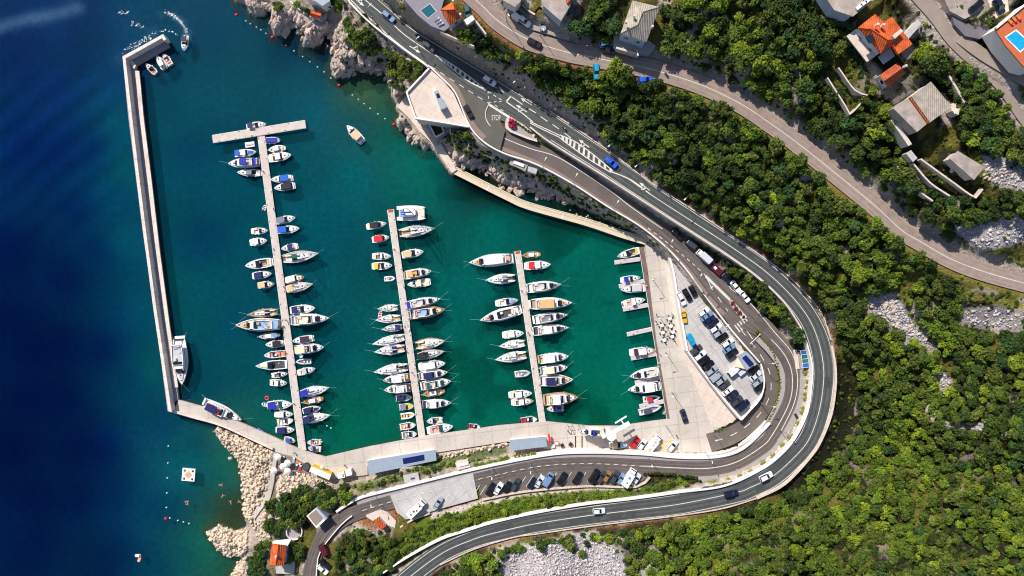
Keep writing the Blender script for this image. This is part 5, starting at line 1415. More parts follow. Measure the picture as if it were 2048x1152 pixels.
  ('fly',(937.8,525.5),(1022,517.3),25.5,"huge white yacht with tan foredeck cushion",dict(hard='white',h0=.18,h1=.56,pad='tan',floor='pink')),
  ('sail',(970,560.7),(1029.8,555.5),20.5,"sailing yacht with dark cockpit arch",dict(floor='dark',hood='grey')),
  ('cruiser',(1036.7,599.8),(993.3,606.7),15,"grey-white boat with blue bow cushion",dict(pad='sky',floor='white',deck='grey')),
  ('fly',(959.5,640.6),(1039,619.8),24,"sleek white yacht with brown sunken cockpit",dict(flyfloor='dgrey',seat='cream',pad='pink')),
  ('cruiser',(1048,665.8),(1007,670),16,"boxy white cabin boat with dark roof window",dict(hard='white',h0=.2,floor='cream')),
  ('sail',(997.3,692.6),(1049.7,686),18,"plain white sailing yacht",dict(sailc='white')),
  ('sail',(989.5,719.4),(1052.8,709.5),21,"sailing yacht with teak cockpit",dict(floor='teak',sailc='grey')),
  ('rib',(1060,746),(1029.4,749.4),14.5,"grey inflatable with slate bow cushion",dict(tube='lgrey',pad='grey',fl='lgrey')),
  ('cruiser',(1064.6,785.9),(1019.9,790),16,"white boat with black-brown stern cockpit",dict(hard='white',h0=.24,floor='dark')),
  ('cruiser',(1067.6,801.5),(1025,805),15,"blue-grey boat with wooden bow deck",dict(hard='white',h0=.3,floor='grey',deck='teak')),
  ('open',(1074.5,838),(1040.7,842.3),14,"white open boat with red stern",dict(seat='red',floor='dark')),
 ]),
 "F": ("crane side of short pontoon", [
  ('trad',(1044.5,511),(1081,508.6),13.5,"small brown-rimmed wooden boat",dict(deck='wood',rimc='wood',hull='cream')),
  ('cruiser',(1101.8,528.6),(1051.5,532),17.5,"white boat with bright red square canopy",dict(canopy='red',c0=.12,c1=.32,hard='white',h0=.36,floor='cream',t1=.54)),
  ('fly',(1121.8,568.5),(1055.8,576.4),21.5,"white yacht with dark bow window",dict(pad='dgrey',dinghy=1)),
  ('fly',(1144.4,605),(1061,608.5),25,"grand yacht with tan roof and tan bow pad",dict(hard='tan',h0=.22,h1=.56,pad='tan',floor='teak')),
  ('fly',(1134.8,629.3),(1068.9,639.7),20.5,"white yacht with red stern flag and grey upper deck",dict(flyfloor='grey',pad='dgrey')),
  ('fly',(1137.4,654.5),(1067,662.3),20.5,"pale blue-white yacht with louvred roof",dict(hard='white',h0=.28,h1=.52,pad='dgrey',floor='dark')),
  ('fly',(1137,712),(1078.9,719),20.5,"yacht with white roof and beige stern seat",dict(hard='white',h0=.14,h1=.52,floor='beige')),
  ('fly',(1135,733.8),(1083,741.6),18.5,"yacht with cream sunroof",dict(hard='cream',h0=.12,h1=.48,dinghy=1)),
  ('fly',(1144.9,759),(1081.5,761.6),22.5,"yacht with big navy canopy and wooden bow",dict(canopy='navy',c0=.16,c1=.44,pad='pink',deck='teak',rimc='white',dinghy=1)),
  ('fly',(1155.3,793.7),(1090,799.8),25,"stout trawler yacht with orange wooden hull",dict(hull='wood',rimc='wood',hard='white',h0=.24,h1=.46,deck='teak',floor='beige')),
  ('cruiser',(1093,818),(1125.8,817),13.5,"small boat with navy stern canopy",dict(canopy='navy',c0=.1,c1=.5,out=1)),
 ]),
 "G": ("", [
  ('cruiser',(1234.2,513.4),(1278,500.4),15.5,"white boat with orange stern cushion, above the first finger pontoon",dict(seat='yellow',floor='dark')),
  ('cruiser',(1280.7,555),(1243.4,560.3),14,"white boat with royal blue stern cover, above the second finger pontoon",dict(canopy='royal',c0=.1,c1=.34)),
  ('cruiser',(1240.4,579.4),(1289,576),16,"white boat with pale grey hardtop and orange stern, below second finger",dict(hard='lgrey',h0=.14,seat='orange')),
  ('cruiser',(1290,598.5),(1246.8,608.9),16,"white twin-engined boat above the third finger pontoon",dict(hard='white',h0=.36,out=2,floor='pink')),
  ('cruiser',(1312,700),(1262,705),17,"white boat with plum stern cover and teak bow, above fifth finger",dict(canopy='plum',c0=.1,c1=.26,hard='white',h0=.28,deck='teak',t1=.56)),
  ('fly',(1259,752.9),(1319,741.6),20.5,"white yacht with dark bow window, above the sixth finger pontoon",dict(pad='dgrey',flyfloor='lgrey')),
  ('fly',(1254.7,779.8),(1318,771),22.5,"white yacht with blue windscreen and long white roof, below sixth finger",dict(hard='white',h0=.2,h1=.5,pad='white',floor='dark')),
  ('rib',(1319,795.4),(1286.5,799.8),13.5,"green and white boat with red canopy by the brown pontoon",dict(tube='white',canopy='red',fl='green')),
  ('rib',(1322.4,813.6),(1278,825.8),15.5,"large grey inflatable with dark canopy below the seventh finger",dict(tube='lgrey',canopy='dgrey')),
  ('rib',(1334,818),(1327,828),7,"tiny dark dinghy tucked in the pontoon corner",dict(tube='dgrey')),
  ('fly',(366,769),(359,677),31,"long white superyacht moored alongside the breakwater",dict(flyfloor='lgrey',pad='lgrey',seat='lgrey')),
  ('fly',(485,839.5),(410,804),22.5,"large yacht with navy canopies and red cushion beside the landing quay",dict(canopy='navy',c0=.14,c1=.4,seat='red')),
  ('cruiser',(292,127.7),(311,146),12,"small boat with brown cockpit below the breakwater head",dict(floor='dark',seat='orange',out=1)),
  ('cruiser',(313.7,111),(329.3,137),14,"white hardtop boat, middle one below the breakwater head",dict(hard='white',h0=.14,out=2)),
  ('open',(326.7,108.6),(341.5,130),12.5,"open boat with taupe floor below the breakwater head",dict(floor='pink')),
  ('cruiser',(367.5,101.6),(371,72),13.5,"moving boat with navy bimini and yellow stern trailing a wake",dict(canopy='navy',c0=.06,c1=.42,seat='yellow',out=1)),
  ('cruiser',(694,251),(724,283),18,"lone boat with tan cockpit cover drifting in mid harbour",dict(canopy='beige',c0=.14,c1=.56,seat='sky',t1=.6,out=1)),
  ('cruiser',(532.8,247.8),(494.6,253),14,"white boat with navy canopy across the T-shaped pontoon head",dict(canopy='navy',c0=.06,c1=.34)),
  ('open',(961,854.5),(937,852),10.5,"little white boat with red seat lying along the stone quay",dict(seat='red',floor='dark')),
 ]),
}
for key, (where, rows) in BERTHS.items():
    for i, (kind, bow, stern, beam, desc, o) in enumerate(rows):
        e = make_boat(kind, bow, stern, beam, **o)
        lab = desc if not where else f"{desc}, {where}"
        tag(e, lab, CATS[kind], {"G": "boats lying apart from the long pontoons"}.get(key, "boats on the " + where))
        n = len(lab.split())
        if n > 16: print("LONG", n, lab)

# small craft
def dinghy(px, ang, L, B, col, label, inside='sky', z=0.0):
    e = empty("dinghy", P(*px, z), math.radians(ang), label, "dinghy", "small dinghies")
    b = Boat('rib', L, B, F=.42); b.hull().build("hull", [bm(col)], e)
    b.rim(0, .8, .78).build("gunwale", [bm(col)], e); b.well(.02, .8, .78, .26).build("inside", [bm(inside)], e); b.deck(.8, 1).build("bow_deck", [bm('white')], e)
    m = MB(); m.box(-L * .2, 0, .3, .25, B * .8, .05); m.box(L * .1, 0, .3, .25, B * .85, .05); m.build_each("thwart", [bm('white')], e)
dinghy((521,862), -33, 4.0, 1.6, 'blue', "bright blue rowing boat beside the landing quay", 'navy')
dinghy((531,809), 165, 2.6, 1.5, 'lgrey', "grey inflatable tender behind the boat with royal blue awnings")
dinghy((603,712), 20, 1.6, 1.3, 'sky', "tiny pale blue float between two white boats")
dinghy((529.5,416), 70, 2.2, 1.3, 'white', "white jet tender beside the upper part of T-shaped pontoon", 'dgrey')
dinghy((761,628), 80, 3.0, 1.3, 'white', "red-floored tender squeezed between two sailing yachts", 'red')
dinghy((817,656), -80, 2.0, 1.1, 'white', "upturned white dinghy lying on the middle pontoon deck", 'lgrey', .76)
e = empty("swim_raft", P(378, 949), math.radians(-5), "square white swimming raft with brown middle off the rocky shore", "raft")
MB().box(0, 0, -.2, 4.6, 4.5, .65).build("float", [B_GEL], e)
m = MB(); m.add([(0, -1.5, .46), (1.5, 0, .46), (0, 1.5, .46), (-1.5, 0, .46)], [(0, 1, 2, 3)]); m.build("mat", [bm('teak')], e)
m = MB()
for i in range(4): m.dome(1.45 * (1 if i % 2 else -1), 1.45 * (1 if i > 1 else -1), .45, .42, .35, 8, 3)
m.build_each("cushion", [bm('dgrey')], e)
e = empty("mooring_platform", P(500.5, 289.5), math.radians(8), "small white floating platform beside the T-shaped pontoon head", "platform")
MB().box(0, 0, -.2, 3.3, 1.8, .7).build("float", [B_GEL], e); MB().box(0, 0, .501, 2.6, .5, .25).build("bench", [bm('lgrey')], e)
# boat on the crane
e = make_boat('fly', (1158, 862), (1209, 864), 17, z=5.2, canopy='royal', c0=.4, c1=.5, flyfloor='dgrey')
tag(e, "white yacht hoisted ashore in the slings of the quay crane", "motor yacht")
e = make_boat('cruiser', (1255, 890), (1220, 890), 14, z=QZ + 1.0, canopy='beige', c0=.1, c1=.4, floor='grey', pad='sky')
tag(e, "laid-up boat with tan canopy standing under the crane", "motorboat")
cr = MB()
for x in (1228, 1247):
    for s in (-1, 1):
        q = P(x, 890 + s * 4, QZ); cr.box(q.x, q.y, QZ, .25, .25, 1.1)
cr.build("boat_cradle", [M_DARK], label="dark steel stand under the laid-up boat with tan canopy", cat="boat cradle")
# ---------------------------------------------------------------- vehicles
CC = dict(white=lin(232, 232, 234), silver=lin(158, 164, 176), black=lin(22, 22, 28), dgrey=lin(62, 66, 76), navy=lin(26, 32, 60), blue=lin(30, 90, 220), lblue=lin(110, 140, 180), yellow=lin(214, 168, 20), red=lin(206, 24, 24), turq=lin(20, 150, 196), brown=lin(150, 108, 50), teal=lin(40, 90, 96), mint=lin(206, 224, 216), maroon=lin(88, 24, 40), pale=lin(200, 206, 214))
def cm(c): return mat("car_paint_" + c, CC[c], .3, var=.06, scale=.8, spec=.6)
C_TYRE = mat("tyre_rubber", lin(26, 26, 28), .9, var=.1)
C_RIM = mat("wheel_rim", lin(150, 152, 156), .4, metal=.6, var=.06)
C_GLASS = mat("car_glass", lin(20, 26, 36), .1, var=.15, scale=1, spec=.7)
C_HEAD = mat("headlight_glass", lin(220, 224, 226), .2, var=.05, spec=.6)
C_TAIL = mat("taillight_glass", lin(150, 16, 16), .3, var=.05)
VT = dict(hatch=(4.1, 1.8, 1.5, -.46, .2, .92), sedan=(4.6, 1.84, 1.45, -.34, .2, .90), suv=(4.6, 1.92, 1.7, -.47, .22, .95), estate=(4.7, 1.85, 1.5, -.47, .2, .92), van=(5.2, 2.0, 2.1, -.49, .36, 1.05), coupe=(4.3, 1.82, 1.35, -.36, .14, .86))
def rrect(L, W, r):
    pts = []
    for cx, cy, a0 in ((L / 2 - r, W / 2 - r, 0), (-L / 2 + r, W / 2 - r, 90), (-L / 2 + r, -W / 2 + r, 180), (L / 2 - r, -W / 2 + r, 270)):
        for k in range(4):
            a = math.radians(a0 + k * 30); pts.append((cx + r * math.cos(a), cy + r * math.sin(a)))
    return pts
_veh = {}
def veh_meshes(t, c):
    if (t, c) in _veh: return _veh[(t, c)]
    L, W, Hh, xr, xf, belt = VT[t]
    pb = rrect(L, W, .42)
    m = MB(); m.loft([[(x * .98, y * .94, .22) for x, y in pb], [(x, y, .5) for x, y in pb], [(x * .985, y * .97, belt - .12) for x, y in pb], [(x * .93, y * .88, belt) for x, y in pb]])
    body = m.mesh("body", [cm(c)])
    x0, x1 = xr * L, xf * L
    cx, hl = (x0 + x1) / 2, (x1 - x0) / 2
    m = MB(); g0 = [(x0, -W * .45), (x1, -W * .44), (x1, W * .44), (x0, W * .45)]
    rs = .8 if t == 'van' else .56
    tx = -.07 * L if t != 'van' else -.03 * L
    g1 = [(cx + (x - cx) * (rs if x > cx else (.86 if t in ('hatch', 'suv', 'estate', 'van') else .66)) + (tx * .4 if x > cx else 0), y * .82) for x, y in g0]
    m.loft([[(x, y, belt - .02) for x, y in g0], [(x, y, Hh - .07) for x, y in g1]]); glass = m.mesh("window", [C_GLASS])
    m = MB(); m.loft([[(cx + (x - cx) * 1.0, y * 1.0, Hh - .08) for x, y in g1], [(cx + (x - cx) * .9, y * .92, Hh) for x, y in g1]])
    for y in (-1, 1):                                              # pillars
        for a, b in ((g0[1], g1[1]), (g0[0], g1[0])):
            m.tube([(a[0], abs(a[1]) * y, belt), (b[0], abs(b[1]) * y, Hh - .06)], .05, 4)
    if t in ('van',): m.box(cx - .5, 0, belt, (x1 - x0) * .62, W * .915, Hh - belt - .05)
    roof = m.mesh("roof", [cm(c)])
    m = MB(); n = 12; rg = [[(.32 * math.cos(2 * math.pi * i / n), y, .32 * math.sin(2 * math.pi * i / n)) for i in range(n)] for y in (-.1, .1)]
    m.loft(rg); m.cur = 1
    m.loft([[(.19 * math.cos(2 * math.pi * i / n), y, .19 * math.sin(2 * math.pi * i / n)) for i in range(n)] for y in (-.11, .11)])
    wh = m.mesh("wheel", [C_TYRE, C_RIM])
    hd = MB().box(0, 0, 0, .2, .36, .14).mesh("headlight", [C_HEAD]); tl = MB().box(0, 0, 0, .14, .34, .16).mesh("tail_light", [C_TAIL])
    _veh[(t, c)] = (body, glass, roof, wh, hd, tl); return _veh[(t, c)]
def car(px, ang, t, c, z, label, name="parked_car", cat="car", group=None, sc=1.06):
    loc = P(*px, z + .7); loc.z = z
    e = empty(name, loc, math.radians(ang), label, cat, group); e.scale = (sc, sc, sc)
    L, W = VT[t][:2]
    body, glass, roof, wh, hd, tl = veh_meshes(t, c)
    obj("body", body, e); obj("window", glass, e); obj("roof", roof, e)
    for sx in (-.31, .31):
        for sy in (-1, 1): obj("wheel", wh, e, (sx * L, sy * (W / 2 - .12), .32))
    for sy in (-1, 1):
        obj("headlight", hd, e, (L / 2 - .2, sy * W * .33, .52)); obj("tail_light", tl, e, (-L / 2 + .12, sy * W * .34, .56))
    n = len(label.split())
    if n > 16: print("LONG", n, label)
    return e
CN = dict(white="white", silver="silver", black="black", dgrey="dark grey", navy="navy", blue="bright blue", lblue="light blue", yellow="yellow", red="red", turq="turquoise", brown="bronze brown", teal="teal", mint="pale mint", maroon="maroon", pale="pale grey")
TN = dict(hatch="hatchback", sedan="saloon", suv="off-roader", estate="estate car", van="van", coupe="coupe")
rowA = [((981,978),'suv','black'),((997,977),'sedan','white'),((1014,974),'hatch','black'),((1031,969),'estate','dgrey'),((1064,966),'hatch','navy'),((1079,963),'sedan','pale'),((1096,959),'van','lblue'),((1124,957),'suv','black'),((1155,956),'sedan','black'),
        ((1188,952),'van','black'),((1203,954),'estate','dgrey'),((1214,953),'hatch','brown'),((1229,954),'suv','dgrey'),((1242,958),'hatch','lblue'),((1272,959),'sedan','pale')]
for i, (p, t, c) in enumerate(rowA):
    car(p, 57, t, c, PARKZ, f"{CN[c]} {TN[t]}, {ORD[i]} from the concrete apron in the roadside parking row", group="cars in the roadside parking row")
rowB = [((1392,700),'suv','dgrey'),((1400,711),'estate','white'),((1408.5,721.6),'hatch','black'),((1416,731),'sedan','black'),((1423,741),'estate','silver'),((1431.5,752.4),'van','silver'),((1441.8,761),'suv','silver'),((1449,770),'hatch','dgrey'),((1455.5,782),'coupe','white'),((1464.5,791),'sedan','navy'),((1473.4,802),'suv','dgrey'),((1485,811),'van','navy')]
for i, (p, t, c) in enumerate(rowB):
    car(p, 37, t, c, LOTZ, f"{CN[c]} {TN[t]}, {ORD[i]} below the turquoise truck in the car park", group="slanting row along the white ramp wall")
rowC = [((1407,624),'hatch','white'),((1413,632),'sedan','lblue'),((1418,640),'sedan','navy'),((1425,647),'suv','navy'),((1431,656),'estate','white'),((1437,666),'suv','silver'),((1445,675),'hatch','black'),((1455,685),'estate','white'),((1458,697),'sedan','lblue'),((1464,708),'suv','black')]
for i, (p, t, c) in enumerate(rowC):
    car(p, 34, t, c, LOTZ, f"{CN[c]} {TN[t]}, {ORD[i]} from the top in the kerb-side car park row", group="row along the car park kerb")
rowD = [((1508,740),'hatch','black'),((1510.5,752),'sedan','pale'),((1515,764),'estate','silver'),((1519,775),'hatch','black')]
for i, (p, t, c) in enumerate(rowD):
    car(p, 38, t, c, LOTZ, f"{CN[c]} {TN[t]}, {ORD[i]} below the solar-roofed hut", group="cars below the solar-roofed hut")
M_ = lambda px, py: zon(MAIN, px, py) + .02
Lw = lambda px, py: zon(LOW, px, py) + .04
Hl = lambda px, py: zon(HILL, px, py) + .02
car((876,1006), 57, 'sedan', 'silver', PARKZ + .36, "lone silver saloon parked beside the motorhome on the concrete apron")
car((1363,598), -62, 'estate', 'white', LOTZ, "white estate car nearest the promenade wall in the upper car park corner")
car((1374.5,590), -60, 'sedan', 'black', LOTZ, "black saloon with white rear, middle of three in the car park corner")
car((1386,582), -62, 'hatch', 'black', LOTZ, "black hatchback nearest the road, in the upper car park corner")
car((1368,634), -82, 'coupe', 'yellow', LOTZ, "yellow car parked alone by the white promenade wall")
car((1468,740), 38, 'van', 'white', LOTZ, "white van parked askew by the solar-roofed hut", "parked_van", "van")
car((1354,468), -42, 'suv', 'black', Lw(1354,468), "black off-roader, first of the cars parked under the main road wall")
car((1384,491), -40, 'van', 'dgrey', Lw(1384,491), "long dark grey van parked on the lower road in wall shadow", "parked_van", "van")
car((1427,511), -35, 'sedan', 'black', Lw(1427,511) + .1, "black saloon tucked in the bay beside the white box truck")
car((1452,556), -44, 'hatch', 'navy', Lw(1452,556), "navy hatchback in tree shadow behind the truck trailer")
car((1471,573), -52, 'sedan', 'white', Lw(1471,573), "white saloon beside the trees, upper of two white cars on lower road")
car((1489,593), -50, 'sedan', 'white', Lw(1489,593), "white saloon beside the trees, lower of two white cars on lower road")
car((777,33), -38, 'estate', 'lblue', M_(777,33), "pale blue estate car driving on the shaded main road", "driving_car")
car((859,94), -36, 'hatch', 'dgrey', M_(859,94), "dark hatchback driving in shade on the main road before the hatching", "driving_car")
car((979,162), -32, 'suv', 'white', M_(979,162), "white off-roader driving beside the hatched median", "driving_car")
car((937,223), -62, 'sedan', 'black', 12.78, "black saloon leaving the junction beside the viewing platform", "driving_car")
car((1222,325), -36, 'suv', 'blue', M_(1222,325), "bright blue car driving on the main road", "driving_car")
car((1198,1022), 5, 'hatch', 'mint', M_(1198,1022), "pale mint hatchback driving on the lower stretch of main road", "driving_car")
car((1462,987), 12, 'suv', 'navy', M_(1462,987), "navy off-roader driving on the outer bend of the main road", "driving_car")
car((1532,953), 26, 'suv', 'white', M_(1532,953), "white off-roader driving on the outer bend ahead of the navy car", "driving_car")
car((1069,86), -26, 'sedan', 'black', Hl(1069,86), "black saloon driving on the upper hill road", "driving_car")
car((1048,42), -38, 'suv', 'white', 28.4, "white car parked at the hill road house, next to a wall")
car((1041,31), -40, 'hatch', 'navy', 28.8, "navy hatchback half hidden beside the house wall above the hill road")
car((1085,46), -82, 'estate', 'silver', 28.6, "silver estate car parked nose down in the hillside driveway")
car((1214,87), 12, 'suv', 'lblue', 28.4, "pale blue off-roader parked below the grey-roofed house")
car((1218,101), -14, 'sedan', 'black', 28.0, "black saloon parked in shade on the hill road edge")
car((1193,143), -85, 'estate', 'turq', 27.2, "turquoise estate car parked among the trees below the hill road")
car((1291,160), 4, 'suv', 'blue', 27.2, "bright blue car half under trees beside the hill road")
car((935,24), -75, 'hatch', 'teal', 28.6, "teal hatchback parked beside the orange-roofed villa")
car((1953,12), 40, 'sedan', 'black', 45.3, "black saloon parked on the top terrace beside the garden hedge")
car((1998,13), -62, 'suv', 'navy', 45.3, "navy off-roader parked on the top terrace beside the pool house")
car((1270,886), 58, 'coupe', 'red', QZ, "red coupe parked on the quay under the crane")
car((1284,889), 55, 'hatch', 'mint', QZ, "mint-white hatchback parked on the quay beside the red car")
car((1345,892), 50, 'estate', 'white', QZ, "white estate car parked on yellow lines of the quay")
car((1368,832), -72, 'estate', 'navy', QZ, "long dark car driving on the promenade quay", "driving_car")
car((651,1129), -40, 'sedan', 'black', 8.0, "black car with white bonnet on the shaded lower-left yard")
car((646,1139), -42, 'hatch', 'white', 8.2, "white hatchback in the shaded lower-left yard")
car((650,1101), -58, 'van', 'maroon', 7.6, "rusty maroon van in the lower-left yard", "parked_van", "van")

def boxtruck(px, ang, z, L, W, hh, c, cab, label, name="motorhome", cat="motorhome", roofs=()):
    loc = P(*px, z + 1.4); loc.z = z
    e = empty(name, loc, math.radians(ang), label, cat)
    cl = 1.7 if cab else 0
    m = MB(); m.loft([[(x, y, .5) for x, y in rrect(L - cl, W, .25)], [(x, y, hh - .1) for x, y in rrect(L - cl, W, .25)], [(x * .97, y * .94, hh) for x, y in rrect(L - cl, W, .25)]])
    o = m.build("box", [cm(c)], e); o.location.x = -cl / 2
    if cab:
        m = MB(); m.box(L / 2 - cl / 2, 0, .4, cl, W * .92, 1.0); m.box(L / 2 - cl * .62, 0, 1.4, cl * .72, W * .88, .75, top=.85); m.build("cab", [cm(cab)], e)
        MB().box(L / 2 - cl * .22, 0, 1.42, .3, W * .8, .55, top=.8).build("windscreen", [C_GLASS], e)
    wh = veh_meshes('van', 'white')[3]
    for sx in (-.3, .32):
        for sy in (-1, 1): obj("wheel", wh, e, (sx * L, sy * (W / 2 - .15), .34), scale=(1.1, 1.1, 1.1))
    for (x, y, sx, sy, mm) in roofs:
        MB().box(x * L, y * W, hh, sx, sy, .14).build("roof_hatch", [mm], e)
    return e
D_ = bm('dgrey')
boxtruck((833,1017), 44, PARKZ + .35, 7.4, 2.5, 3.0, 'white', 'white', "long white motorhome with four roof hatches on the concrete apron", roofs=[(-.32,0,.5,.5,D_),(-.12,.05,.6,.6,D_),(.0,-.15,.5,.5,D_),(.24,0,.5,.5,D_)])
boxtruck((1258,955), 58, PARKZ, 6.8, 2.5, 3.0, 'white', 'white', "white motorhome in the roadside parking row with one grey hatch", roofs=[(-.25,0,.45,.45,D_),(.02,.05,.9,.7,bm('grey')),(.2,-.1,.5,.5,B_GEL)])
boxtruck((1306,888), 50, QZ, 7.2, 2.4, 2.9, 'white', 'white', "white campervan on the quay with tan roof panels", roofs=[(-.3,0,1.3,.9,bm('tan')),(-.02,0,1.0,.8,bm('lgrey')),(.15,.1,.9,.7,bm('tan'))])
boxtruck((1408,513), 138, Lw(1408,513), 6.0, 2.3, 2.7, 'pale', 'white', "white box truck parked on the lower road", "box_truck", "truck")
boxtruck((1432,537), 138, Lw(1432,537), 5.6, 2.2, 1.3, 'maroon', None, "maroon flat trailer with white load behind the box truck", "trailer", "trailer", roofs=[(.05,0,1.1,.9,B_GEL)])
boxtruck((1383,680), -60, LOTZ, 4.6, 1.9, 2.0, 'turq', 'turq', "turquoise pickup truck beside the promenade wall", "pickup_truck", "truck")
boxtruck((1484,745), 38, LOTZ, 2.6, 1.6, 1.5, 'pale', None, "small white trailer beside the solar-roofed hut", "trailer", "trailer")

mb_ = empty("motorbike", P(1129, 258, M_(1129,258)), math.radians(-36), "motorbike with rider in white on the main road", "motorbike")
m = MB()
for x in (-.7, .7): m.loft([[(x + .32 * math.cos(a * .52), y, .32 + .32 * math.sin(a * .52)) for a in range(12)] for y in (-.08, .08)])
m.build_each("wheel", [C_TYRE], mb_); MB().box(0, 0, .4, 1.3, .35, .5, top=.7).build("body", [cm('dgrey')], mb_)
MB().tube([(.5, -.35, 1.0), (.55, .35, 1.0)], .04).build("handlebar", [M_DARK], mb_)
pr = empty("person", P(1129, 258, M_(1129,258) + .0), math.radians(-36), "rider in white jacket sitting on the motorbike", "person")
PM_SKIN = mat("skin", lin(196, 150, 120), .7)
def figure(e, shirt, trousers, sit=False):
    m = MB()
    hz = .75 if sit else .9
    for s in (-1, 1):
        m.cur = 1; m.tube([(-.05, .1 * s, hz), (.35 if sit else .02, .14 * s, hz * .6 if sit else .46), (.2 if sit else 0, .14 * s, .06), (.3 if sit else .16, .14 * s, .04)], [.1, .075, .055, .045], 6)
        m.cur = 0; m.tube([(-.05, .2 * s, hz + .52), (.1, .27 * s, hz + .25), (.4 if sit else .12, .22 * s, hz + .2 if sit else hz + .0)], [.07, .055, .04], 6)
    m.cur = 0; m.loft([[(-.05 + .13 * a * math.cos(k), .2 * a * math.sin(k), zz) for k in [2 * math.pi * i / 8 for i in range(8)]] for zz, a in ((hz - .05, .8), (hz + .2, .8), (hz + .5, 1.05), (hz + .6, .4))])
    m.cur = 2; m.loft([[(-.03 + .1 * a * math.cos(k), .085 * a * math.sin(k), zz) for k in [2 * math.pi * i / 8 for i in range(8)]] for zz, a in ((hz + .58, .55), (hz + .66, .8), (hz + .75, 1), (hz + .84, .9), (hz + .89, .4))])
    m.build("body", [shirt, trousers, PM_SKIN], e)
    MB().dome(-.05, 0, hz + .78, .115, .13, 8, 3).build("hair", [M_DARK], e)
figure(pr, bm('white'), bm('dgrey'), True)
ppl = [((1312,629),'navy'),((1311,642),'black'),((1343,626),'white'),((1349,682),'red'),((1366,676),'blue'),((1318,706),'white'),((338,770),'white'),((342,785),'navy'),((298,500),'black'),((1352,870),'black'),((560,927),'red'),((590,905),'navy'),((690,930),'black'),((1136,862),'navy'),((812,700),'black'),((825,745),'red'),((1056,665),'navy'),((573,640),'red')]
wh_ = ["walking on the promenade by the lamp post","walking behind another near the lamp post","standing on pale paving near the car park wall","by the white wall above the turquoise truck","walking beside the white wall","strolling on the promenade above the dark car","on the breakwater by the superyacht stern","on the breakwater below the superyacht","walking mid breakwater","at the foot of the pale ramp","among the parasols of the beach bar","at the landward end of the T-shaped pontoon","by the sheds on the quay","beside the boat stands","on the middle pontoon halfway along","on the lower middle pontoon","halfway along the short pontoon","on the T-shaped pontoon by the biggest yacht"]
for i, ((px, c), w) in enumerate(zip(ppl, wh_)):
    z = .76 if i >= 14 else (1.5 if i < 14 else QZ)
    if i in (2, 3, 4, 9): z = QZ + .09
    e = empty("person", P(*px, z), i * 1.3, f"person in {CN.get(c, c)} top {w}", "person"); figure(e, bm(c), bm('dgrey'))

# ---------------------------------------------------------------- lamp posts, buoys, furniture
def lamp_meshes():
    m = MB(); m.cyl(0, 0, 0, .25, .22, .2, 8); m.cyl(0, 0, .25, 7.6, .11, .07, 7); m.tube([(0, 0, 7.5), (.5, 0, 7.9), (1.3, 0, 7.95)], .05, 5); po = m.mesh("post", [M_STEEL])
    h = MB(); h.box(1.5, 0, 7.86, .95, .36, .16, top=.8); return po, h.mesh("lamp_head", [M_WHITE])
LP, LH = lamp_meshes()
def lamp(p, ang, label, group):
    e = empty("street_lamp", p, math.radians(ang), label, "street lamp", group); obj("post", LP, e); obj("lamp_head", LH, e)
for i, (px, a) in enumerate([((1305,558),190),((1318,633),190),((1331,705),190),((1344,785),190),((1332,852),250),((1428,868),200)]):
    lamp(P(*px, QZ), a, f"tall street lamp on the harbour promenade, {ORD[i]} from the boardwalk corner", "street lamps on the promenade")
for i, (px, a) in enumerate([((744,34),40),((836,97),40),((741,40),40)][:2]):
    lamp(on(MAIN, *px), a, f"street lamp on the cliff edge of the main road, {ORD[i]} from the top", "street lamps on the cliff edge")
for i, (px, a) in enumerate([((960,123),-140),((1035,172),-140),((1218,296),-140),((1270,335),-140),((1365,399),-140)]):
    lamp(on(MAIN, *px), a, f"street lamp at the foot of the wooded slope, {ORD[i]} from the villa", "street lamps under the wooded slope")
for i, (px, a) in enumerate([((1085,333),60),((1145,364),60),((1225,416),60),((1330,492),60),((1386,558),60),((1404,580),40)]):
    lamp(on(LOW, *px), a, f"street lamp along the lower road parapet, {ORD[i]} from the platform", "street lamps along the lower road")
for i, (px, a) in enumerate([((1521,722),0),((1523,806),0)]):
    lamp(P(*px, LOTZ), a, f"street lamp on the round end of the car park, {ORD[i]} of two", "street lamps round the car park end")
for i, (px, a) in enumerate([((1295,912),-90),((1060,925),-90),((985,936),-90),((1560,860),-30),((750,990),-80),((1410,905),-80)]):
    lamp(on(LOW, *px, .1), a, f"street lamp by the white quay wall, {['above the campervan','above the roadside parking row','at the apron end of the parking row','on the bend','near the concrete shelter','above the ramp foot'][i]}", "street lamps by the white quay wall")
for i, (px, a) in enumerate([((1013,42),-60),((1080,70),-60),((1265,117),-80)]):
    lamp(on(HILL, *px), a, f"street lamp beside the hill road, {ORD[i]} from the top", "street lamps beside the hill road")
wl = [((340,818),"at the root of the breakwater"),((268,128),"at the bend of the breakwater"),((594,893),"at the landward end of the T-shaped pontoon"),((846,868),"at the landward end of the middle pontoon")]
def buoy_mesh(c, r):
    m = MB(); m.dome(0, 0, .05, r, r * .95, 10, 4); m.cyl(0, 0, -.3, .05, r * .8, r, 10); return m.mesh("buoy", [mat("buoy_" + c, dict(red=lin(228, 20, 30), white=lin(236, 232, 224))[c], .4, var=.06)])
BR, BWm = buoy_mesh('red', .58), buoy_mesh('white', .27)
def buoy(px, c, label, group):
    tag(obj("buoy", BR if c == 'red' else BWm, None, P(*px, 0)), label, "buoy", group)
for i, px in enumerate([(473,30),(545,75),(678.5,171),(788,249)]): buoy(px, 'red', f"red ball buoy on the swimmers' line, {ORD[i]} from the top", "red buoys on the swimmers' line")
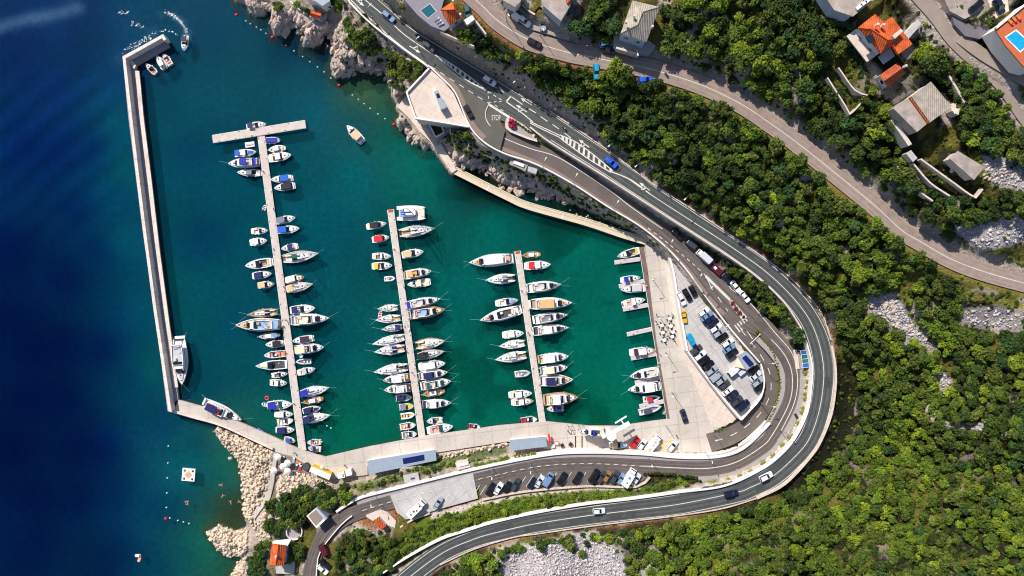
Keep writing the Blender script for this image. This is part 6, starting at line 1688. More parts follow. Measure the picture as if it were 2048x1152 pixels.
for i, px in enumerate([(492,42),(501,47.5),(513,54.5),(522,60),(532,67),(572,91),(588,102),(605.5,113.5),(620,123.5),(635,134),(648,144),(662,156.5),(705,190.5),(717,199),(728.5,207.5),(740.5,217),(756,228),(770,237.5)]):
    buoy(px, 'white', f"small white float on the swimmers' line below the villas, {ORD[i]} from the top", "white floats on the swimmers' line")
for i, px in enumerate([(337,892),(336,926),(335,956),(334,986),(333,1015),(340,1036),(356,1041),(367,1044),(378,1047),(654,852),(662,856),(491,5)][:11]):
    buoy(px, 'white', (f"small white float in the line seaward of the swimming raft, {ORD[i]} along" if i < 9 else f"white mooring float below the T-shaped pontoon, {ORD[i-9]} of two"), "white floats round the swimming raft" if i < 9 else "mooring floats")
buoy((332,1037), 'red', "red ball buoy at the corner of the line round the swimming raft", "buoys round the swimming raft")
rb = MB(); rb.tube([(.62 * math.cos(a * math.pi / 8), .62 * math.sin(a * math.pi / 8), .1) for a in range(17)], .2, 8)
rb.build("life_ring", [mat("ring_red", lin(226, 60, 76), .5)], label="red and white ring float beside the boat with royal blue awnings", cat="life ring").location = P(534, 796, .0)
for i, (px, a) in enumerate([((276,1111),0),((279,1118),70)]):
    e = empty("air_bed", P(*px, 0), math.radians(a), ["pale pink air bed floating off the rocks, upper of two", "red and white air bed floating off the rocks, lower of two"][i], "air bed", "floating air beds")
    MB().loft([[(x, y, z) for x, y in rrect(2.1, 1.0, .3)] for z in (-.05, .16)]).build("mattress", [bm(['white', 'pink'][i])], e)
    MB().box(.75, 0, .16, .4, .8, .1).build("pillow", [bm('red')], e)
for i, px in enumerate([(443,970),(446,991),(461,1003),(478,1003),(372,1004),(375,1008),(655,92),(636,90)]):
    e = empty("person", P(*px, -.06), i * .9, f"swimmer with pale arms spread in the sea, {['beside the rock tip','below another swimmer','near the boulders','at the edge of the boulders','below the raft','under the raft next to another','in the rocky inlet','beside the pale rock of the inlet'][i]}", "person")
    m = MB(); m.loft([[(x, .24 * a * math.cos(k), .02 + .13 * a * math.sin(k)) for k in [2 * math.pi * j / 8 for j in range(8)]] for x, a in ((-.35, .7), (-.1, .75), (.15, 1), (.25, .5))])
    for s in (-1, 1):
        m.tube([(.15, .2 * s, .04), (.3, .5 * s, .05), (.5, .75 * s, .05)], [.06, .05, .035], 6); m.tube([(-.35, .09 * s, .02), (-.75, .16 * s, .0), (-1.1, .12 * s, .03)], [.09, .07, .045], 6)
    m.dome(.36, 0, .0, .12, .14, 8, 3); m.build("body", [PM_SKIN], e)
    MB().dome(.35, 0, .06, .115, .1, 8, 3).build("hair", [M_DARK], e)

def parasol(px, z, r, c, label, group):
    e = empty("parasol", P(*px, z), 0, label, "parasol", group)
    n = 8; m = MB(); rg = [[(r * a * math.cos(2 * math.pi * i / n), r * a * math.sin(2 * math.pi * i / n), h) for i in range(n)] for a, h in ((1, 2.25), (.55, 2.6), (.04, 2.85))]
    m.loft(rg, caps=False); m.build("canopy", [bm(c)], e); MB().cyl(0, 0, 0, 2.8, .04, .04, 6).build("pole", [M_STEEL], e)
for i, px in enumerate([(560,911),(570,930),(579,923),(552,938),(579,939)]):
    parasol(px, QZ, 1.25, 'white', f"white parasol at the rocky beach bar, {['topmost','middle inland','middle seaward of two touching','nearest the boulders','lowest'][i]}", "white parasols at the beach bar")
parasol((648,933), QZ, 1.0, 'lgrey', "pale parasol beside the white kiosk roof", "quay parasols")
def cafe(px, i, label, group, c='white'):
    e = empty("cafe_table", P(*px, QZ), i * .7, label, "table", group)
    m = MB(); m.cyl(0, 0, .72, .78, .62, .62, 12); m.build("table_top", [bm(c)], e); MB().cyl(0, 0, 0, .72, .05, .05, 6).build("leg", [M_STEEL], e)
    m2 = None
    for k in range(4):
        a = k * math.pi / 2 + .4
        ch = empty("cafe_chair", P(*px, QZ) + Vector((1.05 * math.cos(a), 1.05 * math.sin(a), 0)), a, "dark chair drawn up to a white round table on the promenade", "chair", "chairs round the promenade tables")
        MB().box(0, 0, .42, .45, .45, .06).build("seat", [M_DARK], ch); MB().box(.22, 0, .48, .05, .45, .45).build("backrest", [M_DARK], ch)
        l = MB()
        for sx in (-.18, .18):
            for sy in (-.18, .18): MB().box(sx, sy, 0, .04, .04, .42).build("leg", [M_DARK], ch)
for i, px in enumerate([(1339,637),(1341,652),(1345,664),(1344,673),(1323,651),(1325,665),(1328,680)]):
    cafe(px, i, f"white round table on the promenade, {ORD[i % 4]} from the top of the {'wall-side' if i < 4 else 'water-side'} line", "white tables on the promenade")
# loungers and tables of the beach bar
for i, (px, a, c) in enumerate([((565,915),20,'green'),((588,920),80,'sky'),((597,925),-30,'orange'),((593,933),70,'green'),((601,935),75,'red')]):
    e = empty("lounger", P(*px, QZ), math.radians(a), ["green lounger under the topmost parasol","turquoise lounger beside the quay","orange lounger beside the round black table","green lounger next to the red one","red lounger next to the green one"][i], "lounger", "coloured loungers at the beach bar")
    MB().box(0, 0, .3, 1.9, .8, .12).build("mattress", [bm(c)], e); m = MB()
    for sx in (-.8, .8):
        for sy in (-.3, .3): m.box(sx, sy, 0, .06, .06, .3)
    m.build_each("leg", [M_STEEL], e); MB().box(.75, 0, .42, .5, .7, .2).build("pillow", [bm('white')], e)
e = empty("water_tank", P(614, 932, QZ), 0, "round black open tank beside the white kiosk", "tank"); m = MB(); m.cyl(0, 0, 0, 1.1, 1.35, 1.35, 16); m.build("body", [M_DARK], e); MB().cyl(0, 0, 1.1, 1.14, 1.15, 1.15, 16).build("lid", [bm('dgrey')], e)

# ---------------------------------------------------------------- crane, sheds and shelters
cr = empty("quay_crane", P(1216, 862, QZ), 0, "white quay crane with long jib and crossbar holding up a yacht", "crane")
c0 = cr.location
def rel(px, z): v = P(*px, z); return (v.x - c0.x, v.y - c0.y, z - c0.z)
MB().cyl(0, 0, 0, 7.2, 1.0, .75, 14).build("column", [B_GEL], cr)
MB().cyl(0, 0, 7.2, 8.6, 1.9, 1.7, 14).build("slewing_head", [B_GEL], cr)
a, b = Vector(rel((1212,872), 9.6)), Vector(rel((1259,846), 9.6)); d = b - a
m = MB(); m.box((a.x + b.x) / 2, (a.y + b.y) / 2, 7.4, d.length, 1.25, 1.1, math.atan2(d.y, d.x)); m.build("jib", [B_GEL], cr)
q = Vector(rel((1207,871), 9.4)); MB().box(q.x, q.y, 7.3, 1.5, 1.5, 1.4, .5).build("counterweight", [B_GEL], cr)
a, b = Vector(rel((1230,846), 8.4)), Vector(rel((1253,832), 8.4)); d = b - a
m = MB(); m.box((a.x + b.x) / 2, (a.y + b.y) / 2, 6.9, d.length, .5, .4, math.atan2(d.y, d.x)); k = Vector(rel((1248,849), 8.4)); mid = (a + b) / 2
m.tube([(mid.x, mid.y, 7.1), (k.x, k.y, 7.3)], .22, 5); m.build("crossbar", [B_GEL], cr)
m = MB()
for x in (-6, -2.5): m.tube([(x, 1.6, 7.4), (x, 1.7, 3.6), (x, 0, 2.6), (x, -1.7, 3.6), (x, -1.6, 7.4)], .06, 4)
m.build_each("sling", [M_DARK], cr)
for i, px in enumerate([(1139,854),(1160,853)]):
    e = empty("boat_stand", P(*px, QZ), 0, ["grey steel boat stand on the quay edge, outer of two","grey steel boat stand on the quay edge beside the hoisted yacht"][i], "boat stand", "steel boat stands")
    m = MB()
    for sx in (-.9, .9):
        for sy in (-1, 1): m.tube([(sx, sy, 0), (sx * .7, sy * .7, 2.2)], .09, 4)
    m.build_each("leg", [M_STEEL], e); m = MB()
    for s in (-1, 1): m.box(0, s * .7, 2.15, 1.6, .14, .14); m.box(s * .63, 0, 2.3, .14, 1.6, .14)
    m.build_each("beam", [M_STEEL], e)
for i, (a, b) in enumerate([((1151,872),(1151,895)),((1164,872),(1164,895))]):
    e = MB().prism(wpoly([(a[0]-1, a[1]), (a[0]+1, a[1]), (b[0]+1, b[1]), (b[0]-1, b[1])], QZ), QZ, QZ + .12).build("slipway_rail", [M_DARK], label=["dark slipway rail on the quay, outer of two","dark slipway rail on the quay, the one nearer the hoisted yacht"][i], cat="rail", group="slipway rails")
for i, px in enumerate([(1113,885),(1124,890),(1141,888),(1106,891)]):
    e = empty("kayak_rack" if i < 1 else "equipment_crate", P(*px, QZ), .5 * i, ["red and white gear stack beside the smaller zinc-roofed building","dark gear crate by the quay wall, middle one","dark gear crate nearest the slipway rails","pale tarpaulin crate at the corner of zinc-roofed building"][i], "crate")
    MB().box(0, 0, 0, 1.3, 1.1, 1.0, top=.9).build("body", [bm(['red', 'dgrey', 'dgrey', 'lgrey'][i])], e); MB().box(0, 0, 1.0, 1.2, 1.0, .1).build("lid", [bm(['white', 'black', 'black', 'white'][i])], e)

def hip(e, foot, z0, zr, ridge, mroof, name="roof", over=0):
    """hipped/gabled roof: footprint corners (local xy), ridge 2 pts"""
    m = MB(); n = len(foot); c = [(x, y, z0) for x, y in foot]; r = [(x, y, zr) for x, y in ridge]
    m.add(c + r, [(0, 1, 5, 4), (2, 3, 4, 5), (1, 2, 5), (3, 0, 4), (3, 2, 1, 0)])
    m.build(name, [mroof], e)
def shed(name, label, roofpx, zb, zr, mroof, mwall, cat="building", shrink=.93, th=.35, slope=None):
    """flat or pitched-plane roof seen at roofpx (height zr) on walls down to zb"""
    pts = [P(x, y, zr) for x, y in roofpx]; c = sum(pts, Vector()) / len(pts)
    e = empty(name, (c.x, c.y, zb), 0, label, cat)
    loc = [(p.x - c.x, p.y - c.y) for p in pts]
    MB().prism([(x * shrink, y * shrink) for x, y in loc], 0, zr - zb - th).build("wall", [mwall], e)
    z1 = [zr - zb + (slope[i] if slope else 0) for i in range(len(loc))]
    MB().prism(loc, [z - th for z in z1], z1).build("roof", [mroof], e)
    return e, loc, c
def on_roof(e, c, px, zr, zb, m, name, h=.15, lift=0):
    p = [P(x, y, zr) for x, y in px]
    return MB().prism([(q.x - c.x, q.y - c.y) for q in p], zr - zb + lift, zr - zb + lift + h).build(name, [m], e)
e, l, c = shed("harbour_building", "long low building with zinc roof and big solar panel on the quay", [(735,921),(871,900),(873,921),(737,949)], QZ, 5.0, M_ZINC, M_WHITE)
on_roof(e, c, [(805,917),(848,909),(849,920),(807,928)], 5.0, QZ, M_SOLAR, "solar_panel")
on_roof(e, c, [(735,919),(871,897.5),(871,899),(735,921.5)], 5.0, QZ, M_WHITE, "parapet", .25, -.2)
m = MB()
for i in range(6):
    p = P(755 + i * 20, 918 - i * 3.1, 2.6); m.box(p.x - c.x, p.y - c.y - .0, 1.0, 1.6, .2, 1.1, math.radians(9))
m.build_each("window", [M_GLASS], e)
e, l, c = shed("harbour_building", "smaller zinc-roofed building beside the crane yard", [(1019,880),(1092,873.5),(1094,893),(1022,902)], QZ, 4.8, M_ZINC, M_WALL)
on_roof(e, c, [(1020,877),(1092,870.5),(1092,874),(1020,880)], 4.8, QZ, M_WHITE, "parapet", .2, -.2)
on_roof(e, c, [(1096,869),(1099,868),(1102,886),(1098,888)], 4.2, QZ, bm('red'), "red_sign_board", 1.0, -1.0)
e, l, c = shed("kiosk", "white-roofed kiosk with yellow trim beside the beach bar", [(623,931),(663,948),(658,960),(618,943)], QZ, 4.4, B_GEL, M_YELLOW, "kiosk")
on_roof(e, c, [(624,929.5),(664,946.5),(662.5,949),(622,932)], 4.4, QZ, M_YELLOW, "fascia", .15)
e, l, c = shed("kiosk", "small white cabin with yellow edge on the quay", [(674,945),(688,943),(690,955),(676,958)], QZ, 4.0, B_GEL, M_YELLOW, "kiosk")
on_roof(e, c, [(683,947),(686,946.5),(687,952),(684,952.5)], 4.0, QZ, bm('lgrey'), "roof_unit", .4)
e, l, c = shed("storage_container", "white storage container next to the yellow-edged cabin", [(690,940),(702,938),(704,950),(692,953)], QZ, 3.8, bm('white'), M_WALL, "container")
e, l, c = shed("car_park_hut", "zinc-roofed hut with solar panel at the round car park end", [(1475,712),(1492,702),(1511,727),(1493,741)], LOTZ, 8.0, M_ZINC, M_WALL, "hut")
on_roof(e, c, [(1484,716),(1492,710),(1508,728),(1499,734)], 8.0, LOTZ, M_SOLAR, "solar_panel")
m = MB(); p = [P(*q, 7) for q in ((1475,713),(1468,733),(1490,738))]; 
MB().prism([(q.x - c.x, q.y - c.y) for q in p], 2.5, 2.6).build("awning", [bm('cream')], e)
e, l, c = shed("concrete_shelter", "square concrete shelter roof with walkway above the quay building", [(806,951),(836,945),(840,965),(811,972)], 2.5, 6.4, M_LOT, M_WALLB, "shelter")
on_roof(e, c, [(821,956),(829,954.5),(830,957),(822,958.5)], 6.4, 2.5, bm('dgrey'), "roof_hatch", .25)
e, l, c = shed("concrete_bunker", "small cream concrete block set in the green bank", [(910,926),(936,921),(941,934),(915,940)], 2.5, 6.2, M_PAVE, M_STONE, "bunker")
on_roof(e, c, [(916,928),(936,924),(937,929),(918,933)], 6.2, 2.5, M_WHITE, "roof_slab", .4)
e, l, c = shed("bus_shelter", "low flat shelter with white rooflight under the lower road parapet", [(1022,318),(1056,329),(1051,342),(1018,328)], 7.0, 10.6, M_GREYWALK, M_WALL, "shelter")
on_roof(e, c, [(1028,321.5),(1049,329),(1047,335),(1026,327)], 10.6, 7, bm('white'), "rooflight", .5)
e, l, c = shed("terrace_slab", "pale flat roof slab beside the rooflight shelter", [(1056,331),(1075,338),(1072,348),(1055,342)], 7.0, 10.2, M_LOT, M_WALL, "shelter")
e = empty("glass_bus_stop", P(1605, 716, 6.13), math.radians(-82), "glass-roofed bus stop with white frame on the bend", "bus stop")
m = MB()
for x in (-3, -1.5, 0, 1.5, 3): m.box(x, 0, 2.45, .1, 2.7, .1)
for y in (-1.3, 1.3): m.box(0, y, 2.4, 6.2, .1, .1)
for x in (-3, 3):
    for y in (-1.3, 1.3): m.box(x, y, 0, .1, .1, 2.4)
m.build("frame", [B_GEL], e)
for i, x in enumerate((-2.25, -.75, .75, 2.25)): MB().box(x, 0, 2.46, 1.36, 2.45, .04).build("roof_pane", [mat("bus_stop_glass_" + ("blue", "teal", "green", "azure")[i], (lin(30, 90, 150), lin(30, 90, 100), lin(40, 110, 90), lin(30, 100, 190))[i], .15, var=.3, scale=.8)], e)
MB().box(0, .9, .4, 4.5, .5, .1).build("bench", [bm('tan')], e)
MB().prism([(-3.3, -2.9), (3.6, -2.9), (3.6, -1.5), (-3.3, -1.5)], -.02, .04).build("paving", [M_PAVE], e)
for i, px in enumerate([(1591,832),(1576,866),(1544,904)]):
    e = empty("bench", on(LOW, *px, .14), math.radians(-62 + 12 * i * -1), f"slatted bench on the bend pavement, {ORD[i]} below the bus stop", "bench", "benches on the bend pavement")
    m = MB()
    for k in range(4): m.box(0, -.24 + .16 * k, .45, 2.0, .12, .06)
    m.build("seat", [M_DARK if i == 0 else bm('lgrey')], e); m = MB(); m.box(-.8, 0, 0, .1, .5, .45); m.box(.8, 0, 0, .1, .5, .45); m.build_each("leg", [M_STEEL], e)
    MB().box(0, .33, .5, 2.0, .06, .45).build("backrest", [M_DARK if i == 0 else bm('lgrey')], e)
e = empty("barrier_gate", P(1519, 672, 5.0), 0, "white car park barrier boom across the inner ramp", "barrier")
a, b = P(1520,669, 6.6) - e.location, P(1500,688, 6.6) - e.location
m = MB(); m.tube([a, b], .1, 5); m.build("boom", [B_GEL], e); MB().box(a.x, a.y, .2, .5, .5, 1.4).build("cabinet", [M_YELLOW], e)

# ---------------------------------------------------------------- houses
def chimney(e, c, px, z, zb, h=1.0, s=.6):
    p = P(*px, z); m = MB(); m.box(p.x - c.x, p.y - c.y, z - zb - .6, s, s, h + .6); m.build("chimney", [M_WALL], e)
def house(name, label, corners, zb, ze, zr, ridge, mroof, mwall, chims=(), wins=True):
    """corners: 4 eave corners in the photo at height ze (0-1 and 2-3 are the long sides), ridge: 2 px at zr"""
    pts = [P(x, y, ze) for x, y in corners]; c = sum(pts, Vector()) / 4
    e = empty(name, (c.x, c.y, zb), 0, label, "house")
    loc = [(p.x - c.x, p.y - c.y) for p in pts]
    MB().prism([(x * .92, y * .92) for x, y in loc], 0, ze - zb - .05).build("wall", [mwall], e)
    rg = [P(x, y, zr) for x, y in ridge]; rg = [(q.x - c.x, q.y - c.y) for q in rg]
    a = sum(loc[i][0] * loc[(i + 1) % 4][1] - loc[(i + 1) % 4][0] * loc[i][1] for i in range(4))
    m = MB(); v = [(x, y, ze - zb) for x, y in loc] + [(x, y, zr - zb) for x, y in rg] + [(x, y, ze - zb - .18) for x, y in loc]
    m.add(v, [(0, 1, 5, 4), (1, 2, 5), (2, 3, 4, 5), (3, 0, 4), (9, 8, 7, 6), (0, 6, 7, 1), (1, 7, 8, 2), (2, 8, 9, 3), (3, 9, 6, 0)])
    m.build("roof", [mroof], e)
    m = MB(); m.tube([(rg[0][0], rg[0][1], zr - zb + .03), (rg[1][0], rg[1][1], zr - zb + .03)], .16, 5)
    for i, k in ((0, 0), (3, 0), (1, 1), (2, 1)): m.tube([(loc[i][0], loc[i][1], ze - zb + .03), (rg[k][0], rg[k][1], zr - zb + .03)], .1, 4)
    m.build("ridge_tiles", [mroof], e)
    if wins:
        for i in range(4):
            p0, p1 = Vector(loc[i]).to_3d() * .925, Vector(loc[(i + 1) % 4]).to_3d() * .925
            d = p1 - p0; n = max(1, int(d.length / 3.2)); an = math.atan2(d.y, d.x)
            for k in range(n):
                q = p0 + d * (k + .5) / n; w = MB(); w.box(0, 0, 0, 1.1, .14, 1.3); o = w.build("window", [M_GLASS], e); o.location = (q.x, q.y, (ze - zb) * .5 - .2); o.rotation_euler.z = an
                f = MB(); f.box(0, 0, -.1, 1.3, .2, .1); f.box(0, 0, 1.3, 1.3, .2, .08); f.build("frame", [M_WHITE], o)
    for q in chims: chimney(e, c, q, zr, zb)
    return e, c
# villa with pool
e, c = house("villa", "villa with bright orange hipped roof beside the dark pool", [(881,19),(905,3),(923,34),(901,51)], 26.6, 31.0, 33.5, [(893,20),(909,19)], M_ORANGE, M_WALLB, [(921,30),(906,3)])
slab("villa_terrace", [(805,-5),(862,-20),(890,-8),(882,20),(902,52),(888,62),(862,52),(835,30)], 26.9, [mat("terrace_tiles", lin(136, 130, 142), .85, var=.08, scale=1)], 4, label="grey tiled terrace round the dark pool of the orange villa", cat="terrace")
e = empty("swimming_pool", P(856, 22, 26.9), 0, "square dark teal pool on the grey villa terrace", "swimming pool")
pl = [(841,21),(860,8),(872,23),(856,36)]
MB().prism([((P(*q, 26.9) - P(856, 22, 26.9)).x * 1.12, (P(*q, 26.9) - P(856, 22, 26.9)).y * 1.12) for q in pl], 0, .06).build("coping", [M_PAVE], e)
MB().prism([((P(*q, 26.9) - P(856, 22, 26.9)).x, (P(*q, 26.9) - P(856, 22, 26.9)).y) for q in pl], .061, .08).build("water", [M_POOLD], e)
for i, px in enumerate([(874,39),(878,44),(882,49)]):
    e = empty("sun_lounger", P(*px, 26.9), math.radians(30), f"grey sun lounger on the villa terrace, {ORD[i]} from the pool", "lounger", "sun loungers by the villa pool")
    MB().box(0, 0, .25, 1.9, .7, .12).build("mattress", [bm('grey')], e); MB().box(.7, 0, .38, .5, .65, .2).build("pillow", [bm('lgrey')], e)
wall("garden_wall", [(880,62),(905,74),(948,92)], 26.2, 23.5, .4, M_STONE, label="pale garden wall below the orange villa")
wall("garden_wall", [(950,40),(962,55),(972,68)], 29.0, 26.5, .5, M_PAVE, label="pale stepped wall between villa garden and hill road")
e, l, c = shed("garage", "white-roofed garage block between orange villa and hill road", [(928,40),(944,30),(950,38),(934,50)], 26.5, 29.6, M_WHITE, M_STONE, "garage")
# grey house
e, c = house("house", "large house with grey hipped roof above the hill road", [(1241,67),(1265,1),(1319,14),(1293,84)], 30.6, 37.5, 40.2, [(1275,50),(1285,24)], M_GREYT, M_WALLB, [(1268,33),(1252,45),(1304,54)])
slab("house_yard", [(1228,70),(1240,62),(1300,82),(1312,92),(1300,108),(1228,95)], 30.9, [mat("yard_gravel", lin(150, 146, 148), .95, var=.2, scale=2)], 3, label="grey gravel yard in front of the grey-roofed house", cat="yard")
wall("yard_wall", [(1232,95),(1277,108)], 31.6, 28.6, .6, M_PAVE, label="pale retaining wall below the yard of the grey-roofed house")
# top middle houses
e, l, c = shed("house", "flat-roofed house with grey terrace and orange roof corner at the top edge", [(1080,-20),(1150,-30),(1140,12),(1122,42),(1085,10)], 31.5, 37, M_FLAT, M_WALLB, "house")
on_roof(e, c, [(1125,-20),(1150,-28),(1142,0),(1134,9)], 37, 31.5, M_ORANGE, "roof_corner", .8)
slab("house_terrace", [(1082,12),(1095,2),(1122,42),(1118,48)], 32.6, [M_PAVE], 3, label="pale sloping terrace in front of the flat-roofed house", cat="terrace")
e, l, c = shed("house", "house with pale flat roof at the top edge beside the hill road", [(1005,0),(1010,-25),(1045,-25),(1042,2),(1030,14)], 30.5, 35.5, M_FLAT, M_WALL, "house")
e, l, c = shed("carport", "low white canopy beside the parked cars above the hill road", [(1022,30),(1030,22),(1042,33),(1035,40)], 28.6, 31, M_WHITE, M_WALL, "carport")
wall("driveway_wall", [(1045,10),(1068,28),(1078,15),(1120,50)], 31.6, 28.8, .5, M_PAVE, label="pale zigzag wall behind the driveway cars")
slab("driveway_pavement", [(1030,25),(1060,30),(1085,32),(1120,55),(1142,60),(1140,80),(1110,72),(1060,58)], 28.62, [M_FLAT], 2, label="paved driveway beside the hill road", cat="driveway")
# orange mansion
e, c = house("mansion", "mansion with big orange tiled roof and white terraces", [(1716,55),(1750,28),(1806,76),(1762,108)], 39.6, 46.5, 49.2, [(1742,58),(1776,80)], M_ORANGE, M_WALLB, [(1753,50),(1765,51)])
zz = 46.3 - 39.6
p = [P(x, y, 46.4) for x, y in [(1765,46),(1781,36),(1822,90),(1794,110),(1780,88)]]
MB().prism([(q.x - c.x, q.y - c.y) for q in p], zz + .0, zz + .9).build("wing_roof", [M_ORANGE], e)
on_roof(e, c, [(1731,73),(1744,66),(1753,77),(1739,87)], 48.2, 39.6, M_GLASS, "roof_window", .3, -.3)
on_roof(e, c, [(1784,72),(1801,58),(1806,62),(1789,78)], 49, 39.6, M_PAVE, "dormer", 1.0, -.8)
on_roof(e, c, [(1693,72),(1713,57),(1757,108),(1734,124)], 43.5, 39.6, M_PAVE, "terrace", .4, -.4)
on_roof(e, c, [(1757,113),(1781,95),(1790,112),(1768,128)], 43, 39.6, M_WALLB, "balcony", .4, -.4)
e, c = house("cottage", "cottage with rusty orange roof below the mansion", [(1760,150),(1794,126),(1811,147),(1776,174)], 39.6, 43.5, 45.4, [(1768,162),(1803,137)], M_ORANGE2, M_WALL, [(1809,133)])
# corrugated-roof house
e, l, c = shed("house", "house with grey corrugated roof and flat concrete terrace", [(1823,193),(1862,163),(1903,213),(1860,245)], 39.4, 45.6, M_GREYT, M_WALL, "house")
q = [P(x, y, 44.6) for x, y in [(1787,217),(1822,194),(1856,246),(1834,264)]]
MB().prism([(v.x - c.x, v.y - c.y) for v in q], 0, 5.2).build("terrace_block", [M_FLAT], e)
q = [P(x, y, 45.2) for x, y in [(1819,195),(1824,192),(1861,243),(1856,247)]]
MB().prism([(v.x - c.x, v.y - c.y) for v in q], 5.2, 5.75).build("terrace_parapet", [M_ORANGE2], e)
slab("house_terrace", [(1781,240),(1790,236),(1824,288),(1817,292)], 40.6, [M_PAVE], 4, label="pale narrow terrace below the corrugated-roof house", cat="terrace")
for k in range(6):
    pass
e = empty("spiral_stair", P(1905, 222, 40), 0, "round pale outside stair at the corner of corrugated-roof house", "stair")
m = MB()
for k in range(9):
    a0 = k * .5; m.prism([(0, 0), (2.1 * math.cos(a0), 2.1 * math.sin(a0)), (2.1 * math.cos(a0 + .5), 2.1 * math.sin(a0 + .5))], 0, .4 + .38 * k)
m.build_each("step", [M_PAVE], e)
e, l, c = shed("concrete_hut", "plain concrete hut with mossy flat roof in the hillside scrub", [(1899,317),(1916,302),(1969,334),(1948,360)], 38.6, 42.5, M_FLAT, M_STONE, "hut")
e, l, c = shed("cistern", "small concrete cistern with round opening above the terrace walls", [(1812,307),(1822,300),(1835,316),(1826,324)], 36.5, 39.2, M_LOT, M_STONE, "cistern")
wall("terrace_wall", [(1826,326),(1860,365),(1900,392)], 38.2, 36.0, .5, M_STONE, label="middle stone terrace wall below the concrete hut")
wall("terrace_wall", [(1842,318),(1900,360),(1952,395),(1966,378)], 39.2, 37.4, .5, M_STONE, label="angled stone terrace wall nearest the concrete hut")
wall("terrace_wall", [(1795,333),(1830,375),(1866,402)], 36.8, 34.6, .5, M_STONE, label="lowest stone terrace wall below the cistern")
wall("terrace_wall", [(1655,155),(1690,210),(1700,228),(1738,188)], 38.4, 36.5, .4, M_PAVE, label="pale terrace wall with angled corner beside the mansion garden")
wall("terrace_wall", [(1677,135),(1710,180),(1735,190)], 39.6, 37.8, .4, M_PAVE, label="upper pale terrace wall in the mansion garden")
wall("terrace_wall", [(1871,108),(1898,150),(1930,205)], 43.2, 41.0, .6, M_STONE, label="stone terrace wall between mansion trees and the upper lane")
# pool house
e, l, c = shed("pool_house", "flat terracotta sun terrace with bright blue pool at the photo edge", [(1990,58),(2060,0),(2110,70),(2070,140),(2048,134),(2010,90)], 44, 50.0, M_TERRA, M_WHITE, "pool terrace", .97)
on_roof(e, c, [(2009,74),(2032,59),(2062,86),(2040,106)], 50.0, 44, B_GEL, "pool_coping", .12)
on_roof(e, c, [(2012,75),(2031,62),(2058,86),(2040,102)], 50.0, 44, M_POOL, "pool_water", .02, .121)
on_roof(e, c, [(1988,56),(2058,0),(2060,2.5),(1991,59)], 50.0, 44, B_GEL, "parapet", .6)
for i, px in enumerate([(2020,45),(2028,40),(2036,36)]):
    q = P(*px, 50.1); e2 = empty("sun_lounger", q, math.radians(-50), f"orange sun lounger on the terracotta terrace, {ORD[i]} from its corner", "lounger", "sun loungers on the terracotta terrace")
    MB().box(0, 0, .2, 1.9, .7, .14).build("mattress", [bm('orange')], e2); MB().box(.7, 0, .34, .45, .6, .14).build("pillow", [bm('red')], e2)
# top edge building
e, l, c = shed("apartment_house", "grey terraced apartment house cut by the top edge", [(1640,-25),(1700,-40),(1757,-8),(1706,33),(1668,20),(1655,0)], 42.6, 48, M_FLAT, M_WALLB, "house")
for i, px in enumerate([(1713,18),(1722,11),(1731,5)]):
    q = P(*px, 47); MB().box(q.x - c.x, q.y - c.y, 5.4, 2.0, .9, .7, .7).build("balcony", [B_GEL], e)
on_roof(e, c, [(1720,-6),(1735,-14),(1742,-6),(1728,3)], 48, 42.6, M_ORANGE2, "tiled_corner", .3)
slab("upper_terrace_pavement", [(1885,-10),(1950,-25),(1962,20),(1930,38),(1900,22)], 45.1, [M_FLAT], 3, label="paved upper parking terrace with black saloon", cat="terrace")
slab("upper_terrace_pavement", [(1965,-25),(2012,-30),(2018,22),(1990,38)], 45.12, [M_PAVE], 3, label="pale parking terrace with navy off-roader", cat="terrace")
slab("car_yard_pavement", [(1900,22),(1930,38),(1962,34),(1985,60),(1960,78),(1930,72),(1910,50)], 44.0, [mat("dark_yard", lin(110, 104, 112), .9, var=.15, scale=.5)], 3, label="dark asphalt yard below the top parking terraces", cat="yard")
e, l, c = shed("flat_canopy", "long pale flat canopy between the mansion and upper lane", [(1800,78),(1836,38),(1843,48),(1808,88)], 41, 44, M_LOT, M_WALL, "canopy")
# lower-left house group
e, c = house("house", "seaside house with two-tone orange gable roof by the boulders", [(539,1129),(544,1087),(573,1091),(568,1131)], 5.5, 11.5, 13.2, [(551,1130.5),(557,1089)], M_ORANGE, M_WALLB, [(553,1112)])
on_roof(e, c, [(546,1082),(583,1078),(575,1092),(544,1088)], 10.5, 5.5, B_GEL, "roof_terrace", .5, -.4)
slab("house_yard", [(551,1134),(568,1130),(590,1122),(588,1148),(552,1147)], 5.9, [M_LOT], 2, label="concrete yard below the seaside orange house", cat="yard")
e, l, c = shed("flat_roofed_building", "square building with white-rimmed gravel roof beside the shaded road", [(613,1032),(634,1014),(655,1036),(633,1057)], 6.0, 10.6, M_WHITE, M_WALLB)
on_roof(e, c, [(616,1032),(633,1018),(648,1036),(632,1052)], 10.6, 6, M_GRAVEL, "gravel_bed", .03)
on_roof(e, c, [(634,1014),(655,1036),(651,1039.5),(631,1017)], 10.6, 6, M_WALLB, "roof_upstand", .5)
e = empty("round_terrace", P(590, 1062, 6.2), 0, "round walled terrace with pale floor among trees", "terrace")
m = MB(); n = 24
for i in range(n):
    a0, a1 = 2 * math.pi * i / n, 2 * math.pi * (i + 1) / n
    if 0.9 < a0 < 2.2: continue
    m.prism([(2.6 * math.cos(a0), 2.6 * math.sin(a0)), (2.9 * math.cos(a0), 2.9 * math.sin(a0)), (2.9 * math.cos(a1), 2.9 * math.sin(a1)), (2.6 * math.cos(a1), 2.6 * math.sin(a1))], 0, 1.0)
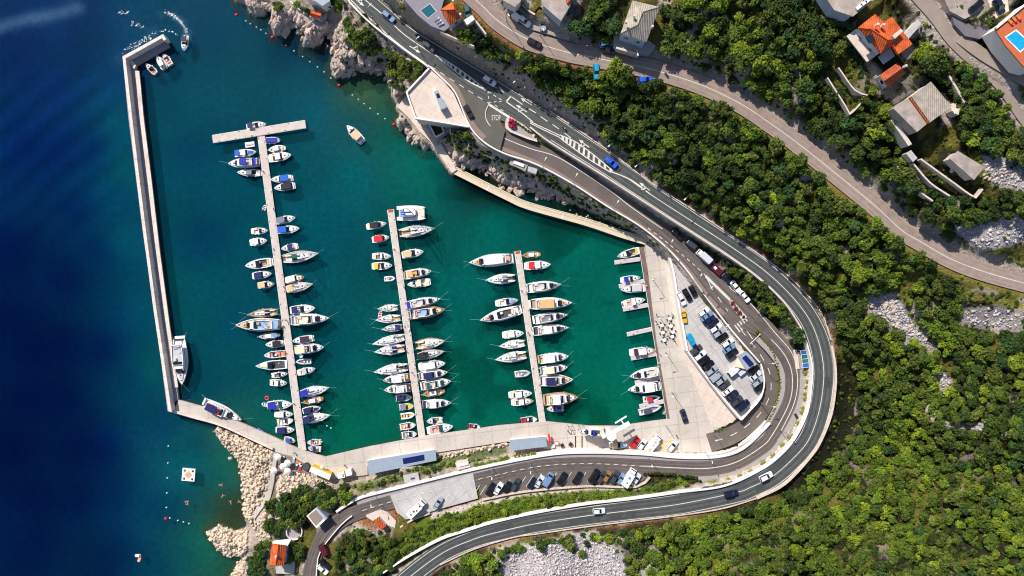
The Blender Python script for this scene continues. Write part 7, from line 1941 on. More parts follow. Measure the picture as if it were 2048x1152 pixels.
m.build("wall", [M_WHITE], e); MB().cyl(0, 0, -.3, .05, 2.6, 2.6, 24).build("floor", [M_GREYWALK], e)
e, c = house("garden_shed", "small shed with orange gable roof beside the apron", [(747,1042),(756,1034),(772,1052),(763,1061)], 6.4, 8.6, 9.4, [(752,1038),(767,1056)], M_ORANGE, M_WALL, (), False)
slab("shed_yard", [(728,1031),(760,1019),(775,1024),(792,1042),(790,1056),(772,1050),(756,1034),(746,1042)], 6.45, [M_PAVE], 2, label="pale paved yard around the orange-roofed shed", cat="yard")
# northern shore villa
e, l, c = shed("villa", "white modern villa with grey roof planes on the rocky headland", [(600,-30),(655,-40),(660,2),(645,12),(630,2),(612,-2)], 6.5, 12, M_ZINC, M_WHITE, "house")
e, c = house("boathouse", "little boathouse with orange roof on the headland rocks", [(620,31),(623,21),(642,25),(639,39)], 5.0, 8.2, 9.2, [(621,26),(641,32)], M_ORANGE, M_WALLB, (), False)
slab("headland_path", [(575,0),(590,-5),(600,20),(622,40),(655,46),(650,52),(615,46),(590,28)], 5.4, [M_FLAT], 2, label="grey path along the headland below the white villa", cat="path")
wall("headland_wall", [(580,2),(600,20)], 6.8, 5, .3, M_WHITE, label="white wall beside the headland path")
slab("beach_path", [(547,905),(555,908),(546,975),(540,998),(520,1022),(508,1040),(503,1036),(520,1000),(535,970)], 2.2, [M_QUAY], 2.5, label="concrete path along the boulders from the landing quay", cat="path")
slab("bar_terrace", [(556,905),(590,915),(622,935),(618,950),(600,944),(560,945),(552,960),(549,950)], QZ + .02, [mat("bar_paving", lin(132, 116, 112), .9, var=.2, scale=1)], 2, label="brown paved terrace of the beach bar", cat="terrace")
# foam left by the moving boat and the swell on the breakwater head
fm = MB(); rr = random.Random(3)
def foam(pts, spread, n, s):
    pth = smooth_path([P(x, y, 0) for x, y in pts], 1.0)
    for i in range(n):
        t = rr.random() ** .8; q = pth[min(int(t * len(pth)), len(pth) - 1)]; k = spread * (1.1 - t * .8)
        x, y = q[0] + rr.gauss(0, k), q[1] + rr.gauss(0, k); r = s * rr.uniform(.2, .75); m = rr.randint(5, 7)
        ph = rr.random() * 6; st_ = rr.uniform(.4, 1)
        fm.add([(x + r * rr.uniform(.6, 1.1) * math.cos(ph + 6.283 * j / m), y + st_ * r * rr.uniform(.6, 1.1) * math.sin(ph + 6.283 * j / m), .03) for j in range(m)], [tuple(range(m))])
foam([(330,25),(350,33),(362,45),(371,60),(372,71)], .35, 200, .34)
foam([(362,45),(372,58),(373,71)], .25, 120, .34)
foam([(292,75),(312,66),(330,62),(345,64),(357,70)], .4, 26, .4)
foam([(248,110),(262,96),(280,84),(300,76)], .9, 60, .42)
foam([(262,45),(275,50),(285,54)], .8, 36, .34); foam([(235,22),(255,26)], .6, 20, .35)
fm.build("foam", [mat("sea_foam", lin(236, 240, 242), .7, var=.1)], kind="stuff")
# ---------------------------------------------------------------- trees and shrubs
def leafmat(name, tint=True):
    m = bpy.data.materials.new(name); m.use_nodes = True
    nt = m.node_tree; b = nt.nodes["Principled BSDF"]; b.inputs["Roughness"].default_value = .7; b.inputs["Specular IOR Level"].default_value = .25
    a = nt.nodes.new("ShaderNodeAttribute"); a.attribute_name = "leaf"
    oi = nt.nodes.new("ShaderNodeObjectInfo"); mr = nt.nodes.new("ShaderNodeMapRange")
    mr.inputs[3].default_value = .82; mr.inputs[4].default_value = 1.18
    s = nt.nodes.new("ShaderNodeVectorMath"); s.operation = 'SCALE'
    n = nt.nodes.new("ShaderNodeTexNoise"); n.inputs["Scale"].default_value = 1.6
    tc = nt.nodes.new("ShaderNodeTexCoord"); nt.links.new(tc.outputs["Object"], n.inputs[0])
    m2 = nt.nodes.new("ShaderNodeMapRange"); m2.inputs[1].default_value = .3; m2.inputs[2].default_value = .7; m2.inputs[3].default_value = .8; m2.inputs[4].default_value = 1.2
    nt.links.new(n.outputs[0], m2.inputs[0])
    mu = nt.nodes.new("ShaderNodeMath"); mu.operation = 'MULTIPLY'
    nt.links.new(oi.outputs["Random"], mr.inputs[0]); nt.links.new(mr.outputs[0], mu.inputs[0]); nt.links.new(m2.outputs[0], mu.inputs[1])
    nt.links.new(a.outputs["Color"], s.inputs[0]); nt.links.new(mu.outputs[0], s.inputs["Scale"]); nt.links.new(s.outputs[0], b.inputs["Base Color"])
    return m
M_LEAF = leafmat("leaves"); M_BARK = mat("bark", lin(92, 78, 64), .95, var=.25, scale=4)
PAL = [lin(50, 66, 22), lin(70, 88, 26), lin(108, 124, 30), lin(80, 92, 32), lin(50, 76, 34), lin(88, 110, 30)]

def crown(seed, lobes=17, per=17, flat=.72, leaf=.15, core=.7):
    r = np.random.default_rng(seed); V = []; SH = []
    for k in range(lobes):
        el = math.asin(.02 + .95 * ((k + .5) / lobes)); az = k * 2.39996 + r.normal() * .35
        d = .62 * math.cos(el) + .06; jit = r.normal(0, .07, 3)
        c = np.array([d * math.cos(az), d * math.sin(az), flat * .78 * math.sin(el) + .05]) + jit
        lr = r.uniform(.17, .36); tone = r.uniform(.7, 1.35)
        for _ in range(per):
            n = r.normal(size=3); n[2] = abs(n[2]) * 1.2 - .35; n /= np.linalg.norm(n)
            p = c + n * lr * r.uniform(.72, 1.08) * np.array([1, 1, .9])
            m = n + r.normal(0, .45, 3); m[2] += .35; m /= np.linalg.norm(m)
            u = np.cross(m, r.normal(size=3)); u /= np.linalg.norm(u) + 1e-9; w = np.cross(m, u)
            s = leaf * r.uniform(.55, 1.1); s2 = s * r.uniform(.55, 1.0)
            V += [p - u * s - w * s2 * .4, p + w * s2 * -.9 + u * .2 * s, p + u * s + w * s2 * .4, p + w * s2 - u * .2 * s]
            SH.append(tone * r.uniform(.82, 1.2))
    n, mm = 11, 5
    rings = []
    for i in range(mm + 1):
        e = -.5 + i / mm * (math.pi / 2 + .48)
        rings.append([np.array([core * math.cos(e) * math.cos(2 * math.pi * j / n), core * math.cos(e) * math.sin(2 * math.pi * j / n), flat * core * math.sin(e) + .12]) * r.uniform(.84, 1.12) for j in range(n)])
    F = [tuple(range(4 * i, 4 * i + 4)) for i in range(len(SH))]
    o = len(V); V += [p for g in rings for p in g]
    cf = []
    for i in range(mm):
        for j in range(n): cf.append((o + i * n + j, o + i * n + (j + 1) % n, o + (i + 1) * n + (j + 1) % n, o + (i + 1) * n + j))
    return np.array(V), np.array(F + cf), np.concatenate([np.repeat(SH, 4), np.full(len(V) - o, .95)])
CROWNS = [crown(100 + i, lobes=[27, 22, 31, 25, 28, 21, 30][i], flat=[.72, .85, .62, .78, .7, .9, .66][i]) for i in range(7)]
BUSHES = [crown(200 + i, lobes=9, per=20, flat=.8, leaf=.21, core=.6) for i in range(4)]

def quad_mesh(name, V, F, colr_, m):
    me = bpy.data.meshes.new(name)
    me.vertices.add(len(V)); me.vertices.foreach_set("co", V.astype(np.float32).ravel())
    me.loops.add(F.size); me.loops.foreach_set("vertex_index", F.astype(np.int32).ravel())
    me.polygons.add(len(F)); me.polygons.foreach_set("loop_start", np.arange(0, F.size, 4, dtype=np.int32))
    me.update(calc_edges=True)
    color_attr(me, "leaf", colr_); me.materials.append(m); return me
CM = {}
def crown_mesh(kind, v, p):
    if (kind, v, p) not in CM:
        V, F, sh = (CROWNS if kind == 'tree' else BUSHES)[v]
        CM[(kind, v, p)] = quad_mesh("crown", V, F, np.clip(sh[:, None] * np.array(PAL[p]), 0, 1), M_LEAF)
    return CM[(kind, v, p)]
tm = MB(); tm.tube([(0, 0, -.3), (.03, .02, .5), (-.02, .03, 1.1)], [.13, .1, .06], 6)
for k in range(4):
    a = k * 1.7; tm.tube([(0, .02, .6), (.3 * math.cos(a), .3 * math.sin(a), 1.0), (.55 * math.cos(a), .55 * math.sin(a), 1.2)], [.06, .04, .02], 5)
TRUNK = tm.mesh("trunk", [M_BARK])

# where: (polygon, r min, r max, chance, palette weights, word)
REG = [
 ([(1030,105),(1140,124),(1260,150),(1400,190),(1540,265),(1680,385),(1800,485),(1870,525),(1850,560),(1800,570),(1720,590),(1665,640),(1600,558),(1540,516),(1410,428),(1300,356),(1220,288),(1190,245),(1110,190)],1.0,2.8,.95,(6,6,1.5,3,2,1.5),"the wood between main road and hill road"),
 ([(1650,605),(1725,590),(1755,640),(1815,680),(1865,705),(1895,770),(1880,850),(1850,900),(1690,905),(1712,850),(1716,780),(1700,720),(1668,680)],1.3,2.7,.97,(5,7,1,4,2,1),"the wood outside the road bend"),
 ([(1800,585),(1880,560),(1930,590),(1900,640),(1930,660),(2090,672),(2090,880),(1900,870),(1880,790),(1912,760),(1880,700),(1840,650)],1.0,2.7,.82,(5,6,2,3,1.5,1.5),"the upper valley wood at the photo edge"),
 ([(1700,870),(2090,860),(2090,1200),(1255,1200),(1255,1095),(1195,1064),(1300,1055),(1460,1024),(1560,995),(1640,935)],1.0,2.7,1.0,(3,8,2,5,2,4),"the big closed wood below the road bend"),
 ([(870,1160),(920,1115),(1000,1096),(1060,1084),(1190,1062),(1215,1076),(1160,1090),(1170,1135),(1145,1135),(1140,1090),(1060,1092),(1000,1108),(1010,1190),(840,1190)],1.0,2.3,.85,(2,5,4,2,1,4),"the scree slope below the main road"),
 ([(1320,20),(1390,0),(1450,-30),(1640,-30),(1650,30),(1700,62),(1690,95),(1640,120),(1680,230),(1735,195),(1785,250),(1810,290),(1800,335),(1870,400),(1950,405),(1990,395),(2090,370),(2090,430),(1895,450),(1900,480),(1860,462),(1800,415),(1690,322),(1580,245),(1450,162),(1330,130),(1306,112),(1322,90)],1.0,2.8,.84,(7,5,1,3,2.5,1),"the slope above the hill road"),
 ([(1865,150),(1900,170),(1990,250),(2090,310),(2090,345),(1975,305),(1920,290),(1908,215)],1.3,2.7,.88,(5,4,1,3,2,1),"the scrub under the upper lane"),
 ([(1845,95),(1868,110),(1895,160),(1860,150),(1825,130),(1822,100)],1.4,2.6,.9,(3,3,2,4,2,1),"the mansion garden"),
 ([(1895,105),(1925,115),(1975,170),(2020,240),(2000,262),(1930,190)],1.0,2.0,.9,(3,5,2,2,2,3),"the green strip beside the upper lane"),
 ([(1150,5),(1235,-20),(1228,60),(1222,92),(1180,92),(1140,60)],1.5,2.9,.85,(5,3,1,2,3,1),"the garden left of the grey-roofed house".replace("left of", "beside")),
 ([(745,0),(770,-20),(800,8),(850,58),(845,74),(800,45)],1.0,2.1,.9,(5,3,1,2,3,1),"the hedge bank between main road and villa terrace"),
 ([(900,62),(955,82),(1030,104),(1060,125),(1110,170),(1180,240),(1100,190),(1010,128),(930,95)],1.0,2.2,.7,(4,4,2,3,2,1),"the bank below the orange villa"),
 ([(696,40),(720,52),(790,108),(835,132),(842,150),(815,178),(792,182),(768,142),(745,112),(712,98),(694,82)],1.0,2.1,.9,(4,5,1,3,2,1),"the cliff top beside the main road"),
 ([(548,8),(570,12),(567,30),(552,28)],1.2,1.8,.9,(1,4,4,2,1,3),"the headland rocks"), ([(592,12),(612,12),(622,34),(604,44)],1.0,1.8,.9,(3,4,2,2,1,2),"the headland rocks"), ([(648,-20),(690,-10),(685,28),(660,20)],1.2,2.2,.9,(4,4,1,2,1,2),"the headland rocks"),
 ([(885,262),(935,262),(970,300),(1010,322),(1090,345),(1160,385),(1270,448),(1262,458),(1160,408),(1095,368),(1020,340),(960,322),(900,296)],.6,1.4,.8,(5,4,1,2,2,1),"the planted slope under the lower road"),
 ([(1296,478),(1326,494),(1326,508),(1302,504)],.6,1.2,.9,(4,4,2,1,1,1),"the planted slope under the lower road"),
 ([(1450,512),(1470,528),(1540,582),(1588,650),(1608,700),(1596,702),(1570,672),(1530,622),(1490,575),(1460,545)],1.2,2.3,.99,(5,6,1,3,2,2),"the green wedge between main road and lower road"),
 ([(875,1034),(965,1009),(1050,993),(1170,984),(1290,976),(1305,962),(1340,956),(1395,962),(1345,988),(1170,1012),(1040,1029),(930,1058),(860,1086),(800,1126),(765,1145),(740,1130),(790,1080),(840,1052)],.6,1.5,.93,(1,4,7,2,1,7),"the bright bank behind the roadside parking"),
 ([(540,1003),(600,970),(690,966),(712,985),(694,1003),(668,1018),(634,1008),(606,1048),(570,1046),(562,1068),(535,1062)],1.3,2.4,.93,(5,5,1,2,4,2),"the grove above the boulders"),
 ([(497,1110),(536,1070),(540,1090),(535,1150),(520,1175),(500,1152)],1.2,2.2,.93,(5,5,2,2,3,2),"the grove beside the seaside house"),
 ([(578,1090),(606,1066),(612,1100),(606,1128),(582,1118)],1.2,2.0,.9,(4,5,2,2,2,2),"the trees between seaside house and shaded road"),
 ([(692,1064),(735,1055),(775,1068),(800,1090),(785,1130),(740,1160),(690,1150),(668,1115)],.9,1.9,.8,(3,5,3,3,2,3),"the hillside below the orange-roofed shed"),
 ([(880,912),(1012,888),(1016,903),(945,926),(910,930),(880,938),(800,953),(722,978),(705,986),(698,975),(738,956),(868,926)],.5,1.3,.85,(2,5,6,2,1,6),"the green bank behind the quay buildings"),
 ([(1350,960),(1390,958),(1402,966),(1360,985),(1335,990)],.8,1.6,.9,(2,6,3,1,1,4),"the bright bank behind the roadside parking"),
 ([(898,18),(960,60),(950,80),(905,62),(925,55)],.6,1.3,.5,(2,5,4,1,1,3),"the villa garden"),
 ([(1060,0),(1085,-5),(1120,50),(1110,45)],.6,1.2,.6,(3,4,3,1,1,2),"the driveway garden"),
 ([(1955,35),(1990,20),(2012,38),(1985,62)],.6,1.3,.8,(2,5,4,1,1,4),"the hedge below the top terraces"),
 ([(1700,80),(1735,130),(1745,175),(1735,180),(1690,100)],.5,1.2,.7,(3,4,3,2,1,2),"the mansion garden"),
]
BAN = [[(1725,592),(1788,590),(1812,630),(1832,656),(1862,690),(1812,668),(1758,632)],[(1845,715),(1870,722),(1900,765),(1888,788),(1862,780)],[(1022,1110),(1060,1094),(1130,1078),(1180,1066),(1238,1108),(1244,1160),(1012,1160)],[(1905,458),(2048,432),(2060,480),(1960,497)],[(1965,318),(2048,335),(2055,378),(1988,366)],
 [(1905,625),(1990,615),(2048,630),(2040,655),(1935,650)],[(1868,841),(1960,845),(1990,849),(2016,867),(2008,875),(1985,861),(1900,857)],[(1895,318),(1920,296),(1975,335),(1950,370)],[(1780,215),(1865,160),(1910,215),(1850,275),(1815,290)]]
BANFOR = [False] * len(BAN)
OBST = [w for w, _, _ in FLW]
rg = random.Random(11)
cells = {}
TREES = []
def near(x, y, r):
    ci, cj = int(x // 4), int(y // 4)
    for i in (ci - 1, ci, ci + 1):
        for j in (cj - 1, cj, cj + 1):
            for (a, b, q) in cells.get((i, j), ()):
                if (a - x) ** 2 + (b - y) ** 2 < (PACK * (r + q)) ** 2: return True
    return False
EDG = {k: v[0] for k, v in ROADD.items()}
def edge_at(k, x, y):
    i = min(max(int((x - GX0) / GD), 0), len(gx) - 1); j = min(max(int((y - GY0) / GD), 0), len(gy) - 1)
    return EDG[k][j, i]
def inp(px, py, poly):
    r = False; n = len(poly)
    for i in range(n):
        x0, y0 = poly[i]; x1, y1 = poly[(i + 1) % n]
        if (y0 > py) != (y1 > py) and px < (x1 - x0) * (py - y0) / (y1 - y0) + x0: r = not r
    return r
PACK = .47
for poly, r0, r1, ch, wts, word in REG:
    xs = [p[0] for p in poly]; ys = [p[1] for p in poly]
    area = (max(xs) - min(xs)) * (max(ys) - min(ys))
    n = int(area / 420 * (11 / ((r0 + r1) / 2) ** 2 + 6))
    for k in range(n):
        px, py = rg.uniform(min(xs), max(xs)), rg.uniform(min(ys), max(ys))
        if not inp(px, py, poly): continue
        if rg.random() > ch: continue
        r = r0 + (r1 - r0) * rg.random() ** 1.25 * (1 - .45 * k / n)
        if any(inp(px, py, b) for b in BAN) and rg.random() > .13: continue
        w = G(px, py)
        if w.z < 1.6: continue
        if min(edge_at("main", w.x, w.y) - .9, edge_at("low", w.x, w.y) - .6, edge_at("hill", w.x, w.y) - .7, edge_at("upper", w.x, w.y) - .3, edge_at("lane", w.x, w.y) - .3) < r * .62: continue
        if any(inp(w.x, w.y, o) for o in OBST): continue
        if near(w.x, w.y, r): continue
        cells.setdefault((int(w.x // 4), int(w.y // 4)), []).append((w.x, w.y, r))
        kind = 'tree' if r >= 1.25 else 'shrub'
        tn = float(fbm(np.array(w.x / 17.0), np.array(w.y / 17.0), 141, 3))
        ws = list(wts); dk = max(.15, 1 + (.5 - tn) * 7); lt = max(.15, 1 + (tn - .5) * 7)
        ws = [ws[0] * dk, ws[1], ws[2] * lt, ws[3] * (.5 + .5 * dk), ws[4] * dk, ws[5] * lt]
        pal = rg.choices(range(6), ws)[0]
        TREES.append((r, kind, w.x, w.y, w.z, pal, rg.randrange(7 if kind == 'tree' else 4), rg.random() * 6.28, word))
for px, r, pal in [((1229,138),2.6,2),((1222,155),2.3,2),((1250,150),2.2,1),((893,64),1.2,2),((919,66),1.2,2),((1738,186),1.6,2),((935,68),1.3,3)]:
    w = G(*px); TREES.append((r + 3, 'tree', w.x, w.y, w.z, pal, rg.randrange(7), 0.0, "*")); TREES[-1] = (r, *TREES[-1][1:])
def place(t, i):
    r, kind, x, y, z, pal, v, rot, word = t
    sx, sy, sz = r * rg.uniform(.76, 1.26), r * rg.uniform(.76, 1.2), r * rg.uniform(.85, 1.35)
    tone = ["dark green", "mid green", "yellow-green", "olive green", "bluish green", "fresh green"][pal]
    if word == "*": lab, grp = f"bright {tone} bushy tree standing out beside the villa or hill road", "bright garden trees"
    elif kind == 'tree': lab, grp = f"{tone} broadleaf tree in {word}", f"{tone} trees in {word}"
    else: lab, grp = f"{tone} rounded shrub on {word}", f"{tone} shrubs on {word}"
    h = .95 * r if kind == 'tree' else .1 * r
    e = empty("tree" if kind == 'tree' else "shrub", (x, y, z), 0, lab, kind, grp)
    o = obj("crown", crown_mesh(kind, v, pal), e, (0, 0, h), rot, (sx, sy, sz))
    if kind == 'tree': obj("trunk", TRUNK, e, (0, 0, 0), rot, (r, r, r))
def mass(name, ts, label):
    Vs, Fs, Cs = [], [], []; o = 0
    for r, kind, x, y, z, pal, v, rot, word in ts:
        V, F, sh = (CROWNS if kind == 'tree' else BUSHES)[v]
        c, s = math.cos(rot), math.sin(rot); k = np.array([r * rg.uniform(.74, 1.3), r * rg.uniform(.74, 1.22), r * rg.uniform(.85, 1.4)])
        W = V * k; W = np.stack([W[:, 0] * c - W[:, 1] * s + x, W[:, 0] * s + W[:, 1] * c + y, W[:, 2] + z + (.95 * r if kind == 'tree' else .1 * r)], 1)
        Vs.append(W); Fs.append(F + o); o += len(V); Cs.append(np.clip(sh[:, None] * np.array(PAL[pal]) * rg.uniform(.72, 1.22), 0, 1))
    tag(obj(name, quad_mesh(name, np.concatenate(Vs), np.concatenate(Fs), np.concatenate(Cs), M_LEAF)), label, None, None, "stuff")
def visible(t):
    px, py = PX((t[2], t[3], t[4])); return -10 < px < 2058 and -10 < py < 1162
tr = sorted([t for t in TREES if t[1] == 'tree'], key=lambda t: (t[8] != "*", not visible(t), -t[0]))
sh = sorted([t for t in TREES if t[1] == 'shrub'], key=lambda t: (not visible(t), -t[0]))
for i, t in enumerate(tr[:300]): place(t, i)
for i, t in enumerate(sh[:300]): place(t, i)
if tr[300:]: mass("woodland", tr[300:], "dense mixed green woodland on the slopes round the road bend")
if sh[300:]: mass("undergrowth", sh[300:], "low green undergrowth on the banks between the roads")
print("trees", len(tr), "shrubs", len(sh))

# scattered scrub that nobody could count: tufts on litter and dry grass
TU = []
for _ in range(9000):
    px, py = rg.uniform(690, 2060), rg.uniform(-5, 1160)
    z0 = G(px, py) if _ % 1 == 0 else None
    x, y, z = z0
    if z < 2.0: continue
    if min(edge_at("main", x, y), edge_at("low", x, y), edge_at("hill", x, y), edge_at("upper", x, y), edge_at("lane", x, y)) < 1.3: continue
    if any(inp(x, y, o) for o in OBST): continue
    if px < 1000 and py > 500 and rg.random() < .5: continue
    if any(inp(px, py, b) for b in BAN) and rg.random() > .04: continue
    if near(x, y, .2) and rg.random() < .7: continue
    if 1270 < px < 1640 and 470 < py < 980 and edge_at("main", x, y) > 3.5 : 
        if not inp(px, py, REG[17][0]): continue
    TU.append((rg.uniform(.28, .75), 'shrub', x, y, z, rg.choices(range(6), (4, 5, 3, 5, 1, 3))[0], rg.randrange(4), rg.random() * 6, ""))
mass("scrub", TU, "low scattered scrub and tufts between the trees")

def hedge(px, z, w, h, label, pal, path=None, dz=0.15):
    pts = smooth_path([P(a, b, z) if path is None else on(path, a, b, dz) for a, b in px], 1.0)
    Vs, Fs, Cs = [], [], []; o = 0
    for i, q in enumerate(pts[::1]):
        for s in range(2):
            V, F, sh_ = BUSHES[(i + s) % 4]; k = w * rg.uniform(.55, .85); rot = rg.random() * 6
            c, n = math.cos(rot), math.sin(rot); W = V * np.array([k, k, h * .8])
            Vs.append(np.stack([W[:, 0] * c - W[:, 1] * n + q[0] + rg.gauss(0, w * .18), W[:, 0] * n + W[:, 1] * c + q[1] + rg.gauss(0, w * .18), W[:, 2] + q[2]], 1)); Fs.append(F + o); o += len(V)
            Cs.append(np.clip(sh_[:, None] * np.array(PAL[pal]) * rg.uniform(.85, 1.15), 0, 1))
    tag(obj("hedge", quad_mesh("hedge", np.concatenate(Vs), np.concatenate(Fs), np.concatenate(Cs), M_LEAF)), label, "hedge")
hedge([(1514,667),(1538,694),(1551,720),(1557,745),(1559,770),(1555,795),(1546,822),(1535,843)], 5.2, .75, .9, "narrow clipped hedge curving between the inner ramp and bend road", 2, LOW, -.3)
hedge([(1030,244),(1045,254),(1062,266),(1070,272)], 12.95, .7, .8, "row of clipped yellow-green shrubs on the STOP junction island", 2)
hedge([(1430,862),(1445,860),(1462,856)], QZ + .3, .9, .5, "low green planting strip at the foot of ramp wall", 1)
hedge([(950,932),(975,927),(1000,920),(1012,915)], 5.2, 1.5, .8, "long green hedge bank above the quay between bunker and building", 5)
hedge([(1030,912),(1050,909),(1070,907)], 5.2, .8, .7, "short yellow hedge behind the smaller zinc-roofed building", 2)
hedge([(1290,949),(1310,947),(1345,950),(1385,955),(1400,963)], 6.2, .9, .9, "dark hedge at the end of the roadside parking row", 0)
hedge([(1960,36),(1985,20),(2005,12)], 45.3, .9, 1.0, "green hedge between the two top parking terraces", 1)
PAL.append(lin(176, 40, 84)); PAL.append(lin(120, 62, 60))
for px, r, p, lab in [((1023,243),1.3,6,"pink flowering bush on the STOP junction island, upper part"),((1026,252),1.4,6,"pink flowering bush on the STOP junction island, lower part"),((1465,606),1.0,7,"dark red shrub at the tip of the zebra-crossing island"),((1471,616),1.0,7,"dark red shrub in the middle of the zebra-crossing island"),((1478,625),1.0,7,"dark red shrub near the lower end of zebra-crossing island"),((1486,634),.7,0,"small dark green shrub ending the zebra-crossing island"),((1513,664),.9,2,"yellow-green shrub at the start of the ramp hedge")]:
    e = empty("shrub", on(LOW if px[0] > 1400 else MAIN, *px, .1), 0, lab, "shrub"); obj("crown", crown_mesh('shrub', rg.randrange(4), p), e, (0, 0, .1), rg.random() * 6, (r, r, r))
# young palms on the bend pavement
PALM_M = mat("palm_leaf", lin(120, 124, 48), .7, var=.25, scale=3)
pm = MB()
for k in range(16):
    a = k * 2.399; L_ = 1.5 * (1 - .25 * (k % 3) / 3); up = .9 - .08 * k
    rgs = [(0, .05), (.35, .24), (.7, .18), (1.0, .02)]
    vs = []
    for t, w in rgs:
        x, z = L_ * t, up * t - 1.1 * t * t; c, s = math.cos(a), math.sin(a)
        vs += [(x * c + w * s, x * s - w * c, z), (x * c - w * s, x * s + w * c, z)]
    pm.add(vs, [(0, 2, 3, 1), (2, 4, 5, 3), (4, 6, 7, 5)])
PF = pm.mesh("frond", [PALM_M]); PT = MB().cyl(0, 0, -.2, 1.8, .16, .12, 7).mesh("trunk", [M_BARK])
for i, px in enumerate([(1609,743),(1613,762),(1611,774),(1609,787),(1608,796),(1604,815),(1602,823),(1594,845),(1578,872),(1563,889),(1544,910),(1524,924),(1500,942),(1478,950),(1455,957),(1425,962)]):
    s = rg.uniform(.55, 1.0)
    e = empty("palm", G(*px, .0), rg.random() * 6, f"young palm on the stony verge of the bend, {ORD[i]} below the bus stop", "palm", "young palms along the bend"); e.scale = (s, s, s)
    obj("crown", PF, e, (0, 0, 1.75)); obj("trunk", PT, e)

# ---------------------------------------------------------------- boulders and shore rocks
import bmesh
M_ROCK = mat("boulder_stone", lin(206, 188, 168), .95, var=.28, scale=.9, spec=.2, bump=.6, bscale=1.6)
M_CRAG = mat("crag_stone", lin(196, 178, 168), .95, var=.34, scale=.8, spec=.2, bump=1.0, bscale=1.3)
def boulder(seed, ex=(1, 1, 1), cuts=7, sub=2):
    r = random.Random(seed); b = bmesh.new(); bmesh.ops.create_icosphere(b, subdivisions=sub, radius=1)
    for _ in range(cuts):
        n = Vector((r.gauss(0, 1), r.gauss(0, 1), r.gauss(0, .8))).normalized(); d = r.uniform(.45, .82)
        for v in b.verts:
            k = v.co.dot(n)
            if k > d: v.co -= n * (k - d)
    if sub > 2:
        from mathutils import noise
        o = Vector((seed * 7.3, seed * 1.9, 0))
        for v in b.verts:
            p = v.co.copy(); n1 = noise.fractal(p * 1.7 + o, 1.0, 2.1, 4); n2 = abs(noise.noise(Vector((p.x * 1.2, p.y * 4.5, p.z * 3)) + o))
            v.co *= 1 + .26 * n1 - .34 * (.35 - min(n2, .35))
    for v in b.verts: v.co = Vector((v.co.x * ex[0], v.co.y * ex[1], v.co.z * ex[2])) * r.uniform(.96, 1.04)
    m = bpy.data.meshes.new("rock"); b.to_mesh(m); b.free(); m.materials.append(M_ROCK); return m
BLD = [boulder(i, (1.05, .7 + .06 * (i % 5), .75), 13) for i in range(10)]
CRG = [boulder(50 + i, (1.45, .85, .85), 9, 4) for i in range(8)]
for m in CRG: m.materials.clear(); m.materials.append(M_CRAG)
cells.clear(); PACK = .80
nb = 0
for poly, r0, r1, tries, word in [([(432,850),(545,903),(540,960),(524,1005),(500,1042),(489,1032),(484,960),(476,920),(442,884)],.45,1.25,2200,"the breakwater boulder slope beside the concrete path"),
        ([(414,1065),(440,1050),(470,1062),(497,1058),(492,1104),(474,1113),(455,1112),(430,1092)],.4,1.2,900,"the small boulder spit below the beach path"),
        ([(478,1122),(495,1112),(485,1150),(460,1156)],.5,1.0,160,"the shore below the boulder spit"),
        ([(556,950),(575,940),(620,950),(665,968),(640,976),(605,962),(578,1000),(556,1012)],.4,.9,260,"the rocky bank behind the beach bar"),
        ([(870,912),(1012,884),(1014,889),(876,918)],.3,.55,160,"the stone edging of the green bank behind the quay"),
        ([(1125,415),(1160,425),(1250,452),(1240,460),(1160,438)],.3,.6,120,"the water's edge behind the boardwalk")]:
    xs = [p[0] for p in poly]; ys = [p[1] for p in poly]
    for _ in range(tries):
        px, py = rg.uniform(min(xs), max(xs)), rg.uniform(min(ys), max(ys))
        if not inp(px, py, poly) or nb >= 298: continue
        r = rg.uniform(r0, r1); w = G(px, py)
        if near(w.x, w.y, r): continue
        cells.setdefault((int(w.x // 4), int(w.y // 4)), []).append((w.x, w.y, r)); nb += 1
        o = obj("boulder", BLD[rg.randrange(10)], None, (w.x, w.y, max(w.z, -.2) + r * .25), rg.random() * 6.28, (r, r * rg.uniform(.85, 1.15), r * rg.uniform(.8, 1.2)))
        tag(o, f"pale angular boulder on {word}", "boulder", f"boulders on {word}")
# broken limestone of the screes
SV, SF = [], []; rk = np.random.default_rng(5); o_ = 0
CUBE = np.array([[-1,-1,-1],[1,-1,-1],[1,1,-1],[-1,1,-1],[-1,-1,1],[1,-1,1],[1,1,1],[-1,1,1]], float); CF = np.array([[3,2,1,0],[4,5,6,7],[0,1,5,4],[1,2,6,5],[2,3,7,6],[3,0,4,7]])
for poly, n in ((BAN[2], 3600), (BAN[0], 2000), (BAN[1], 500), (BAN[3], 500), (BAN[4], 450), (BAN[5], 300), (BAN[6], 150), ([(1605,735),(1620,745),(1616,800),(1600,850),(1575,890),(1530,930),(1440,975),(1355,1000),(1430,962),(1500,925),(1560,872),(1590,815)], 700), ([(862,1030),(964,1002),(1047,986),(1172,975),(1270,975),(1270,979),(1172,980),(1047,992),(964,1010),(862,1040)], 500)):
    xs = [p[0] for p in poly]; ys = [p[1] for p in poly]
    for _ in range(n):
        px, py = rk.uniform(min(xs), max(xs)), rk.uniform(min(ys), max(ys))
        if not inp(px, py, poly): continue
        w = G(px, py); r = .1 + .34 * rk.random() ** 3
        a = rk.random() * 6.28; c, s = math.cos(a), math.sin(a)
        V = (CUBE * rk.uniform(.55, 1.1, 3) + rk.normal(0, .28, (8, 3))) * r
        SV.append(np.stack([V[:, 0] * c - V[:, 1] * s + w.x, V[:, 0] * s + V[:, 1] * c + w.y, V[:, 2] + w.z + r * .3], 1)); SF.append(CF + o_); o_ += 8
SV = np.concatenate(SV)
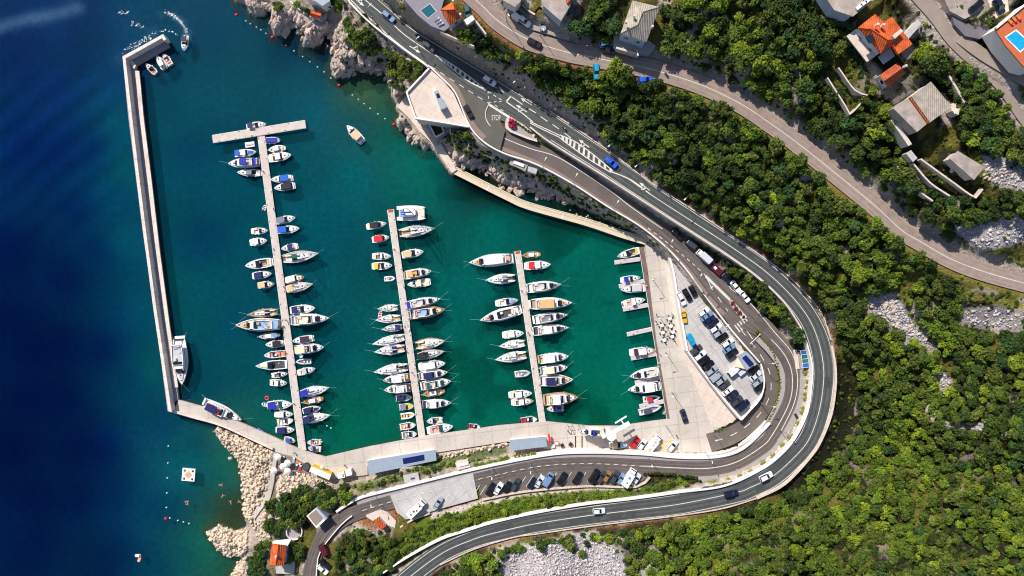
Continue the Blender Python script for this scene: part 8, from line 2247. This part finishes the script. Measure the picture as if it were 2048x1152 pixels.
tag(obj("scree_stones", quad_mesh("scree_stones", SV, np.concatenate(SF), np.ones((len(SV), 3)), mat("scree_limestone", lin(188, 182, 184), .95, var=.35, scale=1.0))), "broken pale limestone lying on the bare slopes", None, None, "stuff")
SV, SF = [], []; o_ = 0
for poly, n in (([(432,850),(545,903),(540,960),(524,1005),(500,1042),(489,1032),(484,960),(476,920),(442,884)], 2600), ([(414,1065),(440,1050),(470,1062),(497,1058),(492,1104),(474,1113),(455,1112),(430,1092)], 900), ([(478,1122),(495,1112),(485,1150),(460,1156)], 300), ([(556,950),(575,940),(620,950),(665,968),(640,976),(605,962),(578,1000),(556,1012)], 700), ([(870,912),(1012,884),(1014,892),(876,920)], 500), ([(500,1042),(550,1012),(566,1060),(520,1085)], 300)):
    xs = [p[0] for p in poly]; ys = [p[1] for p in poly]
    for _ in range(n):
        px, py = rk.uniform(min(xs), max(xs)), rk.uniform(min(ys), max(ys))
        if not inp(px, py, poly): continue
        w = G(px, py); r = .2 + .4 * rk.random() ** 2; a = rk.random() * 6.28; c, s = math.cos(a), math.sin(a)
        V = (CUBE * rk.uniform(.6, 1.05, 3) + rk.normal(0, .24, (8, 3))) * r
        SV.append(np.stack([V[:, 0] * c - V[:, 1] * s + w.x, V[:, 0] * s + V[:, 1] * c + w.y, V[:, 2] + w.z + r * .3], 1)); SF.append(CF + o_); o_ += 8
SV = np.concatenate(SV)
tag(obj("shore_rubble", quad_mesh("shore_rubble", SV, np.concatenate(SF), np.ones((len(SV), 3)), M_ROCK)), "small tan rubble filling the gaps between the boulders", None, None, "stuff")
for k, (a, b) in enumerate((((1498,4),(1474,44)),((1466,96),(1444,126)))):
    p0, p1 = G(*a), G(*b); d = p1 - p0; e = empty("stair", p0, math.atan2(d.y, d.x), ["brown garden stair descending from the top edge into scrub", "grey stair running down the scrub to the hill road"][k], "stair")
    Lh = math.hypot(d.x, d.y); n = 14
    for i in range(n): MB().box((i + .5) * Lh / n, 0, d.z * (i + .5) / n - .5, Lh / n * .85, 1.9, .95).build("step", [[M_BROWND, M_GREYWALK][k]], e)
cells.clear(); PACK = .5
for poly, n, r0, r1, word in [([(470,-5),(500,5),(540,15),(545,50),(560,68),(600,50),(610,90),(645,82),(660,50),(690,60),(700,100),(640,30),(560,20)],90,.8,2.1,"the headland below the white villa"),
        ([(664,70),(690,75),(712,100),(760,130),(764,150),(745,142),(700,152),(665,145),(672,110)],70,.8,2.3,"the big crag beside the swimmers' line"),
        ([(766,145),(785,170),(795,205),(800,190),(815,180),(790,180)],22,.7,1.5,"the cliff foot beside the viewing platform"),
        ([(795,240),(812,252),(832,275),(845,295),(830,290),(800,258)],9,.8,1.8,"the water's edge under the promenade"),
        ([(900,300),(930,310),(960,330),(985,325),(1010,360),(1050,385),(1030,350),(1090,375),(1140,410),(1110,400),(1000,378),(985,355),(945,342),(910,335)],80,.6,1.7,"the rocky slope behind the boardwalk"),
        ([(870,80),(960,135),(1040,180),(1100,215),(1140,245),(1100,200),(1000,140),(900,85)],34,.6,1.5,"the rock bank above the main road"),
        ([(1730,595),(1785,595),(1830,655),(1812,665),(1760,630)],26,.4,1.0,"the pale scree chute above the bend"), ([(1880,335),(2040,340),(2040,370),(1990,362)],14,.4,.9,"the scree beside the concrete hut"), ([(1395,60),(1440,75),(1500,200),(1560,230),(1530,215),(1420,80)],14,.5,1.1,"the gully above the hill road")]:
    xs = [p[0] for p in poly]; ys = [p[1] for p in poly]; k = 0
    for _ in range(n * 12):
        px, py = rg.uniform(min(xs), max(xs)), rg.uniform(min(ys), max(ys))
        if k >= n: break
        if not inp(px, py, poly): continue
        r = rg.uniform(r0, r1); w = G(px, py)
        if near(w.x, w.y, r) or edge_at("main", w.x, w.y) < r + 1 or edge_at("hill", w.x, w.y) < r + .6 or any(inp(w.x, w.y, o) for o in OBST): continue
        cells.setdefault((int(w.x // 4), int(w.y // 4)), []).append((w.x, w.y, r)); k += 1
        o = obj("crag", CRG[rg.randrange(8)], None, (w.x, w.y, max(w.z, -.3) + r * .05), math.radians(55) + rg.gauss(0, .35), (r, r, r * rg.uniform(.8, 1.3)))
        tag(o, f"craggy limestone outcrop on {word}", "rock", f"outcrops on {word}")
